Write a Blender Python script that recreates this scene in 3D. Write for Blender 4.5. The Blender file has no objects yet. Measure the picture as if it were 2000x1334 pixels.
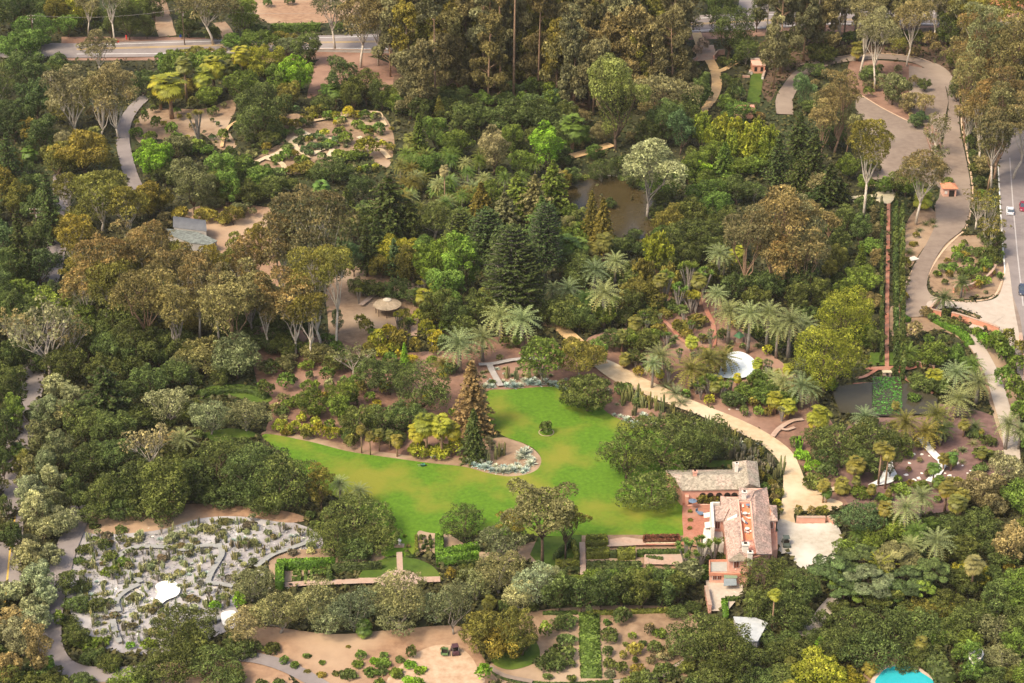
import bpy, math, random
import numpy as np
from mathutils import Vector, Matrix, geometry
R = math.radians
SC = bpy.context.scene
COL = SC.collection
# ---------------------------------------------------------------- camera
HC, PITCH, FPX = 176.0, R(27.0), 3600.0
cam_d = bpy.data.cameras.new("camera"); cam = bpy.data.objects.new("camera", cam_d); COL.objects.link(cam)
cam.location = (0, 0, HC); cam.rotation_euler = (R(90) - PITCH, 0, 0)
cam_d.sensor_width = 36; cam_d.lens = 36 * FPX / 2000; cam_d.clip_start = 1; cam_d.clip_end = 12000
SC.camera = cam
# ---------------------------------------------------------------- light
SUN_EL, SUN_AZ = 52, 232           # degrees; azimuth the light comes FROM, clockwise from +Y
w = bpy.data.worlds.new("World"); SC.world = w; w.use_nodes = True
nt = w.node_tree; bg = nt.nodes["Background"]
sky = nt.nodes.new("ShaderNodeTexSky"); sky.sky_type = 'NISHITA'; sky.sun_disc = False
sky.sun_elevation = R(SUN_EL); sky.sun_rotation = R(SUN_AZ); sky.air_density = 1.0; sky.dust_density = 5.0; sky.ozone_density = 0.2
nt.links.new(sky.outputs[0], bg.inputs[0]); bg.inputs[1].default_value = 0.15
ld = bpy.data.lights.new("sun", 'SUN'); sun = bpy.data.objects.new("sun", ld); COL.objects.link(sun)
ld.energy = 2.25; ld.angle = R(15); ld.color = (1.0, 0.86, 0.64)
ax, ay = math.sin(R(SUN_AZ)), math.cos(R(SUN_AZ))
d = Vector((ax * math.cos(R(SUN_EL)), ay * math.cos(R(SUN_EL)), math.sin(R(SUN_EL))))
sun.rotation_euler = d.to_track_quat('Z', 'Y').to_euler()
SC.view_settings.view_transform = 'Standard'; SC.view_settings.look = 'None'
SC.view_settings.exposure = 0.66; SC.view_settings.gamma = 1
SC.render.engine = 'CYCLES'
SC.cycles.max_bounces = 4; SC.cycles.diffuse_bounces = 2; SC.cycles.glossy_bounces = 2
SC.cycles.transmission_bounces = 3; SC.cycles.transparent_max_bounces = 4
SC.cycles.caustics_reflective = False; SC.cycles.caustics_refractive = False
SC.cycles.use_adaptive_sampling = True; SC.cycles.use_denoising = True
# ---------------------------------------------------------------- picture -> world
SP, CP = math.sin(PITCH), math.cos(PITCH)
def P(px, py, z=0.0):
    """point on the plane at height z that the photograph (2000 x 1334) shows at px, py"""
    dx = (px - 1000) / FPX; dz = (667 - py) / FPX
    dy = CP + dz * SP; dzz = -SP + dz * CP
    t = (z - HC) / dzz
    return Vector((dx * t, dy * t, z))
def project(x, y, z):
    dz = z - HC
    f = y * CP - dz * SP; u = y * SP + dz * CP
    return 1000 + FPX * x / f, 667 - FPX * u / f
def scale_at(y, z=0.0):
    return FPX / (y * CP - (z - HC) * SP)      # px per metre
def height_of(y, py):
    """height at which row py is seen at world distance y"""
    dz = (667 - py) / FPX; k = (-SP + dz * CP) / (CP + dz * SP)
    return HC + k * y
HAZE = 0.00005
# ---------------------------------------------------------------- materials
MATS = {}
def srgb(r, g, b):
    f = lambda c: (c / 255 / 12.92) if c < 10 else ((c / 255 + .055) / 1.055) ** 2.4
    return (f(r), f(g), f(b))
def mat(name, a, b=None, scale=0.5, rough=0.9, c=None, scale2=0.05, bump=0.0, detail=6, spec=0.2, contrast=1.0, metal=0.0, coat=0):
    """plain surface: two colours mixed by a noise in world space, a third in broad patches"""
    if name in MATS: return MATS[name]
    m = bpy.data.materials.new(name); m.use_nodes = True; MATS[name] = m
    nt = m.node_tree; N = nt.nodes; L = nt.links; p = N["Principled BSDF"]
    p.inputs["Roughness"].default_value = rough; p.inputs["Specular IOR Level"].default_value = spec
    p.inputs["Metallic"].default_value = metal
    b = b or tuple(x * .75 for x in a)
    geo = N.new("ShaderNodeNewGeometry")
    n1 = N.new("ShaderNodeTexNoise"); n1.inputs["Scale"].default_value = scale; n1.inputs["Detail"].default_value = detail
    n1.inputs["Roughness"].default_value = 0.65
    L.new(geo.outputs["Position"], n1.inputs["Vector"])
    r = N.new("ShaderNodeValToRGB"); r.color_ramp.elements[0].position = .5 - .18 / contrast; r.color_ramp.elements[1].position = .5 + .18 / contrast
    r.color_ramp.elements[0].color = (*b, 1); r.color_ramp.elements[1].color = (*a, 1)
    L.new(n1.outputs["Fac"], r.inputs[0]); out = r.outputs[0]
    if c:
        n2 = N.new("ShaderNodeTexNoise"); n2.inputs["Scale"].default_value = scale2; n2.inputs["Detail"].default_value = 4
        L.new(geo.outputs["Position"], n2.inputs["Vector"])
        r2 = N.new("ShaderNodeValToRGB"); r2.color_ramp.elements[0].position = .46; r2.color_ramp.elements[1].position = .64
        r2.color_ramp.elements[0].color = (0, 0, 0, 1); r2.color_ramp.elements[1].color = (1, 1, 1, 1)
        L.new(n2.outputs["Fac"], r2.inputs[0])
        mx = N.new("ShaderNodeMixRGB"); L.new(r2.outputs[0], mx.inputs[0]); L.new(out, mx.inputs[1]); mx.inputs[2].default_value = (*c, 1)
        out = mx.outputs[0]
    L.new(out, p.inputs["Base Color"])
    if bump:
        bp = N.new("ShaderNodeBump"); bp.inputs["Strength"].default_value = bump; bp.inputs["Distance"].default_value = .3
        L.new(n1.outputs["Fac"], bp.inputs["Height"]); L.new(bp.outputs[0], p.inputs["Normal"])
    if coat: p.inputs["Coat Weight"].default_value = coat
    return m
def foliage_mat(name, transl=0.25, nscale=0.9, var=0.5, rough=0.6):
    m = bpy.data.materials.new(name); m.use_nodes = True; MATS[name] = m
    nt = m.node_tree; N = nt.nodes; L = nt.links
    for n in list(N): N.remove(n)
    out = N.new("ShaderNodeOutputMaterial"); oi = N.new("ShaderNodeObjectInfo")
    tip = N.new("ShaderNodeAttribute"); tip.attribute_type = 'OBJECT'; tip.attribute_name = "tip_colour"
    va = N.new("ShaderNodeAttribute"); va.attribute_name = "leaf"           # x: shade of the single leaf, y: young growth
    sep = N.new("ShaderNodeSeparateColor"); L.new(va.outputs["Color"], sep.inputs[0])
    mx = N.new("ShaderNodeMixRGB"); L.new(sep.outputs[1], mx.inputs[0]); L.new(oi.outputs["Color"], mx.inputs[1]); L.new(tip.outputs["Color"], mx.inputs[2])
    geo = N.new("ShaderNodeNewGeometry"); ns = N.new("ShaderNodeTexNoise"); ns.inputs["Scale"].default_value = nscale; ns.inputs["Detail"].default_value = 2
    L.new(geo.outputs["Position"], ns.inputs["Vector"])
    mr = N.new("ShaderNodeMapRange"); mr.inputs["From Min"].default_value = .3; mr.inputs["From Max"].default_value = .7
    mr.inputs["To Min"].default_value = 1 - var * .6; mr.inputs["To Max"].default_value = 1 + var
    L.new(ns.outputs["Fac"], mr.inputs[0])
    mu = N.new("ShaderNodeMath"); mu.operation = 'MULTIPLY'; L.new(mr.outputs[0], mu.inputs[0]); L.new(sep.outputs[0], mu.inputs[1])
    mu2 = N.new("ShaderNodeMath"); mu2.operation = 'MULTIPLY'; L.new(mu.outputs[0], mu2.inputs[0]); mu2.inputs[1].default_value = 2.0
    vm = N.new("ShaderNodeVectorMath"); vm.operation = 'SCALE'; L.new(mx.outputs[0], vm.inputs[0]); L.new(mu2.outputs[0], vm.inputs["Scale"])
    p = N.new("ShaderNodeBsdfPrincipled"); p.inputs["Roughness"].default_value = rough; p.inputs["Specular IOR Level"].default_value = .25
    L.new(vm.outputs[0], p.inputs["Base Color"])
    t = N.new("ShaderNodeBsdfTranslucent"); L.new(vm.outputs[0], t.inputs[0])
    ms = N.new("ShaderNodeMixShader"); ms.inputs[0].default_value = transl
    L.new(p.outputs[0], ms.inputs[1]); L.new(t.outputs[0], ms.inputs[2]); L.new(ms.outputs[0], out.inputs[0])
    return m
LEAF = foliage_mat("foliage")
SPIKE = foliage_mat("spiky_leaves", transl=.12, var=.25, rough=.5)
def bark_mat(name, a, b): return mat(name, a, b, scale=1.6, rough=.9, spec=.1)
BARK = {'white': bark_mat("pale_bark", (.62, .56, .46), (.42, .34, .26)), 'tan': bark_mat("tan_bark", (.40, .26, .16), (.22, .14, .09)),
        'brown': bark_mat("brown_bark", (.16, .11, .075), (.08, .055, .04)), 'grey': bark_mat("grey_bark", (.34, .30, .25), (.2, .17, .14))}
def water_mat(name, col, rough=0.06, bump=.02, spec=.5):
    m = bpy.data.materials.new(name); m.use_nodes = True; nt = m.node_tree; p = nt.nodes["Principled BSDF"]
    geo = nt.nodes.new("ShaderNodeNewGeometry"); n = nt.nodes.new("ShaderNodeTexNoise"); n.inputs["Scale"].default_value = .35; n.inputs["Detail"].default_value = 5
    nt.links.new(geo.outputs["Position"], n.inputs["Vector"])
    r = nt.nodes.new("ShaderNodeValToRGB"); r.color_ramp.elements[0].color = (*[c * .75 for c in col], 1); r.color_ramp.elements[1].color = (*[min(1, c * 1.2) for c in col], 1)
    nt.links.new(n.outputs["Fac"], r.inputs[0]); nt.links.new(r.outputs[0], p.inputs["Base Color"])
    b = nt.nodes.new("ShaderNodeBump"); b.inputs["Strength"].default_value = bump; nt.links.new(n.outputs["Fac"], b.inputs["Height"]); nt.links.new(b.outputs[0], p.inputs["Normal"])
    p.inputs["Roughness"].default_value = rough; p.inputs["Specular IOR Level"].default_value = spec
    return m
# ---------------------------------------------------------------- objects
def tag(o, label=None, cat=None, group=None, kind=None):
    if label: o['label'] = label
    if cat: o['category'] = cat
    if group: o['group'] = group
    if kind: o['kind'] = kind
    return o
def link(name, me, m=None, parent=None, loc=None):
    if m is not None:
        me.materials.clear()
        for q in (m if isinstance(m, (list, tuple)) else [m]): me.materials.append(q)
    o = bpy.data.objects.new(name, me); COL.objects.link(o)
    if parent: o.parent = parent
    if loc is not None: o.location = loc
    return o
def empty(name, loc, rz=0.0):
    o = bpy.data.objects.new(name, None); COL.objects.link(o); o.location = loc; o.rotation_euler = (0, 0, rz); o.empty_display_size = .3
    return o
def np_mesh(name, V, F4=None, F3=None, leaf=None, smooth=False):
    """fast mesh from numpy arrays; leaf: (nverts,2) attribute"""
    me = bpy.data.meshes.new(name)
    V = np.asarray(V, dtype=np.float32)
    n4 = 0 if F4 is None else len(F4); n3 = 0 if F3 is None else len(F3)
    idx = []; tot = []
    if n4: idx.append(np.asarray(F4, dtype=np.int32).ravel()); tot.append(np.full(n4, 4, np.int32))
    if n3: idx.append(np.asarray(F3, dtype=np.int32).ravel()); tot.append(np.full(n3, 3, np.int32))
    idx = np.concatenate(idx); tot = np.concatenate(tot)
    me.vertices.add(len(V)); me.vertices.foreach_set("co", V.ravel())
    me.loops.add(len(idx)); me.loops.foreach_set("vertex_index", idx)
    me.polygons.add(len(tot)); st = np.concatenate(([0], np.cumsum(tot)[:-1])).astype(np.int32)
    me.polygons.foreach_set("loop_start", st)
    if smooth: me.polygons.foreach_set("use_smooth", np.ones(len(tot), bool))
    if leaf is not None:
        a = me.attributes.new("leaf", 'FLOAT_COLOR', 'POINT')
        c = np.zeros((len(V), 4), np.float32); c[:, 0] = leaf[:, 0]; c[:, 1] = leaf[:, 1]; c[:, 3] = 1
        a.data.foreach_set("color", c.ravel())
    me.update(calc_edges=True)
    return me
class MB:
    """collects boxes, prisms, tubes into one mesh"""
    def __init__(s): s.v = []; s.f = []
    def add(s, vs, fs):
        k = len(s.v); s.v += [tuple(v) for v in vs]; s.f += [tuple(i + k for i in f) for f in fs]; return s
    def box(s, c, size, rz=0, taper=1.0):
        x, y, z = size[0] / 2, size[1] / 2, size[2] / 2; cs, sn = math.cos(rz), math.sin(rz); vs = []
        for k, zz in enumerate((-z, z)):
            t = taper if k else 1
            for a, b in ((-x, -y), (x, -y), (x, y), (-x, y)):
                a, b = a * t, b * t; vs.append((c[0] + a * cs - b * sn, c[1] + a * sn + b * cs, c[2] + zz))
        return s.add(vs, [(0, 3, 2, 1), (4, 5, 6, 7), (0, 1, 5, 4), (1, 2, 6, 5), (2, 3, 7, 6), (3, 0, 4, 7)])
    def prism(s, pts, z0, z1):
        n = len(pts); vs = [(p[0], p[1], z0) for p in pts] + [(p[0], p[1], z1) for p in pts]
        return s.add(vs, [tuple(range(n - 1, -1, -1)), tuple(range(n, 2 * n))] + [(i, (i + 1) % n, (i + 1) % n + n, i + n) for i in range(n)])
    def slab(s, pts, t=.18):
        """face through 3-D points with thickness t downwards"""
        n = len(pts); vs = [tuple(p) for p in pts] + [(p[0], p[1], p[2] - t) for p in pts]
        return s.add(vs, [tuple(range(n)), tuple(range(2 * n - 1, n - 1, -1))] + [(i, i + n, (i + 1) % n + n, (i + 1) % n) for i in range(n)])
    def tube(s, pts, rad, n=6, cap=True):
        rings = []
        for i, p in enumerate(pts):
            p = Vector(p); a = Vector(pts[max(0, i - 1)]); b = Vector(pts[min(len(pts) - 1, i + 1)])
            d = (b - a); d = d.normalized() if d.length > 1e-6 else Vector((0, 0, 1))
            u = d.cross(Vector((0, 1, 0)) if abs(d.y) < .9 else Vector((1, 0, 0))).normalized(); v = d.cross(u)
            r = rad[i] if isinstance(rad, (list, tuple)) else rad
            rings.append([p + (u * math.cos(2 * math.pi * k / n) + v * math.sin(2 * math.pi * k / n)) * r for k in range(n)])
        vs = [q for r_ in rings for q in r_]; fs = []
        for i in range(len(pts) - 1):
            for k in range(n): fs.append((i * n + k, i * n + (k + 1) % n, (i + 1) * n + (k + 1) % n, (i + 1) * n + k))
        if cap: fs += [tuple(range(n - 1, -1, -1)), tuple((len(pts) - 1) * n + k for k in range(n))]
        return s.add(vs, fs)
    def lathe(s, c, prof, n=16):
        vs = []; fs = []
        for r_, z in prof:
            for k in range(n): vs.append((c[0] + r_ * math.cos(2 * math.pi * k / n), c[1] + r_ * math.sin(2 * math.pi * k / n), c[2] + z))
        for i in range(len(prof) - 1):
            for k in range(n): fs.append((i * n + k, i * n + (k + 1) % n, (i + 1) * n + (k + 1) % n, (i + 1) * n + k))
        fs += [tuple(range(n - 1, -1, -1)), tuple((len(prof) - 1) * n + k for k in range(n))]
        return s.add(vs, fs)
    def build(s, name, m, parent=None, origin=None, smooth=False):
        me = bpy.data.meshes.new(name); o_ = Vector(origin) if origin is not None else Vector((0, 0, 0))
        me.from_pydata([tuple(Vector(v) - o_) for v in s.v], [], s.f)
        if smooth: me.polygons.foreach_set("use_smooth", [True] * len(me.polygons))
        me.update()
        return link(name, me, m, parent, None if parent else o_)
def catmull(pts, closed, n=5):
    out = []; k = len(pts)
    rng_ = range(k) if closed else range(k - 1)
    for i in rng_:
        g = lambda j: np.array(pts[j % k] if closed else pts[min(max(j, 0), k - 1)], float)
        p0, p1, p2, p3 = g(i - 1), g(i), g(i + 1), g(i + 2)
        for t in np.arange(n) / n:
            out.append(tuple(.5 * (2 * p1 + (p2 - p0) * t + (2 * p0 - 5 * p1 + 4 * p2 - p3) * t * t + (3 * p1 - p0 - 3 * p2 + p3) * t ** 3)))
    if not closed: out.append(tuple(pts[-1]))
    return out
NOGO = []; NOGO_NAMES = []       # picture polygons kept free of the filler trees
def pts_of(s): 
    return [tuple(float(q) for q in p.split(',')) for p in s.split()]
def sheet(name, pts, z, m, smooth=True, label=None, cat=None, nogo=True, kind='structure', thick=0):
    if isinstance(pts, str): pts = pts_of(pts)
    if smooth: pts = catmull(pts, True)
    if nogo: NOGO.append(pts); NOGO_NAMES.append(name)
    W = [P(x, y, 0) for x, y in pts]
    for q in W: q.z = z
    tris = geometry.tessellate_polygon([W]); me = bpy.data.meshes.new(name)
    fs = []
    for t in tris:
        a, b, c = (W[i] for i in t)
        fs.append(tuple(t) if (b - a).cross(c - a).z > 0 else tuple(reversed(t)))
    me.from_pydata([tuple(q) for q in W], [], fs); me.update()
    o = link(name, me, m); tag(o, label, cat, None, kind); return o
def ribbon_pts(pts, wid, closed=False):
    """pts world 2-D, wid metres -> left and right edge"""
    L_, R_ = [], []; n = len(pts)
    for i in range(n):
        a = Vector(pts[(i - 1) % n if closed else max(0, i - 1)]); b = Vector(pts[(i + 1) % n if closed else min(n - 1, i + 1)])
        d = (b - a).normalized(); w_ = wid[i] if isinstance(wid, list) else wid
        nrm = Vector((-d.y, d.x)) * w_ / 2; c = Vector(pts[i]); L_.append(c + nrm); R_.append(c - nrm)
    return L_, R_
def ribbon(name, pts, wid, z, m, label=None, cat=None, smooth=True, closed=False, kind='structure', h=0, nogo=True, zpix=0):
    """path along picture points, wid in metres (number) ; h > 0 makes it a raised strip"""
    if isinstance(pts, str): pts = pts_of(pts)
    if smooth: pts = catmull(pts, closed, 6)
    Wp = [P(x, y, zpix).xy for x, y in pts]
    L_, R_ = ribbon_pts(Wp, wid, closed)
    n = len(L_)
    if nogo:
        pl = [project(q.x, q.y, 0) for q in L_] + [project(q.x, q.y, 0) for q in reversed(R_)]
        NOGO.append(pl); NOGO_NAMES.append(name)
    vs = [(q.x, q.y, z) for q in L_] + [(q.x, q.y, z) for q in R_]
    rg = range(n) if closed else range(n - 1)
    fs = [(i, i + n, (i + 1) % n + n, (i + 1) % n) for i in rg]
    if h:
        vs = [(x, y, z + h) for x, y, _ in vs] + [(x, y, z) for x, y, _ in vs]
        fs += [(i, (i + 1) % n, (i + 1) % n + 2 * n, i + 2 * n) for i in rg] + [(i + n, i + 3 * n, (i + 1) % n + 3 * n, (i + 1) % n + n) for i in rg]
        if not closed: fs += [(0, 2 * n, 3 * n, n), (n - 1, 2 * n - 1, 4 * n - 1, 3 * n - 1)]
    me = bpy.data.meshes.new(name); me.from_pydata(vs, [], fs); me.update()
    o = link(name, me, m); tag(o, label, cat, None, kind); return o
# ================================================================ ground, roads, paths, water
M_earth = mat("earth", (.062, .060, .028), (.034, .036, .016), .5, c=(.045, .058, .02), scale2=.03)
M_lawn = mat("lawn_grass", (.118, .228, .014), (.070, .148, .010), 1.3, c=(.205, .215, .026), scale2=.085, bump=.3, detail=8)
M_lawn2 = mat("deep_lawn", (.080, .135, .016), (.05, .085, .012), 1.1, c=(.10, .14, .02), scale2=.2, bump=.3)
M_orange = mat("orange_soil", (.40, .25, .15), (.24, .14, .085), .6, c=(.44, .31, .20), scale2=.05, detail=8)
M_pink = mat("pink_soil", (.35, .235, .145), (.20, .13, .08), .6, c=(.41, .30, .20), scale2=.06, detail=8)
M_red = mat("red_mulch", (.27, .15, .10), (.15, .085, .06), .7, c=(.33, .20, .14), scale2=.08, detail=8)
M_dust = mat("purple_gravel", (.40, .375, .37), (.26, .235, .23), .9, c=(.44, .42, .415), scale2=.07, detail=9)
M_sand = mat("sandy_path", (.58, .45, .28), (.46, .335, .20), .8, c=(.62, .51, .345), scale2=.1)
M_tan = mat("tan_path", (.68, .47, .24), (.54, .34, .16), .7)
M_gravel = mat("pale_gravel", (.54, .49, .40), (.40, .35, .27), 1.2, c=(.60, .56, .48), scale2=.12, detail=9)
M_asph = mat("grey_asphalt", (.255, .22, .205), (.20, .17, .16), .5, c=(.29, .25, .23), scale2=.06, detail=8)
M_drive = mat("drive_asphalt", (.27, .21, .165), (.205, .155, .12), .6, c=(.33, .26, .20), scale2=.05, detail=8)
M_apron = mat("apron_paving", (.50, .43, .35), (.42, .35, .28), .6, c=(.46, .38, .31), scale2=.08)
M_white = mat("white_paint", (.80, .79, .74), (.68, .66, .60), 1.5)
M_yellow = mat("yellow_paint", (.74, .48, .10), (.60, .38, .08), 1.5)
M_kerb = mat("kerb_stone", (.66, .48, .32), (.52, .36, .24), 1.0)
M_brick = mat("brick_paving", (.44, .19, .125), (.30, .125, .08), 2.5, c=(.40, .22, .15), scale2=.3)
M_pav = mat("peach_paving", (.50, .34, .25), (.37, .25, .18), 1.5, c=(.43, .32, .24), scale2=.4)
M_blue = mat("blue_glass_gravel", (.345, .345, .32), (.25, .245, .225), 1.4, detail=9)
M_cream = mat("cream_paving", (.62, .54, .36), (.5, .43, .28), 1.2)
M_conc = mat("grey_concrete", (.42, .39, .35), (.32, .29, .26), .8)
M_shell = mat("white_shell_rim", (.85, .84, .80), (.7, .69, .65), 2)
M_lily = mat("lily_leaves", (.07, .22, .03), (.02, .09, .012), 2.2, c=(.13, .28, .05), scale2=.5)
Z = iter([.02 + .006 * i for i in range(400)])
nz = lambda: next(Z)
# one sheet to the horizon
me = bpy.data.meshes.new("ground"); s_ = 6000
me.from_pydata([(-s_, -s_, 0), (s_, -s_, 0), (s_, s_, 0), (-s_, s_, 0)], [], [(0, 1, 2, 3)]); tag(link("ground", me, M_earth), kind='structure')
S = lambda n, p, m, **k: sheet(n, p, nz(), m, **k)
B = lambda n, p, w_, m, **k: ribbon(n, p, w_, nz(), m, **k)
# bare soils
S("orange_field", "470,-60 700,-60 700,18 655,42 590,46 530,46 500,34 490,10", M_orange)
S("verge", "120,72 330,72 520,76 760,72 1000,70 1400,50 1500,52 1700,48 1990,46 1990,58 1700,60 1500,70 1400,76 1000,90 760,108 520,122 330,118 120,118", M_red, smooth=False)
S("slope_soil", "625,115 700,108 770,130 800,185 760,190 700,170 660,165 620,185 600,190 610,150", M_red)
S("garden_soil", "290,212 330,212 400,212 452,195 460,215 445,250 462,285 430,292 395,262 360,275 300,272 275,280 262,262 268,235", M_pink)
S("garden_soil", "545,232 580,222 605,232 640,222 700,216 745,222 770,270 760,325 735,318 700,300 640,330 560,342 500,332 488,318 530,290 560,268", M_pink)
S("grove_soil", "770,150 900,150 1050,160 1150,170 1150,215 1050,222 940,215 820,225", mat("litter_soil", (.17, .105, .065), (.09, .06, .04), .7), nogo=False)
S("yard_soil", "360,415 400,400 450,396 500,402 540,415 530,470 560,560 470,530 420,500 400,470 340,440", M_orange)
S("yard_soil", "640,555 690,520 740,535 820,560 842,600 815,650 760,660 700,680 650,672 640,620", M_pink)
S("bed_soil", "500,640 650,660 740,690 900,690 905,760 940,850 1000,880 1056,905 1040,925 1000,932 910,914 840,907 760,894 680,884 560,860 520,845 530,800 500,740", M_red)
S("lawn_edge_soil", "520,843 600,852 680,870 720,880 760,885 820,892 905,893 935,865 985,855 1025,868 1050,885 1058,905 1042,924 1000,933 955,927 905,914 835,907 755,896 675,885 600,866 520,856", M_pink)
S("agave_soil", "895,690 960,660 1060,660 1120,700 1170,720 1220,745 1290,790 1300,830 1235,835 1190,815 1100,758 1000,765 945,765 900,760", M_red)
S("cactus_bed_soil", "1150,660 1260,640 1400,660 1500,690 1560,740 1600,790 1660,880 1700,950 1640,990 1590,960 1565,915 1500,850 1380,795 1240,735 1160,705", M_red)
S("cycad_bed_soil", "1640,850 1760,790 1900,800 1970,840 1975,930 1900,960 1850,1000 1700,1000 1640,960", mat("dark_mulch", (.22, .13, .11), (.13, .075, .065), .8, c=(.27, .17, .14), scale2=.1, detail=9))
S("aloe_bed_soil", "1240,585 1330,570 1400,575 1420,620 1500,690 1430,700 1330,700 1290,665", M_red)
S("entrance_bed_soil", "1835,470 1960,470 1965,560 1940,578 1870,585 1830,575 1815,545", M_pink)
S("drive_bed_soil", "1768,440 1800,400 1830,420 1828,450 1800,490 1770,530 1762,480", M_pink)
S("hedge_bed_soil", "1740,600 1800,600 1880,640 1960,700 1990,800 1990,900 1960,870 1930,780 1900,690 1850,650 1800,650 1745,660", M_pink)
S("loop_soil", "1660,120 1700,118 1790,126 1800,150 1790,240 1810,290 1790,300 1710,220 1660,180", M_red)
S("grove_floor", "1500,75 1700,62 1880,60 1920,140 1880,180 1850,140 1790,112 1700,106 1600,110 1530,160 1500,200 1480,140", MATS["litter_soil"], nogo=False)
S("purple_gravel_bed", "165,1035 300,1032 390,1010 470,1003 560,1018 625,1045 620,1085 545,1092 470,1120 460,1180 470,1215 430,1240 330,1275 230,1275 165,1240 130,1170 140,1090", M_dust)
S("red_bank", "175,1000 380,985 470,990 560,1000 600,1015 560,1022 470,1010 390,1014 300,1038 170,1042", M_orange)
S("clay_yard", "500,1225 650,1240 780,1230 900,1225 935,1270 940,1345 620,1345 560,1300 500,1275", M_orange)
S("clay_yard_patch", "795,1290 850,1262 900,1268 930,1300 935,1345 760,1345", mat("pale_clay", (.56, .41, .28), (.40, .26, .16), .8))
S("orchard_soil", "1035,1196 1340,1192 1350,1300 1310,1330 1100,1345 1000,1345 950,1310 1010,1250", M_pink)
S("terrace_soil", "545,1080 770,1075 940,1095 1080,1100 1340,1110 1345,1035 1140,1045 1040,1060 945,1080 860,1035 815,1030 800,1085 640,1110 545,1140", M_pink)
S("drive_side_soil", "300,1300 470,1270 560,1345 180,1345 130,1320", M_orange)
S("pool_side_soil", "1690,1345 1700,1300 1740,1280 1790,1290 1850,1345", M_pink)
# lawns
S("lawn", "512,850 600,863 680,883 760,895 840,906 905,913 955,926 1000,932 1042,923 1057,905 1050,884 1025,868 990,856 962,838 953,815 950,790 952,765 1000,762 1060,757 1110,758 1150,775 1190,810 1235,830 1290,845 1330,900 1340,960 1332,1000 1334,1047 1240,1046 1150,1047 1060,1049 860,1044 816,1040 812,1084 748,1087 745,1050 700,1000 620,950 560,895", M_lawn)
S("lawn", "395,850 450,838 500,848 480,860 430,866", M_lawn2)
S("lawn", "385,765 440,752 500,757 532,780 500,790 440,772 392,780", M_lawn2)
S("lawn", "1050,1052 1136,1046 1134,1112 1060,1112 1035,1085", M_lawn2, smooth=False)
S("lawn", "1375,902 1430,900 1440,912 1375,915", M_lawn2, smooth=False)
S("lawn", "1458,200 1468,143 1492,143 1484,203", M_lawn2, smooth=False)
S("lawn", "975,1262 1040,1250 1052,1290 1000,1310 960,1295", M_lawn2)
S("lawn", "1700,690 1765,690 1765,715 1695,715", M_lawn2, smooth=False)
# roads
S("road", "-60,84 150,86 640,70 760,67 1380,30 1500,24 2060,20 2060,52 1610,50 1500,57 1380,64 760,101 640,98 300,112 150,114 -60,114", M_asph, smooth=False)
S("side_road", "1440,30 1452,-60 1500,-60 1500,28", M_asph, smooth=False)
for p_ in ("150,90 640,74.5 760,71 1380,36 1500,30 2060,25", "150,107 300,106 640,95.5 760,97 1380,60 1500,54 1610,47.5 2060,47"):
    B("road_line", p_, .35, M_white, smooth=False, nogo=False)
for dy in (-.9, 1.1):
    B("road_line", " ".join(f"{x},{y+dy}" for x, y in ((150, 97.5), (640, 84), (760, 82), (1380, 47), (1500, 41), (2060, 36))), .28, M_yellow, smooth=False, nogo=False)
B("dirt_track", "328,72 322,55 316,30 300,-20", 5.5, M_pink)
B("dirt_track", "452,85 440,60 428,45", 4, M_pink)
S("highway", "1950,300 1952,380 1958,470 1967,560 1976,640 1990,760 2090,790 2075,560 2050,300 2030,235 1960,240", M_asph, smooth=False)
B("highway_line", "1949,320 1953,400 1958,480 1965,560 1974,640", .3, M_white, smooth=False, nogo=False)
B("highway_line", "1972,310 1978,400 1987,500 1998,600", .25, mat("worn_paint", (.5, .47, .44), (.4, .36, .34), 2), smooth=False, nogo=False)
S("drive", "1838,150 1852,190 1848,250 1838,300 1835,380 1827,400 1826,440 1808,480 1785,520 1772,560 1764,590 1764,618 1800,620 1830,608 1870,600 1880,605 1925,626 1960,660 1990,720 1995,640 1972,560 1968,520 1958,560 1945,584 1910,592 1860,590 1822,580 1810,560 1818,525 1845,480 1880,450 1892,420 1896,370 1884,300 1874,250 1872,190 1856,145 1825,125", M_drive)
S("apron", "1815,590 1860,592 1910,592 1945,584 1958,560 1968,515 1980,600 1996,700 1960,660 1925,626 1870,604 1815,606", M_apron)
B("drive", "1852,170 1830,140 1790,120 1740,113 1690,113 1620,122 1570,142 1545,170 1532,195 1533,225", 4.8, M_drive)
S("parking", "1672,182 1720,212 1765,235 1805,250 1838,250 1838,370 1790,350 1740,365 1700,350 1690,300 1695,262 1670,230", M_drive, smooth=False)
S("parking", "1775,130 1840,140 1852,200 1840,260 1775,235", M_drive, smooth=False)
B("drive", "285,190 262,212 245,240 240,275 246,310 256,345 268,372", 3.6, M_asph)
B("road", "122,340 120,390 112,450 104,520 92,560 80,620 70,700 62,760 44,840 25,930 20,1010 18,1090 12,1160", [4.6] * 73, M_asph, nogo=False)
NOGO += [pts_of(s) for s in ("112,365 128,365 122,425 106,425", "92,480 118,480 118,540 130,548 68,548 88,530", "55,735 76,735 72,800 48,800", "8,930 36,930 34,1000 10,1000", "-10,1070 42,1075 38,1145 -10,1145")]; NOGO_NAMES += ["road"] * 5
B("road_line", "30,1010 20,1080 14,1140 10,1180", .3, M_yellow, nogo=False)
B("drive", "160,990 152,1020 128,1080 112,1140 100,1200 98,1260 118,1300 160,1318 230,1320 300,1316", 3.8, M_asph)
B("drive", "455,1284 500,1288 545,1300 590,1320 640,1350", 2.6, M_asph)
B("driveway", "1632,1172 1612,1195 1595,1218 1565,1245", 2.4, M_apron)
B("garden_path", "1950,615 1895,655 1915,690 1940,740 1955,790 1972,850 1978,920", 3.0, M_apron)
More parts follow.
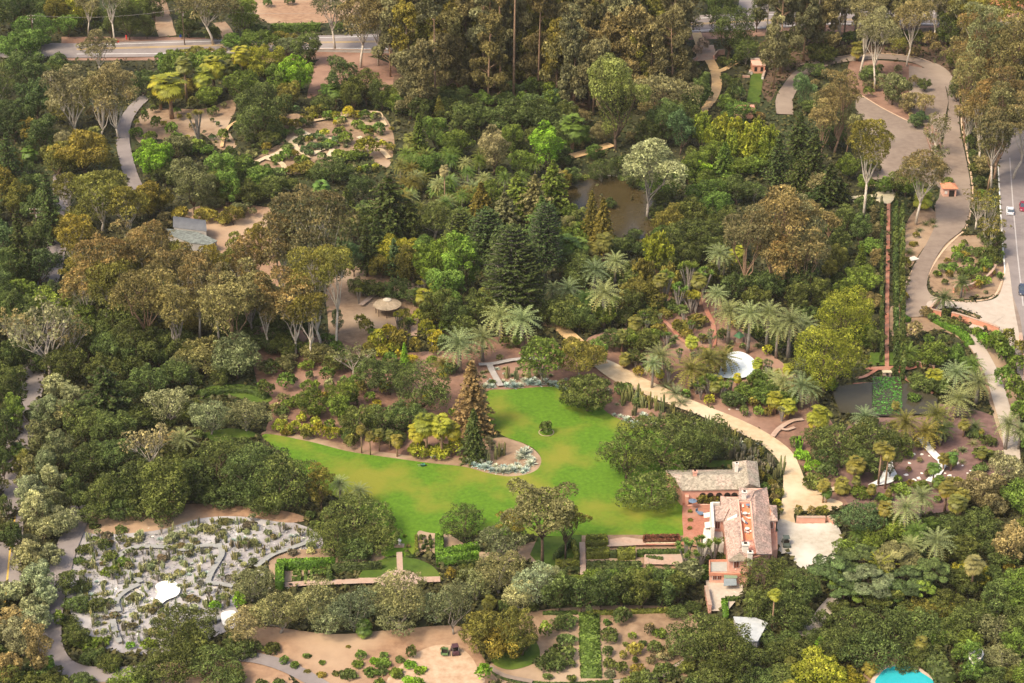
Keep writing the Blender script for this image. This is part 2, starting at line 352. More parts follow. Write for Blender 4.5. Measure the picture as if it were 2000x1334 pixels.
# paths
S("tan_walk", "1150,705 1190,707 1240,733 1310,766 1380,796 1440,820 1500,850 1545,884 1562,915 1577,950 1602,970 1645,985 1625,1000 1555,1003 1552,1030 1520,1045 1524,1000 1529,960 1528,922 1512,893 1480,867 1430,842 1370,816 1300,790 1250,769 1190,741", M_sand)
S("gravel_court", "1520,1020 1560,1026 1628,1026 1646,1060 1645,1085 1585,1113 1560,1110 1540,1085 1520,1080", M_gravel)
B("tan_walk", "1060,632 1090,640 1120,665 1150,690 1175,715", 3.2, M_tan)
B("tan_walk", "1360,66 1372,100 1385,118 1396,140 1400,165 1393,190 1375,215 1360,235", 3.0, M_tan)
B("tan_walk", "1402,142 1420,135 1440,122", 2.0, M_tan)
S("entrance_paving", "1360,90 1395,90 1400,118 1360,122", M_pav, smooth=False)
B("red_paving", "1268,612 1290,625 1310,642 1330,665 1352,678 1380,681", .9, M_brick)
B("red_paving", "1373,585 1380,610 1392,635 1395,660 1393,680", 1.0, M_brick)
B("brick_walk", "1735.5,392 1734.5,450 1733,560 1732,640 1732,728", .85, M_brick, smooth=False)
S("cream_terrace", "1708,381 1718,377 1740,376 1750,383 1744,394 1737,400 1726,400 1712,396", M_cream)
B("cream_path", "1604,394 1650,391 1680,387 1710,385", 1.6, M_cream, smooth=False)
B("cream_path", "1665,396 1700,392", .8, M_cream, smooth=False)
S("brick_terrace", "1690,721 1727,719 1760,718 1770,712 1790,708 1790,722 1775,726 1745,727 1690,725", M_brick, smooth=False)
B("brick_walk", "1672,742 1690,738 1715,723", .8, M_brick)
B("brick_walk", "1757,728 1768,742 1785,753 1822,772", .9, M_brick)
B("brick_walk", "1665,753 1703,751", .4, M_brick, smooth=False)
B("tan_walk", "1508,856 1522,840 1545,826 1568,822", 1.0, M_pav)
B("tan_walk", "1520,838 1535,843 1552,838", .7, M_pav)
B("white_walk", "1798,858 1810,875 1828,895 1840,908 1828,930 1815,945", 1.6, M_shell)
S("white_walk", "1738,895 1745,918 1752,935 1735,948 1695,952 1720,935", M_shell)
B("tan_walk", "1590,968 1620,960 1640,958", 1.3, M_sand)
for p_ in ("490,325 520,310 545,300 580,270", "570,238 585,255 605,266 640,272 655,280", "520,312 550,322 558,338", "600,265 576,285 592,302 602,312", "605,240 650,232 690,228 735,222 745,235 752,248", "700,270 740,292 760,312", "610,305 628,295 648,294 640,312"):
    B("sand_path", p_, 1.5, M_sand)
B("sand_path", "462,240 446,252 438,270 433,290", .9, M_tan)
B("tan_walk", "1110,310 1140,302 1195,285", 3.2, M_tan)
B("tan_walk", "705,600 750,570 800,585 828,600", 1.2, M_pav)
B("tan_walk", "812,620 808,660", 1.4, M_pav)
B("grey_path", "935,716 965,714 1000,707 1040,704 1062,706", 1.2, M_conc)
B("grey_path", "955,714 962,730 978,758", 1.3, M_conc)
for p_ in ("232,1092 255,1076 290,1072 330,1074 362,1078 400,1070 428,1072", "428,1066 434,1085 424,1105 412,1125 408,1142 430,1145 455,1150", "238,1100 252,1120 276,1142", "272,1146 245,1160 228,1178 232,1200", "500,1112 530,1090 555,1080 590,1068 620,1055", "220,1215 226,1240 235,1260", "405,1222 430,1212 450,1206"):
    B("blue_gravel_path", p_, 1.0, M_blue, nogo=False)
S("white_stone_pad", "304,1150 318,1141 338,1140 352,1152 348,1168 326,1178 312,1188 304,1176 309,1162", mat("white_stone", (.92, .90, .84), (.78, .74, .66), 1), nogo=False)
S("white_stone_pad", "432,1205 445,1199 460,1200 458,1216 438,1228", MATS["white_stone"], nogo=False)
# parterres
def arc(cx, cy, rx, ry, a0, a1, n=24): return [(cx + rx * math.cos(R(a0 + (a1 - a0) * i / n)), cy - ry * math.sin(R(a0 + (a1 - a0) * i / n))) for i in range(n + 1)]
S("half_round_lawn", arc(781, 1137, 79, 43, 0, 180), M_lawn2, smooth=False)
B("brick_walk", "700,1140 781,1139 860,1137", 1.6, M_pav, smooth=False)
S("round_paving", arc(781, 1139, 40, 20, 0, 360), mat("worn_paving", (.50, .36, .28), (.36, .26, .2), 1.5, c=(.42, .30, .22), scale2=.5), smooth=False)
B("brick_walk", "780,1084 781,1108 782,1130", 1.0, M_pav, smooth=False)
B("brick_walk", "545,1149 600,1145 700,1141", 1.4, M_pav, smooth=False)
B("brick_walk", "1137,1065 1138,1098 1139,1140", 1.0, M_pav, smooth=False)
B("brick_walk", "1185,1070 1240,1068 1345,1067", 1.0, M_brick, smooth=False)
S("brick_terrace", "1188,1060 1220,1055 1255,1060 1262,1070 1185,1074", M_pav, smooth=False)
S("pale_strip", "1258,1062 1330,1061 1330,1067 1262,1068", M_cream, smooth=False)
S("brick_terrace", "1258,1086 1345,1082 1345,1110 1258,1108", M_pav, smooth=False)
S("terracotta_terrace", "1333,985 1392,985 1392,1000 1378,1050 1378,1075 1336,1070 1332,1020", M_brick, smooth=False)
S("courtyard_floor", "1343,958 1395,956 1440,960 1440,985 1343,985", M_brick, smooth=False)
S("service_yard", "1378,1140 1450,1138 1450,1165 1420,1200 1385,1200", mat("yard_slabs", (.56, .48, .38), (.44, .36, .28), .9), smooth=False)
B("south_drive", "1200,1342 1270,1330 1320,1312 1345,1296", 1.6, M_drive)
B("round_walk", "955,1308 985,1326 1040,1338", .9, M_drive)
# water
M_pond = water_mat("pond_water", (.062, .045, .018), .14, .05, .3)
M_pond2 = water_mat("dark_pond", (.06, .052, .032), .2, .06, .2)
S("pond_water", "1100,372 1118,357 1150,352 1200,350 1240,360 1290,380 1318,398 1320,425 1290,455 1240,475 1200,468 1150,460 1105,450", M_pond, nogo=False)
for s in ("1106,378 1122,364 1150,357 1150,400 1130,430 1106,430", "1165,356 1200,354 1225,362 1235,400 1262,410 1258,440 1230,466 1200,462"): NOGO.append(pts_of(s)); NOGO_NAMES.append("pond")
B("pond_edge", "1098,372 1118,356 1150,351 1200,349 1240,358", .4, mat("stone_edge", (.5, .44, .34), (.34, .28, .2), 2), nogo=False, h=.1)
S("pond_water", "1622,762 1703,752 1703,815 1640,812", M_pond2, smooth=False)
S("pond_water", "1758,757 1790,752 1830,785 1830,815 1762,815", M_pond2, smooth=False)
S("pond_water", "1704,741 1759,741 1764,818 1704,818", MATS.get("x") or M_pond2, smooth=False)
S("pool_coping", "1708,1349 1711,1320 1732,1306 1771,1301 1797,1313 1832,1349", mat("pool_coping", (.55, .44, .34), (.42, .32, .24), 1.5), nogo=True)
S("swimming_pool_water", "1716,1345 1718,1324 1736,1311 1770,1306 1792,1317 1822,1345", water_mat("pool_water", (.03, .40, .44), .08, .25), nogo=True)
S("white_pool_bed", "1408,720 1413,702 1428,694 1450,694 1470,706 1480,722 1466,738 1440,746 1412,744 1385,746 1382,738 1402,734", mat("white_pool_floor", (.80, .84, .84), (.66, .74, .76), .5, rough=.25, spec=.5, c=(.70, .79, .80), scale2=.25))
# kerbs
K = lambda p, **k: ribbon("kerb", p, .45, .02, M_kerb, h=.14, nogo=False, **k)
K("1560,128 1620,114 1690,105 1740,106 1790,112 1835,132 1862,160 1876,200 1879,250 1889,300 1899,360 1898,400 1887,445 1870,462")
K("1672,180 1720,210 1765,233 1806,253")
S("parking_strip", "1804,252 1828,256 1838,300 1840,345 1830,350 1820,310", M_red)
K("1804,252 1828,256 1840,300 1842,346")
K("1827,402 1829,440 1810,480 1788,518 1768,560 1762,600")
K("1870,462 1842,490 1816,530 1808,560 1818,578 1860,588 1910,588 1940,580 1955,555 1965,515 1968,480")
K("1867,604 1925,628 1958,660 1982,720")
K("280,186 256,208 238,236 230,270")
K("1700,362 1740,368 1745,390"); K("1826,300 1830,340"); K("1786,280 1826,280", smooth=False)
K("1790,178 1826,178", smooth=False)
# ================================================================ plants
def rdir(rng, n):
    v = rng.normal(size=(n, 3)); return v / np.linalg.norm(v, axis=1, keepdims=True)
def quads(pos, nrm, size, rng, elong=1.0, up=None):
    """one diamond-ish leaf cluster face per point"""
    n = len(pos)
    a = rdir(rng, n)
    if up is not None: a = a * (1 - up) + np.array([0, 0, 1.0]) * up
    t = np.cross(nrm, a); t /= np.linalg.norm(t, axis=1, keepdims=True) + 1e-9
    b = np.cross(nrm, t)
    s = (size * rng.uniform(.6, 1.4, n))[:, None]
    j = lambda: 1 + rng.uniform(-.35, .35, (n, 1))
    V = np.stack([pos - b * s * j() * elong, pos + t * s * j() * .75, pos + b * s * j() * elong, pos - t * s * j() * .75], 1)
    V[:, 0] -= nrm * s * .25; V[:, 2] -= nrm * s * .25
    return V.reshape(-1, 3)
LQ = [1.0]
def leaf_cloud(cl, n, size, rng, elong=1.0, bottom=-.45, shell=(.72, 1.06), rand=.75, tipz=None, up=None, flatn=0):
    """cl: (k,6) ellipsoid clumps -> leaf quads over their outer, upper shells"""
    cl = np.asarray(cl, float); size = size * LQ[0]; n = int(min(42000, n / LQ[0] ** 1.8))
    area = (cl[:, 3] * cl[:, 4] + cl[:, 3] * cl[:, 5] + cl[:, 4] * cl[:, 5]); pr = area / area.sum()
    k = rng.choice(len(cl), n, p=pr); d = rdir(rng, n)
    bad = d[:, 2] < bottom; d[bad, 2] *= -1
    r = rng.uniform(shell[0], shell[1], n)[:, None]
    c = cl[k]; pos = c[:, :3] + d * c[:, 3:6] * r
    # leave out what lies well inside another clump
    keep = np.ones(n, bool)
    for q in cl:
        e = (((pos - q[:3]) / (q[3:6] * .70)) ** 2).sum(1); keep &= (e > 1)
    pos = pos[keep]; d = d[keep]; kk = k[keep]
    nr = d * (1 - rand) + rdir(rng, len(d)) * rand
    if flatn: nr[:, 2] += flatn
    nr /= np.linalg.norm(nr, axis=1, keepdims=True) + 1e-9
    V = quads(pos, nr, np.full(len(pos), size), rng, elong, up)
    m = len(pos); ck = rng.uniform(.55, 1.45, len(cl))[kk]
    sh = np.clip(.5 * ck * rng.uniform(.7, 1.3, m), .1, 1)
    zz = pos[:, 2]; z0, z1 = zz.min(), zz.max()
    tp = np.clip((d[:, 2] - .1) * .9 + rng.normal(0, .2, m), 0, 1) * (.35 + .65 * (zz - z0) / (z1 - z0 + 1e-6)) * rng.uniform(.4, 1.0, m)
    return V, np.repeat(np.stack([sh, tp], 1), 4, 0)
def quad_mesh(name, V, leaf):
    n = len(V) // 4; return np_mesh(name, V, np.arange(4 * n).reshape(n, 4), leaf=leaf)
def limbs(mb, base, tips, r0, rng, joint=.45, n=5, wob=.08):
    for t in tips:
        b = np.array(base, float); t = np.array(t, float); d = t - b; L_ = np.linalg.norm(d)
        m1 = b + d * joint * .5 + np.array([*(rng.normal(0, wob, 2) * L_), L_ * .06]); m2 = b + d * .75 + np.array([*(rng.normal(0, wob, 2) * L_), L_ * .05])
        mb.tube([tuple(b), tuple(m1), tuple(m2), tuple(t)], [r0, r0 * .72, r0 * .45, r0 * .15], n, cap=False)
def m_broad(asp, clear, rng, nl=8000, leaf=.036, nmain=26, sub=6, rough=.22, trunk=.06):
    """round-headed tree, crown radius 1, height asp, crown starts at clear*asp"""
    v = asp * (1 - clear) / 2; zc = asp - v; cl = []
    ph = rng.uniform(0, 6.28, 3); am = rng.uniform(.10, .26)
    for i in range(nmain):
        d = rdir(rng, 1)[0]; d[2] = abs(d[2]) * (1 if rng.random() < .66 else -.75)
        aa = math.atan2(d[1], d[0]); lob = 1 + am * (math.sin(2 * aa + ph[0]) + .7 * math.sin(3 * aa + ph[1])); rr = rng.uniform(.54, .80); c = np.array([d[0] * rr * lob, d[1] * rr * lob, zc + d[2] * rr * v * (1 + am * .8 * math.sin(aa * 2 + ph[2]))]); s = rng.uniform(.17, .34)
        cl.append([*c, s, s, s * min(1.1, max(.55, v))])
        for _ in range(sub):
            e = rdir(rng, 1)[0]; e[2] = abs(e[2]); q = c + e * np.array([s, s, s * min(1, v)]) * rng.uniform(.75, 1.05); s2 = s * rng.uniform(.3, .55)
            cl.append([*q, s2, s2, s2 * .8])
    cl.append([0, 0, zc, .55, .55, v * .68])
    V, lf = leaf_cloud(cl, nl, leaf, rng, bottom=-.75, rand=.45)
    mb = MB(); lean = rng.normal(0, .05, 2); tip = (lean[0], lean[1], max(clear * asp, .12 * asp))
    mb.tube([(0, 0, -.02), (lean[0] * .4, lean[1] * .4, tip[2] * .5), tip], [trunk, trunk * .8, trunk * .7], 7)
    limbs(mb, tip, [c[:3] for c in cl[::(sub + 1)][:8]], trunk * .6, rng)
    return mb, V, lf
def m_shrub(asp, rng, nl=1500, leaf=.075):
    cl = []; v = asp / 2
    for i in range(12):
        d = rdir(rng, 1)[0]; d[2] = abs(d[2]); rr = rng.uniform(.4, .66); s = rng.uniform(.26, .42)
        cl.append([d[0] * rr, d[1] * rr, v * .75 + d[2] * rr * v, s, s, s * min(1, asp * .7)])
    cl.append([0, 0, v * .7, .7, .7, v * .7])
    V, lf = leaf_cloud(cl, nl, leaf, rng, bottom=-.3)
    return None, V, lf
def m_euc(asp, clear, rng, nl=12000, leaf=.032, nlimb=9, droop=.25, dome=.34):
    """gum tree: pale forking limbs carrying separate domed heads"""
    mb = MB(); H = asp; zf = H * max(.12, clear * .6); tr = .030 + .0075 * asp
    lean = rng.normal(0, .06, 2) * asp * .5
    fork = (lean[0], lean[1], zf); mb.tube([(0, 0, -.02), (lean[0] * .3, lean[1] * .3, zf * .5), fork], [tr, tr * .82, tr * .7], 7)
    cl = []
    for i in range(nlimb):
        a = 2 * math.pi * (i + rng.uniform(-.3, .3)) / nlimb; rr = rng.uniform(.18, .70) if i else .05
        zt = H * (clear + (1 - clear) * (1 - .55 * rr ** 1.5) * rng.uniform(.72, 1.0)) - .1
        elbow = np.array([lean[0] + rr * .75 * math.cos(a), lean[1] + rr * .75 * math.sin(a), zf + (zt - zf) * .55])
        limbs(mb, fork, [elbow], tr * .55, rng, wob=.05)
        for k in range(3 if rng.random() < .6 else 4):
            t = elbow + np.array([rng.normal(0, .2), rng.normal(0, .2), (zt - elbow[2]) * rng.uniform(.35, 1.0)])
            mb.tube([tuple(elbow), tuple((elbow + t) / 2 + rng.normal(0, .03, 3)), tuple(t)], [tr * .28, tr * .2, tr * .06], 4, cap=False)
            s = rng.uniform(.7, 1.25) * dome
            cl.append([*t, s, s, s * .55])
            for _ in range(5):
                e = rdir(rng, 1)[0]; e[2] = abs(e[2]) * .6; q = t + e * s * .8; s2 = s * rng.uniform(.25, .45); cl.append([*q, s2, s2, s2 * .7])
            if droop: cl.append([t[0] + rng.normal(0, .1), t[1] + rng.normal(0, .1), t[2] - s * .6, s * .7, s * .7, s * droop * 2])
    V, lf = leaf_cloud(cl, nl, leaf, rng, elong=1.35, bottom=-.35, up=.35)
    return mb, V, lf
def m_grove(asp, clear, rng, nl=11000, leaf=.042):
    """tall forest gum, narrow ragged crown with hanging foliage along a long stem"""
    mb = MB(); H = asp; tr = .030 + .0055 * asp; lean = rng.normal(0, .12, 2)
    mb.tube([(0, 0, -.02), (lean[0] * .3, lean[1] * .3, H * .35), (lean[0] * .8, lean[1] * .8, H * .7), (lean[0], lean[1], H * .95)], [tr, tr * .8, tr * .5, tr * .15], 7)
    cl = []
    for i in range(30):
        t = rng.uniform(0, 1) ** .85; z = H * (clear + (1 - clear) * t); ro = (1.0 - .55 * t ** 2) * rng.uniform(.25, .85); a = rng.uniform(0, 6.28)
        c = np.array([lean[0] * z / H + ro * math.cos(a), lean[1] * z / H + ro * math.sin(a), z - .1])
        s = rng.uniform(.17, .34); st = (lean[0] * z / H * .9, lean[1] * z / H * .9, z - ro * .9)
        mb.tube([st, tuple((np.array(st) + c) / 2 + np.array([0, 0, -.05])), tuple(c)], [tr * .35, tr * .22, tr * .08], 4, cap=False)
        cl.append([*c, s, s, s * .7]); cl.append([c[0], c[1], c[2] - s * .5, s * .75, s * .75, s * .9])
        for _ in range(5):
            e = rdir(rng, 1)[0]; q = c + e * s * .85; s2 = s * rng.uniform(.25, .45); cl.append([*q, s2, s2, s2])
    V, lf = leaf_cloud(cl, nl, leaf, rng, elong=1.7, bottom=-.8, up=.6)
    return mb, V, lf
def branch_leaves(P0, P1, n, width, size, rng, sag=.0, tuft=0):
    t = rng.uniform(.12, 1, n)[:, None]; p = P0 + (P1 - P0) * t
    p[:, 2] += sag * (t[:, 0] ** 2)
    side = np.cross(P1 - P0, [0, 0, 1.0]); side /= np.linalg.norm(side) + 1e-9
    ww = width * (1.15 - t[:, 0]) if not tuft else width * (.3 + t[:, 0])
    p = p + side * (rng.uniform(-1, 1, n) * ww)[:, None] + rng.normal(0, width * .12, (n, 3))
    return p, t[:, 0]
def m_conifer(asp, clear, rng, style='pine', nl=7000, leaf=.05):
    mb = MB(); H = asp; tr = .05 + .012 * asp
    mb.tube([(0, 0, -.02), (0, 0, H * .5), (0, 0, H * .98)], [tr, tr * .6, tr * .1], 6)
    leaf *= LQ[0]; nl = int(nl / LQ[0] ** 1.8); lv = max(9, int(asp * 6)); ps = []; ts = []
    for i in range(lv):
        f = (i + .5) / lv; z = H * (clear + (1 - clear) * f)
        if style == 'pine': rad = (1 - f ** 1.5) ** .8 * rng.uniform(.6, 1.08)
        elif style == 'cone': rad = (1 - f) ** .8 * rng.uniform(.9, 1.1) + .04
        elif style == 'bunya': rad = math.sqrt(max(.02, 1 - (f * .98) ** 2.4)) * rng.uniform(.88, 1.02)
        nb = 9 if style != 'bunya' else 12; a0 = rng.uniform(0, 6.28)
        for b in range(nb):
            a = a0 + 2 * math.pi * b / nb + rng.normal(0, .12); r_ = rad * (rng.uniform(.8, 1.05) if style != 'pine' else rng.uniform(.55, 1.1))
            rise = {'pine': .05, 'cone': -.14, 'bunya': .12}[style]
            p0 = np.array([0, 0, z]); p1 = np.array([r_ * math.cos(a), r_ * math.sin(a), z + rise * r_])
            if style != 'cone': mb.tube([tuple(p0), tuple(p1 * .9 + p0 * .1)], [tr * .22, tr * .06], 3, cap=False)
            m = max(5, int(nl / (lv * nb) * (.25 + r_)))
            p, t = branch_leaves(p0, p1, m, (.20 if style != 'bunya' else .10) * (r_ + .15), leaf, rng, sag={'pine': -.10, 'cone': -.10, 'bunya': .16}[style], tuft=style == 'bunya')
            ps.append(p); ts.append(t)
    p = np.concatenate(ps); t = np.concatenate(ts); n = len(p)
    nr = rdir(rng, n) * .55; nr[:, 2] += .75; nr /= np.linalg.norm(nr, axis=1, keepdims=True)
    V = quads(p, nr, np.full(n, leaf), rng, 1.2)
    lf = np.stack([np.clip(.5 * rng.uniform(.65, 1.35, n), 0, 1), np.clip(t * rng.uniform(0, 1, n) - .1, 0, 1)], 1)
    return mb, V, np.repeat(lf, 4, 0)
def m_column(asp, rng, nl=1800, leaf=.12):
    cl = [[0, 0, asp * .5, .75, .75, asp * .5]] + [[math.cos(a) * .5, math.sin(a) * .5, z, .42, .42, asp * .16] for a, z in zip(rng.uniform(0, 6.28, 16), rng.uniform(.12, .75, 16) * asp)]
    V, lf = leaf_cloud(cl, nl, leaf, rng, elong=1.8, bottom=-1, up=.8, rand=.5)
    mb = MB(); mb.tube([(0, 0, -.02), (0, 0, asp * .3)], [.12, .1], 5)
    return mb, V, lf
def m_plume(asp, rng, nl=5000, leaf=.045):
    cl = []
    for i in range(26):
        a = rng.uniform(0, 6.28); rr = rng.uniform(.1, .8) ** .8; h = asp * (1 - .3 * rr) * rng.uniform(.75, 1)
        for k in range(3):
            f = .45 + .27 * k; cl.append([math.cos(a) * rr * (.4 + .6 * f), math.sin(a) * rr * (.4 + .6 * f), h * f, .19 - .03 * k, .19 - .03 * k, h * .16])
    V, lf = leaf_cloud(cl, nl, leaf, rng, elong=1.7, bottom=-.6, up=.6)
    mb = MB()
    for c in cl[::9]: mb.tube([(c[0] * .3, c[1] * .3, 0), (c[0], c[1], c[2])], [.02, .008], 4, cap=False)
    return mb, V, lf
def m_pads(asp, rng, nl=10000, leaf=.026, npad=9):
    """umbrella tree: flat pads on spreading limbs"""
    cl = []; mb = MB(); fork = (0, 0, asp * .3); mb.tube([(0, 0, -.02), fork], [.07, .055], 7)
    for i in range(npad):
        a = 2.4 * i; rr = math.sqrt((i + .3) / npad) * .78; s = rng.uniform(.26, .40); z = asp * (.92 - .40 * rr) + rng.normal(0, .03)
        c = (math.cos(a) * rr, math.sin(a) * rr, z - s * .2); cl.append([*c, s, s * rng.uniform(.7, 1), s * .24]); limbs(mb, fork, [c], .03, rng)
        for _ in range(5): e = rdir(rng, 1)[0]; cl.append([c[0] + e[0] * s * .8, c[1] + e[1] * s * .8, c[2] + s * .08, s * .32, s * .32, s * .16])
    V, lf = leaf_cloud(cl, nl, leaf, rng, bottom=-.25, rand=.5, shell=(.92, 1.02), flatn=.4)
    return mb, V, lf
def frond(rng, L_, a, el, sag, w_, seg=9, kind='feather'):
    """arching frond made of leaflet pairs; returns verts (quads)"""
    d = np.array([math.cos(a), math.sin(a), 0]); side = np.array([-math.sin(a), math.cos(a), 0]); out = []
    pts = []
    for i in range(seg + 1):
        t = i / seg; ang = el - sag * t * t * .5; pts.append((d * math.cos(ang) * L_ * t) + np.array([0, 0, math.sin(el) * L_ * t - sag * L_ * .5 * t * t]))
    for i in range(seg):
        p, q = pts[i], pts[i + 1]; t = (i + .5) / seg; ww = w_ * math.sin(min(1, .12 + t) * math.pi * .88) ** .6
        for s in (-1, 1):
            e = side * s * ww + d * ww * .55 + np.array([0, 0, ww * .25 - ww * .5 * t])
            out += [p, p + (q - p) * .45, p + (q - p) * .62 + e, p + (q - p) * .45 + e]
    # rachis
    for i in range(seg):
        p, q = pts[i], pts[i + 1]; u = side * .012 * L_
        out += [p - u, p + u, q + u, q - u]
    return out
def m_palm(asp, rng, nf=50, wide=.13, dead=.25, sag=1.0):
    """feather palm: crown radius 1, height asp"""
    mb = MB(); th = max(.0, asp - .62); tr = .095
    if th > .05:
        mb.tube([(0, 0, -.02), (.02, 0, th * .5), (0, 0, th + .08)], [tr * 1.25, tr * .9, tr * 1.1], 8)
    else: mb.tube([(0, 0, -.02), (0, 0, .1)], [.12, .12], 8)
    V = []
    for i in range(nf):
        f = (i + .5) / nf; el = R(82 - 112 * f ** .9) + rng.normal(0, .06); a = i * 2.39996 + rng.normal(0, .08)
        fr = np.array(frond(rng, rng.uniform(.88, 1.05), a, el, sag * (.55 + .55 * max(0, math.cos(el))), wide)); fr[:, 2] += th + .08; V.append(fr)
    n = sum(len(v) for v in V) // 4; V = np.concatenate(V)
    el_ = np.repeat(np.arange(nf) / nf, len(V) // nf // 4)
    lf = np.stack([np.clip(.5 * rng.uniform(.75, 1.25, n), 0, 1), np.clip((el_ - (1 - dead)) / dead, 0, 1) * rng.uniform(.3, 1, n)], 1)
    return mb, V, np.repeat(lf, 4, 0)
def m_fan(asp, rng, nf=58, fr=.38, skirt=True):
    """fan palm: stiff fan leaves in a ball, dead skirt"""
    mb = MB(); th = max(.1, asp - .75); mb.tube([(0, 0, -.02), (0, 0, th * .5), (0, 0, th)], [.11, .08, .07], 7)
    if skirt and th > .6: mb.tube([(0, 0, th - .75 if th > 1 else th * .4), (0, 0, th - .35), (0, 0, th)], [.12, .26, .2], 9)
    V = []; tt = []
    for i in range(nf):
        f = (i + .5) / nf; el = R(85 - 125 * f); a = i * 2.39996; d = np.array([math.cos(a) * math.cos(el), math.sin(a) * math.cos(el), math.sin(el)])
        c = np.array([0, 0, th]) + d * (1 - fr) * rng.uniform(.35, 1.0); s = np.array([-math.sin(a), math.cos(a), 0]); e2 = el - R(52); d2 = np.array([math.cos(a) * math.cos(e2), math.sin(a) * math.cos(e2), math.sin(e2)])
        for k in range(9):
            b = R(-75 + 150 * k / 8); e = (d2 * math.cos(b) + s * math.sin(b)) * fr * rng.uniform(.85, 1.1) - np.array([0, 0, .08]); wv = (s * math.cos(b) - d2 * math.sin(b)) * fr * .13
            V += [c, c + e * .55 - wv, c + e, c + e * .55 + wv]; tt.append(f)
    V = np.array(V); n = len(V) // 4; tt = np.array(tt)
    lf = np.stack([np.clip(.5 * rng.uniform(.7, 1.3, n), 0, 1), np.clip((tt - .72) / .28, 0, 1)], 1)
    return mb, V, np.repeat(lf, 4, 0)
def m_rosette(asp, rng, nb=34):
    """agave: thick pointed blades"""
    V = []
    for i in range(nb):
        f = i / nb; el = R(80 - 68 * f) + rng.normal(0, .08); a = i * 2.39996 + rng.normal(0, .1); L_ = rng.uniform(.85, 1.05)
        d = np.array([math.cos(a) * math.cos(el), math.sin(a) * math.cos(el), math.sin(el) * asp]) * L_; s = np.array([-math.sin(a), math.cos(a), 0]) * .10
        up = np.array([0, 0, .03]); m = d * .45; b = np.array([0, 0, .04])
        V += [b - s * .6, b + s * .6, m + s, m - s, m - s, m + s, d * .82 + s * .5 - up, d * .82 - s * .5 - up, d * .82 - s * .5 - up, d * .82 + s * .5 - up, d + s * .05 - up * 2, d - s * .05 - up * 2]
    V = np.array(V); n = len(V) // 4
    lf = np.stack([np.repeat(np.clip(.5 * rng.uniform(.8, 1.2, nb), 0, 1), 3), np.tile([0, .3, .7], nb)], 1)
    return None, V, np.repeat(lf, 4, 0)
def m_cactus(asp, rng, ncol=9):
    """cluster of ribbed columns; geometry goes to the body mesh"""
    V = []; F = []; lfv = []
    for i in range(ncol):
        a = rng.uniform(0, 6.28); rr = rng.uniform(0, .6) if i else 0; h = asp * rng.uniform(.45, 1.0) if i else asp; r_ = .16
        bx, by = math.cos(a) * rr, math.sin(a) * rr; lx, ly = bx * .5 + rng.normal(0, .06), by * .5 + rng.normal(0, .06); k0 = len(V); ns = 10
        for z, rf in ((0, .85), (.35, 1), (.75, 1), (.93, .8), (1, .2)):
            for k in range(ns):
                q = r_ * rf * (1.0 if k % 2 else .72); V.append((bx + lx * z + q * math.cos(k * 2 * math.pi / ns), by + ly * z + q * math.sin(k * 2 * math.pi / ns), z * h)); lfv.append((.5 * (1.15 if k % 2 else .8), z * .3))
        for r2 in range(4):
            for k in range(ns): F.append((k0 + r2 * ns + k, k0 + r2 * ns + (k + 1) % ns, k0 + (r2 + 1) * ns + (k + 1) % ns, k0 + (r2 + 1) * ns + k))
    return None, ('raw', np.array(V), np.array(F)), np.array(lfv)
def m_multi(asp, rng, heads=9, one=m_rosette):
    """branching aloe / dragon tree: stems each carrying a spiky head"""
    mb = MB(); Vs = []; ls = []
    for i in range(heads):
        a = 2 * math.pi * i / heads + rng.normal(0, .2); rr = .62 * math.sqrt((i + .4) / heads); z = asp * (1 - .25 * rr) - .25
        mb.tube([(0, 0, -.02), (math.cos(a) * rr * .4, math.sin(a) * rr * .4, z * .5), (math.cos(a) * rr, math.sin(a) * rr, z)], [.07, .05, .04], 5, cap=False)
        _, V, l = m_rosette(.9, rng, 22); V = V * .36 + np.array([math.cos(a) * rr, math.sin(a) * rr, z]); Vs.append(V); ls.append(l)
    return mb, np.concatenate(Vs), np.concatenate(ls)
def m_bare(asp, clear, rng):
    """open, nearly leafless tree with many fine upright twigs and thin foliage"""
    mb = MB(); cl = []; fork = (0, 0, asp * .22); mb.tube([(0, 0, -.02), fork], [.06, .05], 6)
    for i in range(9):
        a = 2 * math.pi * i / 9 + rng.normal(0, .2); rr = rng.uniform(.2, .62); e = np.array([math.cos(a) * rr, math.sin(a) * rr, asp * rng.uniform(.5, .65)])
        limbs(mb, fork, [e], .03, rng, wob=.05)
        for k in range(7):
            t = e + np.array([rng.normal(0, .17) + e[0] * .3, rng.normal(0, .17) + e[1] * .3, asp * rng.uniform(.1, .36)])
            mb.tube([tuple(e), tuple((e + t) / 2 + rng.normal(0, .02, 3)), tuple(t)], [.014, .01, .003], 3, cap=False)
            cl.append([*t, .16, .16, .13])
    V, lf = leaf_cloud(cl, 3000, .034, rng, elong=1.3, shell=(.2, 1.1))
    return mb, V, lf
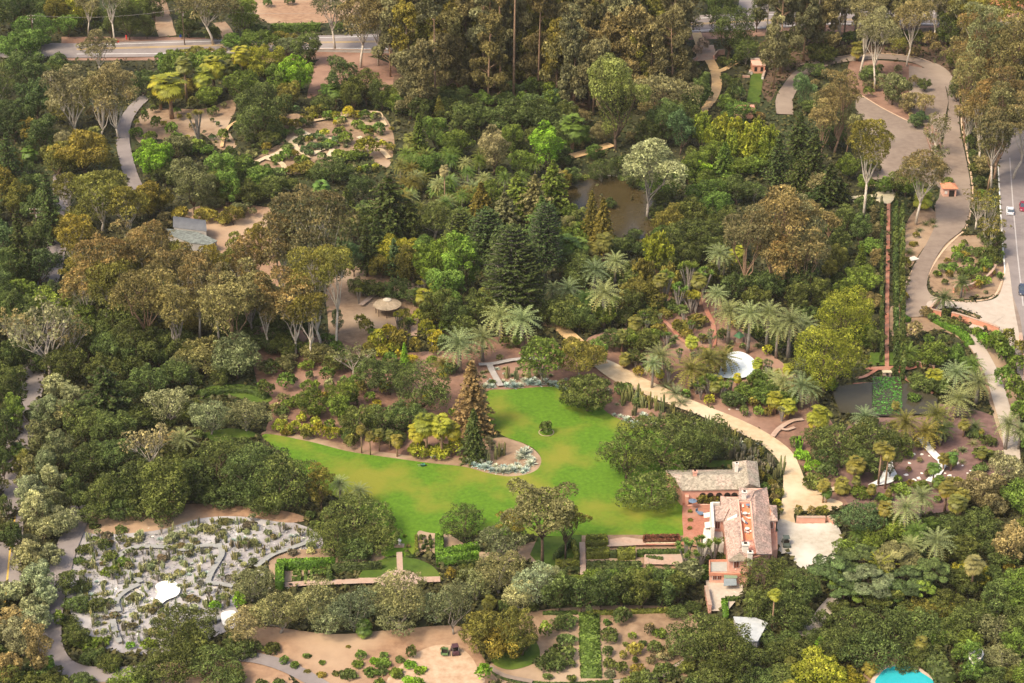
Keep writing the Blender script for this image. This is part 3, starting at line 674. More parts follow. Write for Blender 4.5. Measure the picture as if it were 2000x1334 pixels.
# kind -> (model, thing name, category, bark)
def _rng(s): return np.random.default_rng(s)
KINDS = {
 'oak': dict(f=lambda a, c, r: m_broad(a, c, r, 14000, .029, 30, 6), n='oak_tree', cat='tree', bark='brown', clear=.03, v=5),
 'bigoak': dict(f=lambda a, c, r: m_broad(a, c, r, 20000, .0215, 44, 7), n='oak_tree', cat='tree', bark='brown', clear=.05, v=3),
 'dome': dict(f=lambda a, c, r: m_broad(a, c, r, 16000, .026, 60, 5), n='domed_tree', cat='tree', bark='brown', clear=.05, v=2),
 'tree': dict(f=lambda a, c, r: m_broad(a, c, r, 12000, .032, 24, 5), n='broadleaf_tree', cat='tree', bark='brown', clear=.04, v=5),
 'olive': dict(f=lambda a, c, r: m_broad(a, c, r, 13000, .026, 36, 7), n='olive_tree', cat='tree', bark='grey', clear=.1, v=3),
 'euc': dict(f=lambda a, c, r: m_euc(a, c, r), n='eucalyptus_tree', cat='tree', bark='white', clear=.42, v=5, T=1),
 'cedar': dict(f=lambda a, c, r: m_euc(a, c, r, 9000, .030, 15, 0, .24), n='cedar_tree', cat='tree', bark='brown', clear=.5, v=2, T=1),
 'brn': dict(f=lambda a, c, r: m_euc(a, c, r, 10000, .032, 10, .5, .3), n='eucalyptus_tree', cat='tree', bark='tan', clear=.35, v=3, T=1),
 'grove': dict(f=lambda a, c, r: m_grove(a, c, r), n='eucalyptus_tree', cat='tree', bark='tan', clear=.42, v=5, T=1),
 'pine': dict(f=lambda a, c, r: m_conifer(a, c, r, 'pine'), n='pine_tree', cat='tree', bark='brown', clear=.1, v=3, T=1),
 'cone': dict(f=lambda a, c, r: m_conifer(a, c, r, 'cone', 6500, .05), n='conical_tree', cat='tree', bark='brown', clear=.04, v=2, T=1),
 'bunya': dict(f=lambda a, c, r: m_conifer(a, c, r, 'bunya', 9000, .045), n='bunya_tree', cat='tree', bark='grey', clear=.2, v=2, T=1),
 'col': dict(f=lambda a, c, r: m_column(a, r), n='cypress_tree', cat='tree', bark='brown', clear=0, v=2, T=1),
 'plume': dict(f=lambda a, c, r: m_plume(a, r), n='bamboo_clump', cat='bamboo', bark='tan', clear=0, v=3),
 'pads': dict(f=lambda a, c, r: m_pads(a, r), n='umbrella_pine', cat='tree', bark='brown', clear=.3, v=3),
 'palm': dict(f=lambda a, c, r: m_palm(a, r), n='date_palm', cat='palm', bark='grey', clear=0, v=3, T=1, trunk='trunk'),
 'fan': dict(f=lambda a, c, r: m_fan(a, r), n='fan_palm', cat='palm', bark='tan', clear=0, v=3, T=1),
 'cycad': dict(f=lambda a, c, r: m_palm(.55, r, 34, .15, .15, .8), n='cycad', cat='cycad', bark='brown', clear=0, v=2, T=1),
 'multi': dict(f=lambda a, c, r: m_multi(a, r), n='tree_aloe', cat='succulent', bark='grey', clear=0, v=3, T=1),
 'bare': dict(f=lambda a, c, r: m_bare(a, c, r), n='sparse_tree', cat='tree', bark='white', clear=.1, v=3, T=1),
 'shrub': dict(f=lambda a, c, r: m_shrub(a, r), n='shrub', cat='shrub', bark='brown', clear=0, v=5),
 'agave': dict(f=lambda a, c, r: m_rosette(.75, r), n='agave', cat='agave', bark='grey', clear=0, v=3, T=1),
 'cactus': dict(f=lambda a, c, r: m_cactus(a, r), n='cactus', cat='cactus', bark='grey', clear=0, v=4, T=1),
}
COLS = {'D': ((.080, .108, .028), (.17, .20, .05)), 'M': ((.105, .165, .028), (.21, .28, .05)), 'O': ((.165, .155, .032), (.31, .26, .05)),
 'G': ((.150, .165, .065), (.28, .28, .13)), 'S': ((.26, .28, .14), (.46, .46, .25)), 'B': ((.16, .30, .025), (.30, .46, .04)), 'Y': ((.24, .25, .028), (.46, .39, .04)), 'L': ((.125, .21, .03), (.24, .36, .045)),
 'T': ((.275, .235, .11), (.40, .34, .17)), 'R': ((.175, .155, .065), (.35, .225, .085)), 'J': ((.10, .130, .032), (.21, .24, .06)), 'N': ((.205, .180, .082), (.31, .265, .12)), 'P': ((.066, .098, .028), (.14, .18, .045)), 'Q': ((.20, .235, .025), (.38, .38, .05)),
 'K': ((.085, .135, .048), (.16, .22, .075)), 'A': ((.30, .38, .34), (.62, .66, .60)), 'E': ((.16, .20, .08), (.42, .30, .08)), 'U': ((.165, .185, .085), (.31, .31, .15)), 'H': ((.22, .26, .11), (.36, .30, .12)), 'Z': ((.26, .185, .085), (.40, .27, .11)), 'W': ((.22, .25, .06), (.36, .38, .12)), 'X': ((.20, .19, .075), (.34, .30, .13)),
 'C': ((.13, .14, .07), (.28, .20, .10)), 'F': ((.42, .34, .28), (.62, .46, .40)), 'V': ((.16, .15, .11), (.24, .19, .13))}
CN = {'D': 'dark green', 'M': 'mid green', 'O': 'olive green', 'G': 'grey green', 'S': 'silvery pale green', 'B': 'bright lime green', 'Y': 'yellow green', 'T': 'tan', 'R': 'rusty orange',
 'N': 'brownish olive', 'P': 'deep green', 'K': 'bluish dark green', 'A': 'pale blue', 'E': 'green and gold', 'U': 'sage green', 'C': 'brown green', 'F': 'pinkish', 'V': 'purplish brown', 'J': 'evenly textured green', 'L': 'fresh green', 'Q': 'golden green', 'H': 'soft green', 'Z': 'golden brown', 'W': 'pale green', 'X': 'brownish green'}
CACHE = {}; THINGS = []; OCC = []
prnd = random.Random(7)
def model(kind, asp, clear, var, rad=4.0):
    lod = 0 if rad < 1.6 else (1 if rad < 3.4 else (2 if rad < 6 else 3)); lod = 2 if kind in ('palm', 'fan', 'cycad', 'multi', 'agave', 'cactus', 'shrub', 'col', 'plume', 'bare') and lod > 2 else lod
    if kind in ('palm', 'fan', 'cycad', 'multi', 'agave', 'cactus'): lod = 2
    LQ[0] = (1.9, 1.3, 1.0, .68)[lod] if kind != 'bigoak' else (1.9, 1.6, 1.25, .95)[lod]
    K_ = KINDS[kind]; ab = round(math.log(max(.35, asp)) / .22); cb = round(clear / .12); key = (kind, ab, cb, var, lod)
    if kind in ('cycad', 'agave'): key = (kind, 0, 0, var)
    if key not in CACHE:
        a = math.exp(ab * .22); rng = np.random.default_rng(abs(hash((kind == 'x', ab, cb, var, sum(map(ord, kind))))) % 2 ** 31)
        mb, V, lf = K_['f'](a, cb * .12, rng)
        if isinstance(V, tuple): crown = np_mesh(K_['n'] + "_body", V[1], V[2], leaf=lf)
        else: crown = quad_mesh(K_['n'] + "_crown", V, lf)
        crown.materials.append(SPIKE if kind in ('agave', 'cactus', 'palm', 'fan', 'cycad', 'multi') else LEAF)
        tm = None
        if mb is not None and mb.v:
            tm = bpy.data.meshes.new(K_['n'] + "_trunk"); tm.from_pydata(mb.v, [], mb.f); tm.polygons.foreach_set("use_smooth", [True] * len(tm.polygons)); tm.update()
            tm.materials.append(BARK[K_['bark']])
        H = max(v.co.z for v in crown.vertices)
        CACHE[key] = (crown, tm, a, H)
    return CACHE[key]
def plant(kind, x, y0, y1, w_, col, clear=None, bark=None, label=None, group=None, occ=True, zbase=0.0):
    """crown seen between rows y0 and y1 (or y1 = foot of the tree for tall kinds), w_ wide, in picture pixels"""
    K_ = KINDS[kind]; cl = K_['clear'] if clear is None else clear
    if K_.get('T'):
        g = P(x, y1, zbase); Y = g.y; s = scale_at(Y, 5); rad = w_ / 2 / s * {'palm': 1.25, 'cone': 1.1, 'fan': 1.1}.get(kind, 1)
        H = max(.3, height_of(Y, y0) - zbase - (rad * .25 if kind not in ('agave', 'cycad') else 0))
        if kind in ('agave', 'cycad'): H = rad * .75
        zc = zbase + H * (.75 if kind in ('palm', 'fan', 'euc', 'brn') else .5)
        X = (x - 1000) / FPX * (Y * CP - (zc - HC) * SP)
    else:
        yc = (y0 + y1) / 2; hh = (y1 - y0) / 2; z = 3.0
        for _ in range(4):
            q = P(x, yc, z); f = (q.y * CP - (z - HC) * SP); s = FPX / f; th = math.atan2(HC - z, q.y); rad = w_ / 2 / s
            v2 = (hh / s) ** 2 - (rad * math.sin(th)) ** 2; v = math.sqrt(max(v2, 0)) / math.cos(th); v = min(max(v, rad * .42), rad * 1.9)
            H = 2 * v / (1 - cl); z = zbase + H - v
        X, Y = q.x, q.y
    asp = H / rad; var = prnd.randrange(K_['v']); crown, tm, a, Hm = model(kind, asp, cl, var, rad)
    K_ = dict(K_)
    if kind == 'tree': K_['n'] = {'N': 'gum_tree', 'T': 'gum_tree', 'R': 'gum_tree', 'X': 'gum_tree', 'G': 'olive_tree', 'S': 'olive_tree', 'O': 'yellowing_tree', 'Y': 'yellowing_tree', 'W': 'yellowing_tree'}.get(col, 'broadleaf_tree')
    t = empty(K_['n'], (X, Y, zbase), 0)
    rz = prnd.uniform(0, 6.283); sz = H / Hm
    base, tipc = COLS[col]; j = prnd.uniform(.78, 1.28); h = prnd.uniform(-.13, .13)
    if label: j = .97 + (j - .78) * .16; h *= .3
    adj = lambda c: (c[0] * j * (1 + h) * 1.02, c[1] * j * 1.0, c[2] * j * (1 - h) * .88)
    parts = []
    nm = 'crown' if K_['cat'] in ('tree', 'palm', 'bamboo') else ('leaves' if kind != 'cactus' else 'stems')
    if tm is None:     # one mesh: the thing is the mesh itself
        bpy.data.objects.remove(t); t = bpy.data.objects.new(K_['n'], crown); COL.objects.link(t); t.location = (X, Y, zbase); o = t
    else:
        o = bpy.data.objects.new(nm, crown); COL.objects.link(o); o.parent = t
        q = bpy.data.objects.new('trunk', tm); COL.objects.link(q); q.parent = t; q.scale = (rad, rad, sz); q.rotation_euler = (0, 0, rz)
        if bark and bark != K_['bark']:
            q.material_slots[0].link = 'OBJECT'; q.material_slots[0].material = BARK[bark]
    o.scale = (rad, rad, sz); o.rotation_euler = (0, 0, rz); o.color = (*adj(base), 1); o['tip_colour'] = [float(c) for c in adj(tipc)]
    bx = (x, y0, y1, w_); THINGS.append(dict(o=t, kind=kind, x=x, y0=y0, y1=y1, w=w_, col=col, H=H, rad=rad, label=label, group=group, name=K_['n'], cat=K_['cat']))
    if occ: OCC.append((x, y0, (y1 if not K_.get('T') or kind in ('pine', 'cone', 'col', 'bunya', 'shrub') else y0 + (y1 - y0) * .62), w_))
    return t
def table(txt):
    """lines: kind col  x,y0,y1,w[,clear] x,y0,y1,w ...   (# label may follow for a single one)"""
    for ln in txt.strip().splitlines():
        ln, _, lab = ln.partition('#'); tk = ln.split()
        if not tk: continue
        kind, col = tk[0], tk[1]; bark = None
        if ':' in kind: kind, bark = kind.split(':')
        for q in tk[2:]:
            v = [float(c) for c in q.split(',')]
            plant(kind, *v[:4], col, *(v[4:5]), bark=bark, label=lab.strip() or None)
# ================================================================ planting, picture coordinates (2000 x 1334)
table("""
tree M 45,52,128,130 480,-5,70,70 460,62,100,60 505,55,110,80
tree D 55,95,195,95 20,-30,55,90 100,-15,50,95 115,100,160,60 300,-20,40,60 60,60,100,80
tree O 110,-25,58,60 365,88,130,80 555,58,95,60 420,90,135,70
tree Y 155,-10,58,60 # yellowish tree with orange flowers above the far end of the road
euc N 215,-45,85,70 165,-30,70,60
tree D 215,15,72,45 250,10,76,60 285,25,74,40 415,50,84,40
tree M 345,96,165,70 320,100,150,50 395,95,150,60 440,95,160,60 455,120,170,70
brn:white N 190,48,150,85,.35 # half bare gum tree overhanging the near kerb of the road
euc N 410,-55,88,130 # wide gum tree with two white trunks beside the road and power pole
brn:white T 140,113,268,128,.22 220,104,272,108,.25
brn:white X 185,125,275,100,.25
tree O 165,248,345,120 110,275,350,90
tree T 130,250,320,60
tree P 70,150,235,85 25,190,280,100 85,225,310,80 60,330,420,90 85,370,450,80 60,430,530,90 20,480,570,80
pine P 20,250,420,80 95,330,480,80
tree K 10,430,540,90 75,480,560,80
pine P 40,400,560,80
tree O 15,285,345,60 15,320,420,70 35,345,430,60 60,230,290,50
oak D 505,165,275,135 # big dark oak standing alone between the dirt path and the sand garden
fan Y 330,130,232,80 415,100,185,60 470,85,172,50 395,125,198,50 310,140,215,50
fan O 360,105,200,50 440,110,180,45
oak D 305,168,213,45
shrub M 283,208,246,20 302,224,256,22 333,236,268,32 348,255,278,30 266,246,274,34 293,254,280,34 380,268,300,50 372,280,305,40 437,250,280,30 400,282,300,40
shrub D 415,205,228,30 345,265,290,36 450,285,320,40
multi O 385,205,278,55 # shaggy clump of tree yucca between the clipped shrubs and the oak
tree B 300,272,352,90 # bright lime flat headed tree beside the bend of the narrow drive
tree G 375,302,415,88 345,262,315,70 # 
tree M 430,290,372,80 470,300,360,80 510,320,370,70 445,330,400,60
oak D 430,335,398,80 480,350,402,70
shrub D 522,-4,14,26 567,-6,10,26
tree D 500,45,72,50 600,62,125,70
tree G 560,70,110,60
tree Y 520,85,165,85 485,95,150,60
tree B 580,105,182,78 # bright green bushy tree left of the reddish slope
tree M 540,120,180,60 555,150,185,60 640,160,205,40
euc:white N 700,-40,132,120 650,-50,100,90 735,-30,128,90 # 
oak D 668,112,205,80 715,130,205,70 745,150,215,60
tree D 690,150,215,60 630,185,225,50
fan M 655,155,212,45
tree M 770,165,218,60 790,180,225,50
shrub O 545,225,250,50 575,228,252,40 620,200,232,45 600,222,246,30 555,198,222,30
shrub Y 655,215,236,26 680,205,232,34 697,215,234,30 712,262,310,60 # 
shrub M 640,214,236,30 665,225,240,30 712,212,236,30 730,215,236,26 700,232,252,30 715,240,258,34 742,238,264,34 675,255,285,40 640,270,292,40 665,290,316,50 690,290,316,40 560,288,312,40 540,300,318,34 590,300,330,40
shrub K 588,262,278,20 600,262,276,20 612,258,272,22 624,260,276,20 634,268,282,22 610,276,292,26 622,278,296,26 595,282,300,28 604,290,306,26 640,276,294,26 655,264,280,24 560,278,294,34 628,296,314,22 580,268,284,20 585,250,266,24 570,246,262,24
shrub O 575,318,345,45 600,312,345,50 665,245,262,30 720,248,258,26
shrub D 612,330,352,40 540,325,350,50
agave U 700,240,252,16 685,244,256,14 745,250,264,20 735,262,274,18
""")
# the tall gum grove, three staggered rows
g_ = random.Random(11)
for row, (yb, x0, x1, n, yt) in enumerate(((105, 760, 1350, 17, -120), (140, 775, 1340, 17, -80), (178, 790, 1330, 16, -40), (212, 1060, 1330, 7, 10))):
    for i in range(n):
        x = x0 + (x1 - x0) * (i + g_.uniform(.2, .8)) / n
        plant('grove', x, yt + g_.uniform(-25, 35), yb + g_.uniform(-10, 10), g_.uniform(66, 100), g_.choice("NNNO"), clear=g_.choice([.34, .42, .5]))
table("""
grove N 800,70,232,90,.3 835,60,236,80,.3
grove N 1240,-10,212,110,.25 1160,60,225,100,.25 1320,40,200,100,.2 1120,60,220,80,.3 760,-20,150,80,.3
brn N 1290,130,252,130,.15 1225,30,200,120,.2
tree D 820,185,245,60 870,190,240,80 920,195,250,80 970,205,255,80 1020,190,250,80 1065,200,262,80 1110,195,262,60 900,215,275,70 1300,190,285,90 1265,230,290,60 1340,180,265,60
tree K 880,175,220,60 1040,180,225,60 1330,215,300,60 1100,225,285,50
tree M 850,225,290,60 890,250,310,70 1000,240,300,60 1020,290,345,60
cone O 858,180,245,38 # 
cone M 818,215,300,42
fan M 1118,215,300,70 # dark broad leaved palms between the lime tree and the pond path
tree D 1090,250,310,50
tree T 965,240,340,75 # pale willowy tree amid the dark wood behind the kentia palms
tree B 1068,232,340,82 # brightest lime green tree in the wood beside the pond
tree W 1205,106,292,126 # large pale green tree rising in front of the tall gum grove
euc:grey S 1268,255,432,150,.4 # silvery round headed tree with bare trunk at the edge of the brown pond
tree D 1425,-10,112,92 # dense dark green tree beside the gate at the far end of the tan walk
tree D 1480,-20,60,50 1395,-25,40,40
shrub F 1372,72,104,34 # pinkish flowering shrub beside the gate
shrub F 1362,88,108,26
tree D 1345,115,180,55 1370,140,215,45 1350,170,230,50
shrub D 1410,108,130,26 1425,112,132,26 1440,104,128,30 1418,142,168,26 1435,150,180,36 1440,165,200,34 1425,170,200,26 1385,170,200,20 1380,140,165,16
tree M 1418,180,222,44 1445,90,118,24
plume Q 1375,215,290,60 1412,212,300,60 1445,225,300,60 1478,225,305,60 1505,240,300,40 1395,240,310,50 1430,250,320,50 1462,250,325,50 1495,262,330,50
cone M 1415,268,345,64
tree M 1360,290,345,60 1380,330,385,70 1450,300,345,70 1390,275,330,60 1480,300,345,60 1400,345,400,60 1345,310,360,50
tree B 1372,310,350,50 1395,345,372,40
pine P 1560,205,345,100 1590,240,380,90 1520,250,370,70 1620,310,400,80 1560,300,390,80
tree K 1570,142,215,48
grove N 1530,-60,145,85,.3 1575,-40,120,80,.35 1610,-30,112,75,.3 1515,20,175,60,.4
euc N 1690,-30,155,95,.5 1640,-50,90,80,.4 1720,0,180,85,.45 1780,-10,130,80,.4 1830,-40,90,80,.4 1740,-60,60,80,.3
tree D 1605,85,125,70 1590,120,150,50 1545,60,85,30 1850,20,90,60 1865,100,135,40 1700,125,172,50
tree G 1745,140,205,72 # grey green bush on the island of the parking loop
tree D 1805,152,180,30 # small round dark tree standing on the parking island
brn N 1640,125,300,90,.25 1610,180,310,70,.2 1808,178,225,50,.3
tree N 1775,180,222,40
tree K 1790,222,252,34 1800,215,240,40
bare G 1830,215,305,60
euc O 1700,216,432,112,.58 # tall flat topped gum leaning over the parking with a long white trunk
euc R 1800,278,440,112,.52 # orange tipped gum with a stout pale trunk left of the gatehouse
shrub G 1710,315,338,34
tree M 1660,300,350,60 1630,345,380,60 1690,340,375,40 1730,345,380,40 1770,340,385,50
brn X 1930,-10,250,110,.2 1985,20,290,110,.2 1900,90,280,90,.25 1960,150,350,110,.3 1940,240,372,80,.45
euc R 1930,15,215,110,.3 1985,40,260,110,.3 1905,60,250,90,.25 1965,110,320,120,.35 1925,150,330,100,.4 1995,170,350,100,.4 1950,200,372,90,.5 1900,170,290,70,.3
euc O 1975,-30,160,110,.3 1920,-30,120,90,.3 1890,-40,100,80,.35 2040,60,300,120,.3
tree N 1895,40,110,60 1880,20,70,60
shrub D 1882,160,190,22 1884,185,215,24 1886,210,240,24 1890,236,266,24 1895,262,292,26 1900,290,320,28 1905,315,345,30 1912,342,372,32
tree M 1915,370,410,30
bare O 1930,370,480,50 1910,360,450,60 1935,420,500,60
tree D 1940,440,500,50 1925,450,480,30 1905,380,430,24
# ---- second band
oak P 25,560,660,90 60,600,690,70
tree M 30,540,600,90 10,590,650,60
oak D 105,120,170,50
euc O 190,318,455,140,.25 130,330,420,70,.3 150,410,560,80,.3 235,345,470,90,.25 160,480,600,80,.3
tree O 290,350,425,80 310,365,420,60 120,415,480,50
bare T 90,580,735,150 35,595,720,80 135,610,720,90
tree M 100,560,640,100 160,590,660,90
euc O 355,462,620,80,.3 405,470,640,80,.3
tree O 455,400,440,50 505,430,500,60
tree N 440,490,540,60
euc R 190,450,640,125,.4 250,415,600,125,.4 300,420,620,110,.4 345,470,650,100,.45 160,500,650,90,.35 380,490,680,100,.45 420,500,690,90,.5
euc:grey O 225,478,650,135,.3
euc:tan X 285,500,690,140,.35 440,530,715,130,.35
euc:grey X 345,535,710,120,.35 485,495,660,110,.35
euc R 590,350,610,175,.35 535,400,610,100,.35 570,520,700,110,.3 480,450,620,80,.35 520,520,690,90,.35 # 
euc O 620,470,680,120,.3 650,476,692,80,.62 600,560,710,90,.35
tree G 360,305,372,60
oak D 240,580,680,110 170,620,700,90 300,640,700,90 350,640,690,90 480,600,660,80 440,640,690,90 540,640,690,90 220,650,730,100
tree D 540,590,660,90 610,610,670,50 430,590,640,90
shrub O 400,412,428,60 350,405,425,50 440,420,440,40
tree K 690,470,540,50 660,600,650,30
oak D 650,300,360,90 700,340,400,60 720,390,440,60 690,400,480,70 640,370,420,50
pine P 760,325,470,150 # widest dark feathery conifer in the wood above the gazebo clearing
pine P 735,415,520,80 800,380,470,70 715,430,540,60
pine K 770,460,545,50
""")
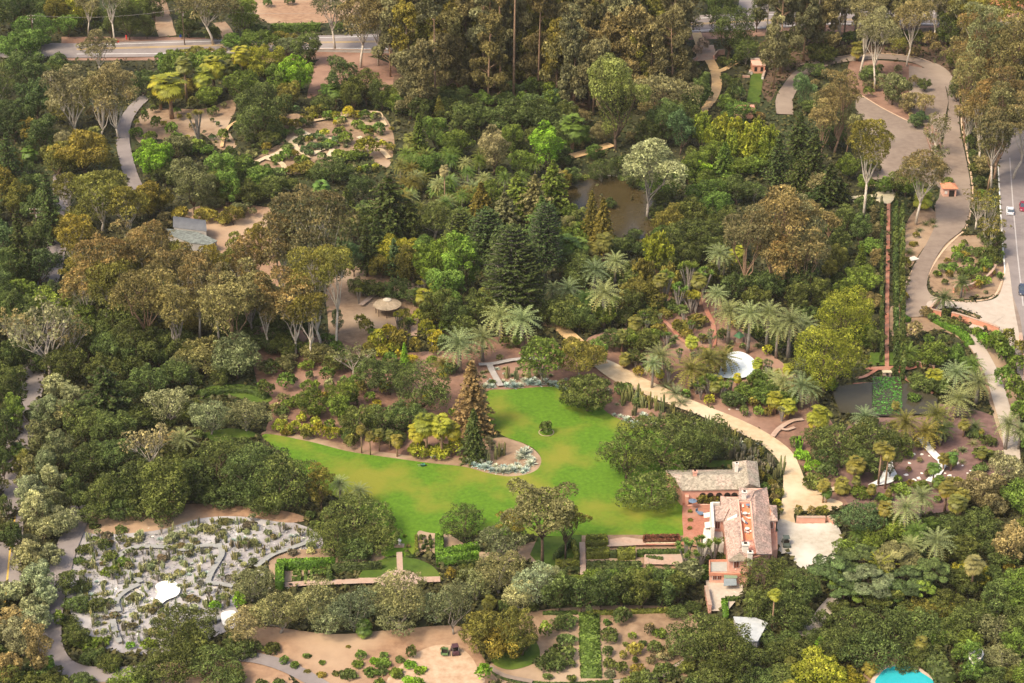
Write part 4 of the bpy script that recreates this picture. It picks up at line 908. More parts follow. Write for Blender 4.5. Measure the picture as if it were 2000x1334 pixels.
# kentia palm grove
for i in range(46):
    x = 780 + 175 * g_.random(); y = 270 + 125 * g_.random()
    plant('palm', x, y, y + g_.uniform(30, 50), g_.uniform(30, 44), g_.choice("MHMO"))
for x, y in ((1020, 330), (1045, 300), (985, 330), (870, 380), (905, 400)): plant('palm', x, y, y + 50, 34, 'M')
table("""
fan T 868,318,410,28 # slender palm with a tall bare trunk above the dark wood
tree M 960,350,420,70
pine M 1080,300,420,90 1010,325,430,90
pine X 1045,330,440,90 985,365,460,90
pine M 1058,372,480,90
cone O 940,345,440,80
bunya P 1065,385,560,84 1000,425,640,130 950,395,540,90 900,400,520,80 # 
bunya P 1030,470,640,90
tree L 900,452,588,98 # fresh green tree with a bumpy crown right of the gazebo clearing
tree L 850,462,575,92
tree M 870,520,620,90
tree Y 778,458,535,110 # yellow green spreading tree behind the gazebo
tree O 745,495,545,60 800,480,560,70
tree M 830,455,530,80
bare G 985,462,590,64 # nearly bare grey araucaria skeleton in front of the dark rounded one
oak D 700,540,580,50 735,545,582,60 775,540,590,60 810,560,600,40 835,590,640,50 860,560,640,70 890,580,650,60 930,560,640,60
tree D 960,560,640,70 1010,600,650,50 905,610,660,60
fan Y 826,558,615,42 852,545,600,40
cone O 1155,365,478,56 1178,378,490,64
tree D 1130,405,460,50 1235,520,580,60 1205,460,505,60
tree D 1190,385,410,30 1240,445,475,40
oak O 1305,400,470,76 # rounded yellowish oak on the near bank of the brown pond
plume Q 1285,445,540,76 # tallest golden bamboo clump below the pond
plume O 1260,500,580,70 1310,510,580,50
tree O 1250,540,610,90
fan M 1110,452,540,62 1130,460,535,50 1095,470,540,40
fan O 1155,470,530,40 1180,450,520,50
palm H 1162,498,575,58 1202,486,560,50 1110,538,600,56 1180,542,640,66 1080,545,600,40
palm M 1145,560,620,50
oak D 1320,440,520,110 1370,420,500,90 1350,380,450,80 1410,400,470,70 1300,480,540,60 1340,470,530,60 1395,460,520,60
tree M 1370,350,420,90 1400,370,440,70
tree D 1440,340,400,70 1385,510,570,60 1340,520,570,50 1270,570,610,60 1235,560,620,50
oak D 1095,572,645,105 1130,590,650,70 1070,585,640,60 # 
tree D 1260,600,640,70
multi M 1300,520,600,50 1325,545,610,50 1345,500,580,60 1375,515,585,50
fan O 1290,530,605,40 1365,530,600,44
multi Y 1350,560,612,62 # flat topped dragon tree on fanned pale stems above the red path
palm H 1405,470,560,50 1400,552,620,48 1290,665,742,64 1275,690,760,40 1415,490,545,36
palm H 1425,578,672,62 1465,582,690,58 1502,580,686,60 1545,592,700,66 1575,610,690,48 1520,615,700,50
brn N 1465,383,572,110,.3 1530,350,570,150,.35 1570,370,560,110,.3 1500,440,575,90,.35
brn R 1580,430,585,90,.2 1540,450,580,100,.25
brn N 1622,405,470,50,.1 # 
tree D 1430,530,590,60 1480,560,610,60 1510,530,590,60 1560,550,620,60 1445,440,500,40 1600,540,600,50
tree N 1600,330,392,80
tree D 1650,400,470,60 1640,450,500,50 1680,410,480,50 1690,380,420,40 1625,580,620,50 1570,590,630,50
tree O 1640,475,530,46 1620,500,550,40
cone M 1682,470,545,40
tree M 1685,515,575,80 1650,540,600,60
dome Q 1652,556,668,132 # upper of the two large golden green domed trees
dome Q 1614,628,772,146 # lower and larger of the two golden green domed trees
pine P 1600,345,402,80 1640,340,395,60
tree N 1712,430,480,24 1710,480,530,24 1712,530,570,22 1706,400,440,20
cycad D 1796,430,452,24 1808,418,440,24 1822,414,436,26 1776,470,496,30 1826,428,445,20
shrub O 1790,452,466,16 1785,470,482,22 1772,500,530,24 1768,570,590,20
shrub D 1850,345,362,34
shrub M 1870,490,512,30 1880,520,540,28 1860,510,530,26 1920,535,560,36 1890,500,530,30 1900,515,545,36 1868,478,500,26 1925,500,530,40
shrub D 1935,480,510,40 1915,480,510,36 1950,500,520,26 1945,460,490,30 1895,480,500,30
shrub O 1910,545,565,22 1880,490,500,30 1838,515,522,14 1835,530,540,16
palm D 1880,532,582,38 # date palm inside the curved terracotta wall
palm D 1845,560,612,44 # date palm standing at the tip of the lower terracotta wall
tree R 1808,596,620,28 # reddish bush at the end of the terracotta wall
shrub D 1822,610,630,26 1842,615,636,30 1862,622,642,30 1882,630,650,30 1898,638,655,26 1846,600,618,22
shrub T 1785,625,668,44 # cream flowering bush beside the bright hedge
shrub B 1920,648,680,34 1935,655,690,34
shrub M 1908,636,660,28 1952,650,700,44 1965,670,712,44 1985,690,735,40 1960,710,760,46 1985,730,800,50 1990,780,830,46 1945,640,670,36
shrub O 1970,640,690,36 1990,660,700,30
agave U 1942,626,642,22 1962,632,650,24 1900,618,632,14 1868,606,618,18 1908,566,580,16
shrub C 1925,634,644,12 1945,642,650,12 1888,615,622,14 1925,565,575,12
# ---- third band
tree P 15,660,740,60 20,720,830,70 10,800,900,60 5,860,950,40
tree M 30,770,850,50
tree O 45,880,935,50 50,640,700,50
oak D 30,650,740,50 10,960,1020,30
oak D 262,625,725,130 # 
oak D 200,690,770,80
pine P 205,698,830,145 # wide layered dark conifer beside the left access road
tree S 110,728,785,60 140,745,800,50 118,782,838,60
tree G 95,770,840,80 75,820,900,70 110,840,920,70 60,890,960,60 85,880,960,60 100,950,1020,70
tree S 60,925,1000,70 105,905,975,50 70,960,1040,70 120,985,1050,80 85,1010,1060,60 55,1055,1120,70 95,1060,1110,60 75,1095,1170,70 20,1130,1180,60 60,1160,1225,90 90,1140,1190,50
tree D 20,1015,1080,40 25,1020,1085,50
oak D 165,790,870,90 215,800,880,90 175,860,940,90 225,850,930,90 150,920,1000,60 200,930,1010,80 250,925,1000,90 180,980,1030,60
oak D 265,895,1000,110 320,890,1010,130 300,950,1025,130 365,900,990,110 240,960,1020,80
bigoak D 430,850,960,150 500,865,985,150 560,890,1000,130
oak D 390,930,990,90 460,930,1000,110 520,950,1010,90 470,850,920,110
oak G 400,655,740,110 460,650,745,110 360,690,745,70 # 
oak D 340,705,765,80 290,710,780,80 350,640,710,90 250,740,800,60
olive S 328,750,828,88 # weeping pale tree standing apart left of the round hedge
olive U 410,776,850,86 480,776,846,95
bare T 295,820,925,110 # tan twiggy tree in front of the weeping pale tree
tree T 345,835,890,60
tree M 300,805,830,30 
palm H 355,830,900,56
tree G 560,690,725,60 620,665,715,80
tree M 605,755,820,80 665,740,800,70 660,770,820,60
shrub M 560,725,765,44 600,740,768,36 640,715,748,36 680,800,830,44 600,700,725,40 570,770,800,50 640,650,680,40
shrub D 530,700,740,40 520,740,780,40 550,790,815,40 680,840,868,34 690,830,860,36
shrub Y 545,815,845,40 575,820,850,36 600,825,856,36 625,822,860,40 650,830,864,36
shrub O 560,835,852,30 675,810,840,30
cone B 790,665,730,30 # 
oak D 720,695,770,70 760,700,775,80 700,790,860,80 745,790,860,90 790,780,850,90 770,840,870,50
bigoak D 822,705,812,125 # large dark oak left of the golden spire
bare G 690,672,735,84 # bare white branched tree amid the shrubs under the gazebo clearing
tree D 650,690,730,50 620,670,700,40
fan O 705,828,885,26 722,840,890,28 740,835,882,26 775,845,892,34 760,840,880,26
shrub Y 735,640,690,50 760,630,670,40 745,670,700,40 830,620,670,40 850,640,680,50 800,690,720,40 820,600,640,36
shrub O 715,620,660,34 790,600,640,30 845,600,640,44 780,640,690,40 720,665,700,40 810,655,695,34
shrub D 700,690,720,40 660,680,705,40 870,650,690,40 790,620,655,30
fan Y 832,800,890,60 862,808,893,60 815,820,885,50 885,820,890,44
shrub Y 820,860,898,60 860,865,897,60 890,850,890,40
cone Z 922,692,842,100 # golden brown spire shaped redwood at the edge of the lawn
cone P 925,790,898,66 # small dark conifer in front of the golden redwood
palm H 897,636,728,76 942,628,706,60
palm H 978,583,668,70 1020,588,680,72
palm O 866,690,728,44 # short palm left of the tall date palm pair
shrub D 880,705,735,36 985,655,680,24
euc:grey M 1060,645,752,110,.4 # leaning tree with bare forked trunk over the grey path
euc:grey O 1130,652,744,120,.4 # spreading olive tree above the agave bed
oak M 1160,660,720,60
oak D 1148,725,812,118 # dark round oak at the top edge of the lawn
shrub D 1067,819,850,30 # small bush planted in a round bed in the lawn
bigoak D 1224,838,940,112 # western most of the three merged lawn oaks
bigoak D 1298,800,925,170 # middle and tallest of the three merged lawn oaks
bigoak D 1390,800,905,90 # eastern most of the three merged lawn oaks
bigoak D 1360,830,925,90
dome J 1270,913,1004,130 # smooth clipped dome tree on the lawn beside the pink house
cycad U 1320,735,772,60 1300,722,758,44 1330,755,790,50
palm O 1350,690,760,66 1385,670,745,66 1415,672,730,60
multi M 1385,725,775,60 1410,740,780,50 1360,740,770,40
tree M 1460,745,790,70 1500,740,795,70 1540,760,800,50 1480,720,770,50
tree D 1430,760,800,60 1240,680,720,50 1200,640,690,60 1260,640,690,60
fan O 1220,684,722,34 1215,640,690,40 1240,615,670,40
tree M 1180,590,640,50 1230,640,690,60 1270,640,670,50
shrub Y 1385,768,792,30 # yellow prickly pear clump beside the sandy walk
shrub O 1300,600,625,40 1330,620,650,50 1360,610,640,50 1290,630,660,40 1340,640,665,40 1375,650,672,30
shrub D 1270,612,628,30 1410,640,670,30 1320,590,610,60 1250,650,675,40
cactus E 1230,752,782,34 1245,745,785,26 1255,760,790,26 1270,762,800,20 1283,770,802,18 1295,768,806,18 1215,762,790,26
agave A 1225,798,822,30 1240,808,832,36 1258,790,815,30 1212,805,815,20 1275,800,825,34 1200,800,812,16
shrub D 1218,745,775,44 1250,770,795,40
cactus V 1430,870,895,30 1448,880,905,34 1465,885,912,34 1482,893,915,34 1500,900,922,34 1440,855,880,26 1475,870,895,30 1420,850,875,26 1510,885,915,30 1455,865,885,26
cactus U 1525,885,930,24 1518,905,935,20
tree U 1565,700,745,40
palm H 1568,726,800,62 1530,720,785,56 1588,745,800,40 1505,715,760,40
fan Y 1600,785,850,62 1515,760,810,46 1540,775,820,44
bigoak D 1640,822,905,110 1700,815,900,120 1600,830,880,70
oak D 1750,840,895,60 1680,870,930,80 1610,870,920,60 1740,870,935,40
palm O 1770,794,870,64 1830,780,850,60 1810,815,875,62
palm H 1872,748,815,66 1912,716,790,60 1868,700,760,60 1690,790,840,50
palm D 1840,815,870,50 1905,815,850,40
tree M 1825,665,722,64 1865,670,715,50
palm M 1775,665,710,50 1900,690,740,44
tree D 1800,725,770,70 1835,735,770,50 1780,700,720,30 1710,640,690,40 1760,640,690,40
shrub M 1785,765,790,34 1620,735,765,50
palm H 1970,802,880,54 1995,820,880,44
fan O 1722,855,950,44 1735,868,955,36
fan O 1672,888,945,48 1645,925,965,44 1610,935,985,36
shrub B 1565,875,900,40 1590,895,930,44
shrub D 1590,920,960,60 1620,900,940,50 1555,850,880,34
cactus B 1560,848,880,22 1575,890,920,20
fan M 1825,900,950,36 1860,880,920,34 1835,925,960,34 1615,950,985,30
shrub M 1680,950,975,50 1725,960,985,40 1760,940,970,50 1800,935,965,44
shrub O 1870,930,955,40 1600,985,1010,30 1860,895,915,24
shrub D 1920,870,900,50 1945,880,910,40 1930,850,870,40 1900,835,860,40 1915,900,925,40 1960,890,910,30
agave U 1880,862,882,30 1865,868,884,20
dome K 1676,978,1045,104,.3 # smooth flat domed blue green tree beside the gravel court
palm H 1770,962,1056,62 1800,945,1020,56 # 
fan O 1850,935,1000,46 1880,950,1010,40 1730,975,1040,40 1870,960,1030,50
tree T 1915,915,1000,110 1965,880,960,80 1945,960,1010,80 1975,1010,1110,70
tree R 1890,935,985,60
oak D 1905,990,1065,110 1950,1050,1110,90 1880,1040,1110,90 1860,1000,1050,70
palm H 1830,1026,1108,66 1780,1045,1105,44
palm M 1790,1015,1080,50 1675,1025,1060,36
palm Y 1718,1078,1145,68 # golden palm rising out of the blue green umbrella pines
fan X 1903,1078,1160,52 # yellow fan palm with a leaning bare trunk
tree Y 1900,1095,1150,80
tree M 1750,1020,1070,60 1650,1050,1095,60 1710,1030,1075,60
pads K 1630,1088,1140,110 1690,1066,1118,110
pads U 1750,1062,1125,120 1700,1110,1165,120
pads K 1775,1105,1165,110 1650,1125,1170,80 1820,1085,1150,80
pads M 1632,1110,1155,60 1740,1130,1178,80 1680,1142,1180,60 1800,1130,1178,60
tree K 1780,1055,1100,60
# ---- bottom band
oak D 135,1110,1165,60 150,1160,1200,56 190,1165,1200,50 160,1130,1160,44 135,1200,1230,44
oak D 150,1215,1265,60 180,1265,1300,60 210,1280,1310,60
shrub D 165,1060,1085,40 205,1050,1080,40 185,1045,1060,22 185,1020,1035,24 235,1028,1040,30 155,1085,1105,30 215,1075,1095,40
shrub M 240,1085,1110,40 215,1100,1130,40 175,1240,1270,50 200,1240,1265,34 290,1245,1270,40 220,1290,1310,44 115,1190,1225,30
shrub B 420,1170,1195,30 255,1250,1270,24
tree T 40,1200,1290,90 75,1215,1330,70 15,1270,1345,60 25,1180,1240,70
tree S 70,1180,1240,70
tree D 60,1290,1345,70 110,1310,1350,80 160,1310,1350,60
tree B 85,1280,1320,50
bigoak D 355,1192,1275,150 335,1260,1345,120 420,1262,1345,120
oak D 290,1290,1345,70 470,1240,1285,90 380,1230,1300,110 455,1300,1345,60
oak M 250,1315,1350,90
olive U 492,1102,1180,90 # round grey green tree at the end of the blue gravel path
shrub B 468,1152,1196,32 # bright green columnar bush at the edge of the cactus garden
olive T 480,1182,1262,92 # pale wispy tree leaning over the white stone pad
olive U 545,1148,1242,110 615,1130,1225,105 640,1165,1245,110 690,1145,1235,100 745,1130,1210,90 790,1105,1215,110 780,1160,1245,120 850,1150,1220,80 885,1130,1235,80
olive G 930,1110,1175,70
oak O 625,905,998,62 # 
palm H 664,925,985,44 702,940,990,44
bigoak D 695,962,1060,160 650,1010,1095,90 740,1020,1085,90 # 
oak D 690,1040,1100,100
dome D 907,978,1058,86 # dark round oak behind the bright zigzag hedge
olive U 980,1015,1100,100 975,1070,1165,110
cedar X 1060,936,1108,165,.55 # broad layered cedar spreading over the bottom edge of the lawn
cedar O 1105,980,1095,90,.5 1010,985,1085,80,.5
olive S 1040,1098,1185,96 1015,1130,1200,70 1070,1100,1150,50
oak O 945,1185,1280,100 1020,1180,1285,90 980,1210,1290,100
oak D 1010,1230,1290,60 1090,1200,1235,30
tree D 1092,1118,1198,76 1135,1120,1200,76 1175,1114,1198,76 1215,1112,1194,72 1255,1108,1192,72 1295,1106,1188,72 1325,1108,1184,60
tree M 1112,1114,1165,60 1158,1112,1165,60 1200,1108,1160,60 1240,1106,1158,60 1280,1104,1155,60
tree U 1340,1090,1150,70 # grey green feathery tree between the tall hedge and the service yard
multi M 1340,1045,1110,60 1370,1040,1115,60 1395,1045,1105,50 1355,1070,1120,60
shrub D 1105,1194,1232,54 1105,1234,1266,49 1095,1262,1300,73 1070,1276,1310,61 1115,1258,1280,24 1088,1281,1315,44 1116,1286,1306,22 1213,1178,1220,51 1190,1220,1258,49 1186,1258,1284,29 1190,1284,1310,32 1214,1292,1320,29 1222,1252,1264,17 1070,1312,1330,24 1118,1316,1334,24 1278,1246,1280,41 1255,1248,1264,20
shrub M 1235,1232,1252,22 1185,1208,1224,20 1240,1276,1304,12 1290,1224,1250,37 1066,1211,1248,37
shrub O 1240,1252,1284,37 1217,1270,1290,20 1245,1292,1324,39 1241,1282,1296,17
shrub C 1268,1214,1242,27 1300,1264,1290,49 1272,1278,1300,24 1190,1306,1325,29
bigoak D 1375,1190,1290,130 1420,1210,1320,110 1340,1220,1290,90 1450,1240,1330,90
oak D 1320,1178,1210,50 1350,1172,1200,40 1400,1290,1345,100 1480,1300,1345,80 1260,1315,1345,70
bigoak D 1495,1080,1180,110 1555,1100,1195,95 1540,1155,1238,110
oak D 1580,1130,1180,50 1475,1150,1220,60
fan Y 1512,1148,1235,34 # lone fan palm with a pale trunk standing against the dark oaks
bigoak D 1680,1185,1260,120 1740,1195,1270,130 1700,1230,1310,130 1640,1215,1290,100 1790,1180,1260,110
oak D 1620,1250,1300,60 1560,1245,1300,70 1520,1250,1300,70 1840,1200,1260,90 1900,1170,1240,100 1950,1130,1210,100 1990,1180,1240,60 1850,1150,1200,90 1810,1250,1300,90
tree O 1800,1170,1215,90 1840,1170,1210,60
tree B 1855,1205,1235,50 1835,1228,1255,60 1885,1195,1215,40 1610,1240,1275,40
tree M 1900,1250,1310,40 1875,1255,1300,40 1975,1170,1200,50 1985,1225,1290,60
olive U 1960,1255,1310,90 1945,1200,1260,80 # 
tree Q 1605,1275,1345,130
tree Y 1665,1300,1345,60 1980,1150,1200,50 # 
oak D 1530,1300,1345,80 1770,1285,1320,50 1830,1290,1310,60 1940,1290,1345,80 1985,1300,1345,50
shrub G 1840,1322,1345,40
fan O 1800,1240,1285,40 1700,1290,1320,40 1545,1280,1310,34

shrub D 530,1254,1280,44 680,1305,1330,40 655,1308,1322,20 780,1280,1296,24 803,1258,1286,28 745,1300,1320,30 545,1322,1345,30 510,1325,1345,30
shrub M 555,1278,1300,26 575,1290,1308,22 600,1274,1288,20 630,1288,1300,18 705,1268,1290,26 750,1270,1288,22 700,1288,1306,30 750,1284,1306,36 725,1300,1325,36 775,1302,1326,36 740,1322,1342,30
shrub B 735,1282,1300,30 800,1290,1306,30 820,1300,1318,32 945,1290,1336,36 810,1322,1342,50
shrub O 600,1306,1318,18 628,1310,1326,24 865,1262,1272,14 680,1260,1266,12
""")
# cypress allee
for i in range(24):
    y = 418 + i * 13.2
    if y < 700: plant('col', 1722 + .02 * i, y - 26, y + 14, 8.5, 'P')
    for k, x in enumerate((1749, 1762)): plant('col', x + .1 * i, y - 30 + 5 * k, y + 16 + 5 * k, 12, 'P' if k == 0 else 'D')
for x, y0, y1 in ((1713, 335, 392), (1722, 380, 400), (1707, 372, 392), (1748, 378, 402), (1740, 366, 378), (1728, 366, 377), (1718, 366, 377), (1752, 372, 384)): plant('col', x, y0, y1, 6, 'P')
for x, y0, y1 in ((822, 1042, 1056), (840, 1042, 1058), (832, 1050, 1066), (842, 1052, 1072), (826, 1062, 1074), (836, 1066, 1078)): plant('col', x, y0, y1, 8, 'D')
# blue agaves edging the lawn beds
for x, y, w_ in ((948, 757, 22), (960, 757, 20), (990, 755, 20), (1004, 757, 24), (1015, 756, 22), (1035, 751, 28), (1053, 752, 22), (1075, 753, 20), (1090, 757, 18), (1100, 758, 16),
                 (916, 905, 20), (926, 910, 20), (936, 913, 18), (948, 915, 24), (960, 920, 20), (970, 922, 22), (982, 923, 26), (994, 922, 20), (1003, 921, 24), (1014, 917, 20), (1026, 920, 20), (1036, 908, 26), (1022, 890, 34), (1028, 883, 26), (1015, 896, 22), (978, 885, 18)):
    plant('agave', x, y - 12, y, w_ * 1.3, 'A')
for x, y, w_ in ((985, 722, 16), (1000, 735, 18), (1012, 722, 16), (1022, 735, 18), (1035, 718, 18), (1045, 730, 16), (1060, 725, 18), (1075, 735, 18), (945, 738, 18), (950, 728, 16), (1085, 722, 16), (995, 680, 20), (1010, 678, 16), (1055, 640, 22), (1072, 648, 24)):
    plant('agave', x, y - 10, y, w_, 'U')
table("""
cactus U 975,860,893,12 985,862,890,12 968,865,898,10 1008,715,742,14 1035,712,740,14 1062,712,742,16 990,712,740,14 955,875,905,10
shrub C 962,862,880,22 955,850,868,20 975,875,890,20

""")
# cactus garden
def inpoly(x, y, poly):
    c = False; n = len(poly); j = n - 1
    for i in range(n):
        (a, b), (e, f) = poly[i], poly[j]
        if (b > y) != (f > y) and x < (e - a) * (y - b) / (f - b) + a: c = not c
        j = i
    return c
CG = pts_of("175,1045 300,1045 390,1022 470,1012 560,1028 615,1050 610,1078 545,1086 470,1110 452,1170 440,1205 400,1240 330,1262 230,1262 185,1240 150,1170 160,1090")
cr = random.Random(5); taken = [(325, 1160, 28), (448, 1208, 16)]; paths_ = [pts_of(s) for s in ("232,1092 255,1076 290,1072 330,1074 362,1078 400,1070 428,1072", "428,1066 434,1085 424,1105 412,1125 408,1142 430,1145", "238,1100 252,1120 276,1142 245,1160 228,1178 232,1200", "500,1112 530,1090 555,1080 590,1068", "220,1215 226,1240")]
def pdist(x, y):
    best = 99
    for pl in paths_:
        for (a, b), (c, d_) in zip(pl, pl[1:]):
            t = max(0, min(1, ((x - a) * (c - a) + (y - b) * (d_ - b)) / ((c - a) ** 2 + (d_ - b) ** 2))); best = min(best, math.hypot(x - a - t * (c - a), (y - b - t * (d_ - b)) * 1.4))
    return best
nc = 0
for _ in range(4000):
    x = cr.uniform(150, 620); y = cr.uniform(1012, 1262)
    if not inpoly(x, y, CG) or pdist(x, y) < 5.5 or any(math.hypot(x - a, (y - b) * 1.5) < r for a, b, r in taken): continue
    taken.append((x, y, cr.uniform(7, 12))); q = cr.random(); w_ = cr.uniform(11, 22); nc += 1
    if q < .42: plant('cactus', x, y - cr.uniform(9, 22), y, w_ * .85, cr.choice("USGSSV"))
    elif q < .60: plant('agave', x, y - 8, y + 2, w_ * 1.1, cr.choice("UAG"))
    elif q < .70: plant('multi', x, y - cr.uniform(16, 26), y, w_ * 1.3, cr.choice("UDG"))
    else: plant('shrub', x, y - w_ * .6, y + w_ * .35, w_ * 1.25, cr.choice("GSSGUVUSSC"))
    if nc > 400: break

# mixed low planting inside the beds
def scatter(poly, n, kinds, wr, avoid=7):
    poly = pts_of(poly) if isinstance(poly, str) else poly; xs = [q[0] for q in poly]; ys = [q[1] for q in poly]; put = []; k = 0
    for _ in range(n * 12):
        x, y = cr.uniform(min(xs), max(xs)), cr.uniform(min(ys), max(ys))
        if not inpoly(x, y, poly) or any(abs(x - a) < avoid and abs(y - b) < avoid * .6 for a, b in put): continue
        if (abs(x - 757) < 40 and 575 < y < 640) or any(inpoly(x, y, pl) or inpoly(x, y + 4, pl) for pl in PATHN): continue
        put.append((x, y)); kd, cs = cr.choice(kinds); w_ = cr.uniform(*wr); k += 1
        if kd == 'shrub': plant('shrub', x, y - w_ * .6, y + w_ * .3, w_, cr.choice(cs))
        elif kd == 'agave': plant('agave', x, y - 6, y, w_, cr.choice(cs))
        elif kd == 'cactus': plant('cactus', x, y - w_ * 1.3, y, w_, cr.choice(cs))
        else: plant(kd, x, y - w_ * 1.5, y, w_ * 1.2, cr.choice(cs))
        if k >= n: break
PATHN = [pl for nm, pl in zip(NOGO_NAMES, NOGO) if nm in ('sand_path', 'tan_walk', 'garden_path', 'drive', 'grey_path', 'red_paving', 'brick_walk', 'white_walk', 'road', 'white_pool_bed', 'brick_terrace')]
sk = [('shrub', "MDOGYK"), ('shrub', "MDOC"), ('agave', "UK")]
scatter("500,215 560,196 700,200 770,220 772,330 700,345 560,342 490,330", 95, sk, (11, 24), 9)
scatter("270,215 400,200 450,200 462,290 300,295 262,262", 26, sk, (10, 20), 12)
scatter("530,650 700,680 880,690 900,760 880,860 760,880 640,860 530,840 500,720", 70, [('shrub', "MDOGMY")], (20, 38), 18)
scatter("700,570 830,560 850,680 720,690 690,640", 22, [('shrub', "MYOD"), ('multi', "YM")], (18, 30), 14)
scatter("1235,590 1420,570 1500,690 1430,700 1290,690 1240,700 1200,650", 55, [('shrub', "MODCY"), ('multi', "MU"), ('agave', "U")], (14, 28), 12)
scatter("1200,720 1400,690 1560,750 1600,800 1540,830 1380,790 1240,735", 60, [('shrub', "MODY"), ('fan', "OY"), ('multi', "MU")], (16, 30), 13)
scatter("1180,745 1300,785 1400,830 1500,870 1525,930 1480,930 1420,880 1290,830 1200,800", 60, [('shrub', "GCUV"), ('cactus', "EUC"), ('agave', "UA")], (12, 22), 10)
scatter("1640,850 1760,800 1900,800 1970,840 1975,930 1900,960 1850,985 1700,1000 1640,960", 50, [('shrub', "DMOC"), ('cycad', "DMU"), ('fan', "O")], (13, 26), 15)
scatter("1840,475 1955,475 1960,545 1900,560 1850,560 1825,540", 28, [('shrub', "MDOG")], (14, 24), 10)
scatter("1660,125 1790,130 1780,240 1700,200", 14, [('shrub', "DNMG")], (14, 30), 16)
scatter("895,690 1060,660 1170,720 1090,758 945,760", 26, [('shrub', "GUD"), ('agave', "UA")], (12, 20), 11)
scatter("790,1045 845,1040 850,1090 790,1095", 10, [('shrub', "CMR")], (9, 14), 8)
scatter("560,1100 700,1100 700,1130 650,1140", 8, [('shrub', "CDM")], (9, 15), 9)

table("""
tree D 1115,325,365,40 1240,330,372,44 1300,370,420,60 1320,400,450,60 1280,400,430,40 1110,420,470,50 1160,335,352,30
tree M 1100,440,480,50 1135,455,490,50 1300,440,490,60
shrub D 1140,340,356,30 1180,338,352,26 1215,340,356,30
tree O 1100,330,375,40
""")

for i in range(18):
    x = 1490 + 400 * (i + g_.random()) / 18; plant('grove:white' if False else 'grove', x, g_.uniform(-120, -50), g_.uniform(62, 104), g_.uniform(50, 80), g_.choice("NXGN"), clear=.36, bark='white' if i % 3 == 0 else 'grey')
for i in range(14):
    x = 1495 + 400 * (i + g_.random()) / 14; plant('shrub', x, 58, 84 + 8 * g_.random(), g_.uniform(26, 46), g_.choice("DNDM"))
for i in range(16):
    x = 780 + 560 * (i + g_.random()) / 16; plant('grove', x, g_.uniform(-130, -90), g_.uniform(72, 90), g_.uniform(70, 100), "N", clear=.22)
for i in range(26):
    x = 850 + 290 * g_.random(); y = g_.uniform(170, 235); plant('tree', x, y - 22, y + 18, g_.uniform(34, 56), g_.choice("DDKM"))
for x, y, w_ in ((958, 748, 20), (982, 748, 18), (1000, 748, 20), (1024, 746, 22), (1044, 744, 20), (1066, 746, 20), (1084, 750, 18), (1105, 762, 14), (922, 898, 18), (940, 905, 20), (954, 908, 20), (968, 912, 18), (984, 914, 20), (998, 914, 20), (1010, 910, 20), (1040, 900, 20), (1034, 896, 20), (912, 900, 14), (945, 898, 16), (1030, 913, 18), (1020, 924, 16)):
    plant('agave', x, y - 12, y, w_ * 1.2, 'A')
table("""
tree D 1215,300,345,50 1100,285,330,50
oak D 1290,300,350,60
tree M 1130,240,290,60 1160,280,315,40
tree G 410,385,412,60 470,392,425,50
euc O 470,440,600,80,.35
""")

for x, y0, yb in ((893, -150, 178), (1003, -140, 208), (1052, -60, 192), (848, -60, 215), (940, -120, 170), (978, -90, 190)): plant('grove', x, y0, yb, 74, 'N', clear=.66)
table("""
oak D 1560,1200,1240,50 1610,1190,1230,40 1640,1165,1200,50 1540,1225,1265,60 1590,1225,1262,50
oak D 1450,1235,1275,70 1500,1228,1270,60
tree M 480,690,720,50 1010,640,680,30
""")

table("""
oak D 200,625,680,90 330,650,700,80 400,660,710,80 480,640,690,80 560,650,700,70
tree M 260,655,700,60 450,690,735,50 1115,395,440,44 1135,430,475,50
tree X 1085,330,400,60 1110,420,470,46 1590,395,440,50
brn X 1880,60,150,70,.15 1888,110,215,60,.15 1620,150,262,80,.2 1660,190,300,60,.2
tree D 1870,150,200,40 1755,330,380,50 1700,300,345,40
shrub D 1300,1300,1325,60 1240,1320,1345,60 1340,1290,1310,50
""")

for i in range(12):
    x = 850 + 330 * (i + g_.random()) / 12; plant('grove', x, g_.uniform(-20, 60), g_.uniform(165, 215), g_.uniform(70, 96), g_.choice("NNXO"), clear=.28)
table("""
bare G 1822,250,300,40 1834,280,335,40 1826,300,350,34
shrub D 1818,258,274,20 1828,280,296,20 1834,305,322,20 1834,326,342,20
shrub O 1822,268,284,16 1832,296,308,16
""")

for i in range(14):
    x = 765 + 590 * (i + g_.random()) / 14; plant('brn', x, g_.uniform(-60, 10), g_.uniform(120, 150), g_.uniform(84, 110), g_.choice("NNX"), clear=.2)
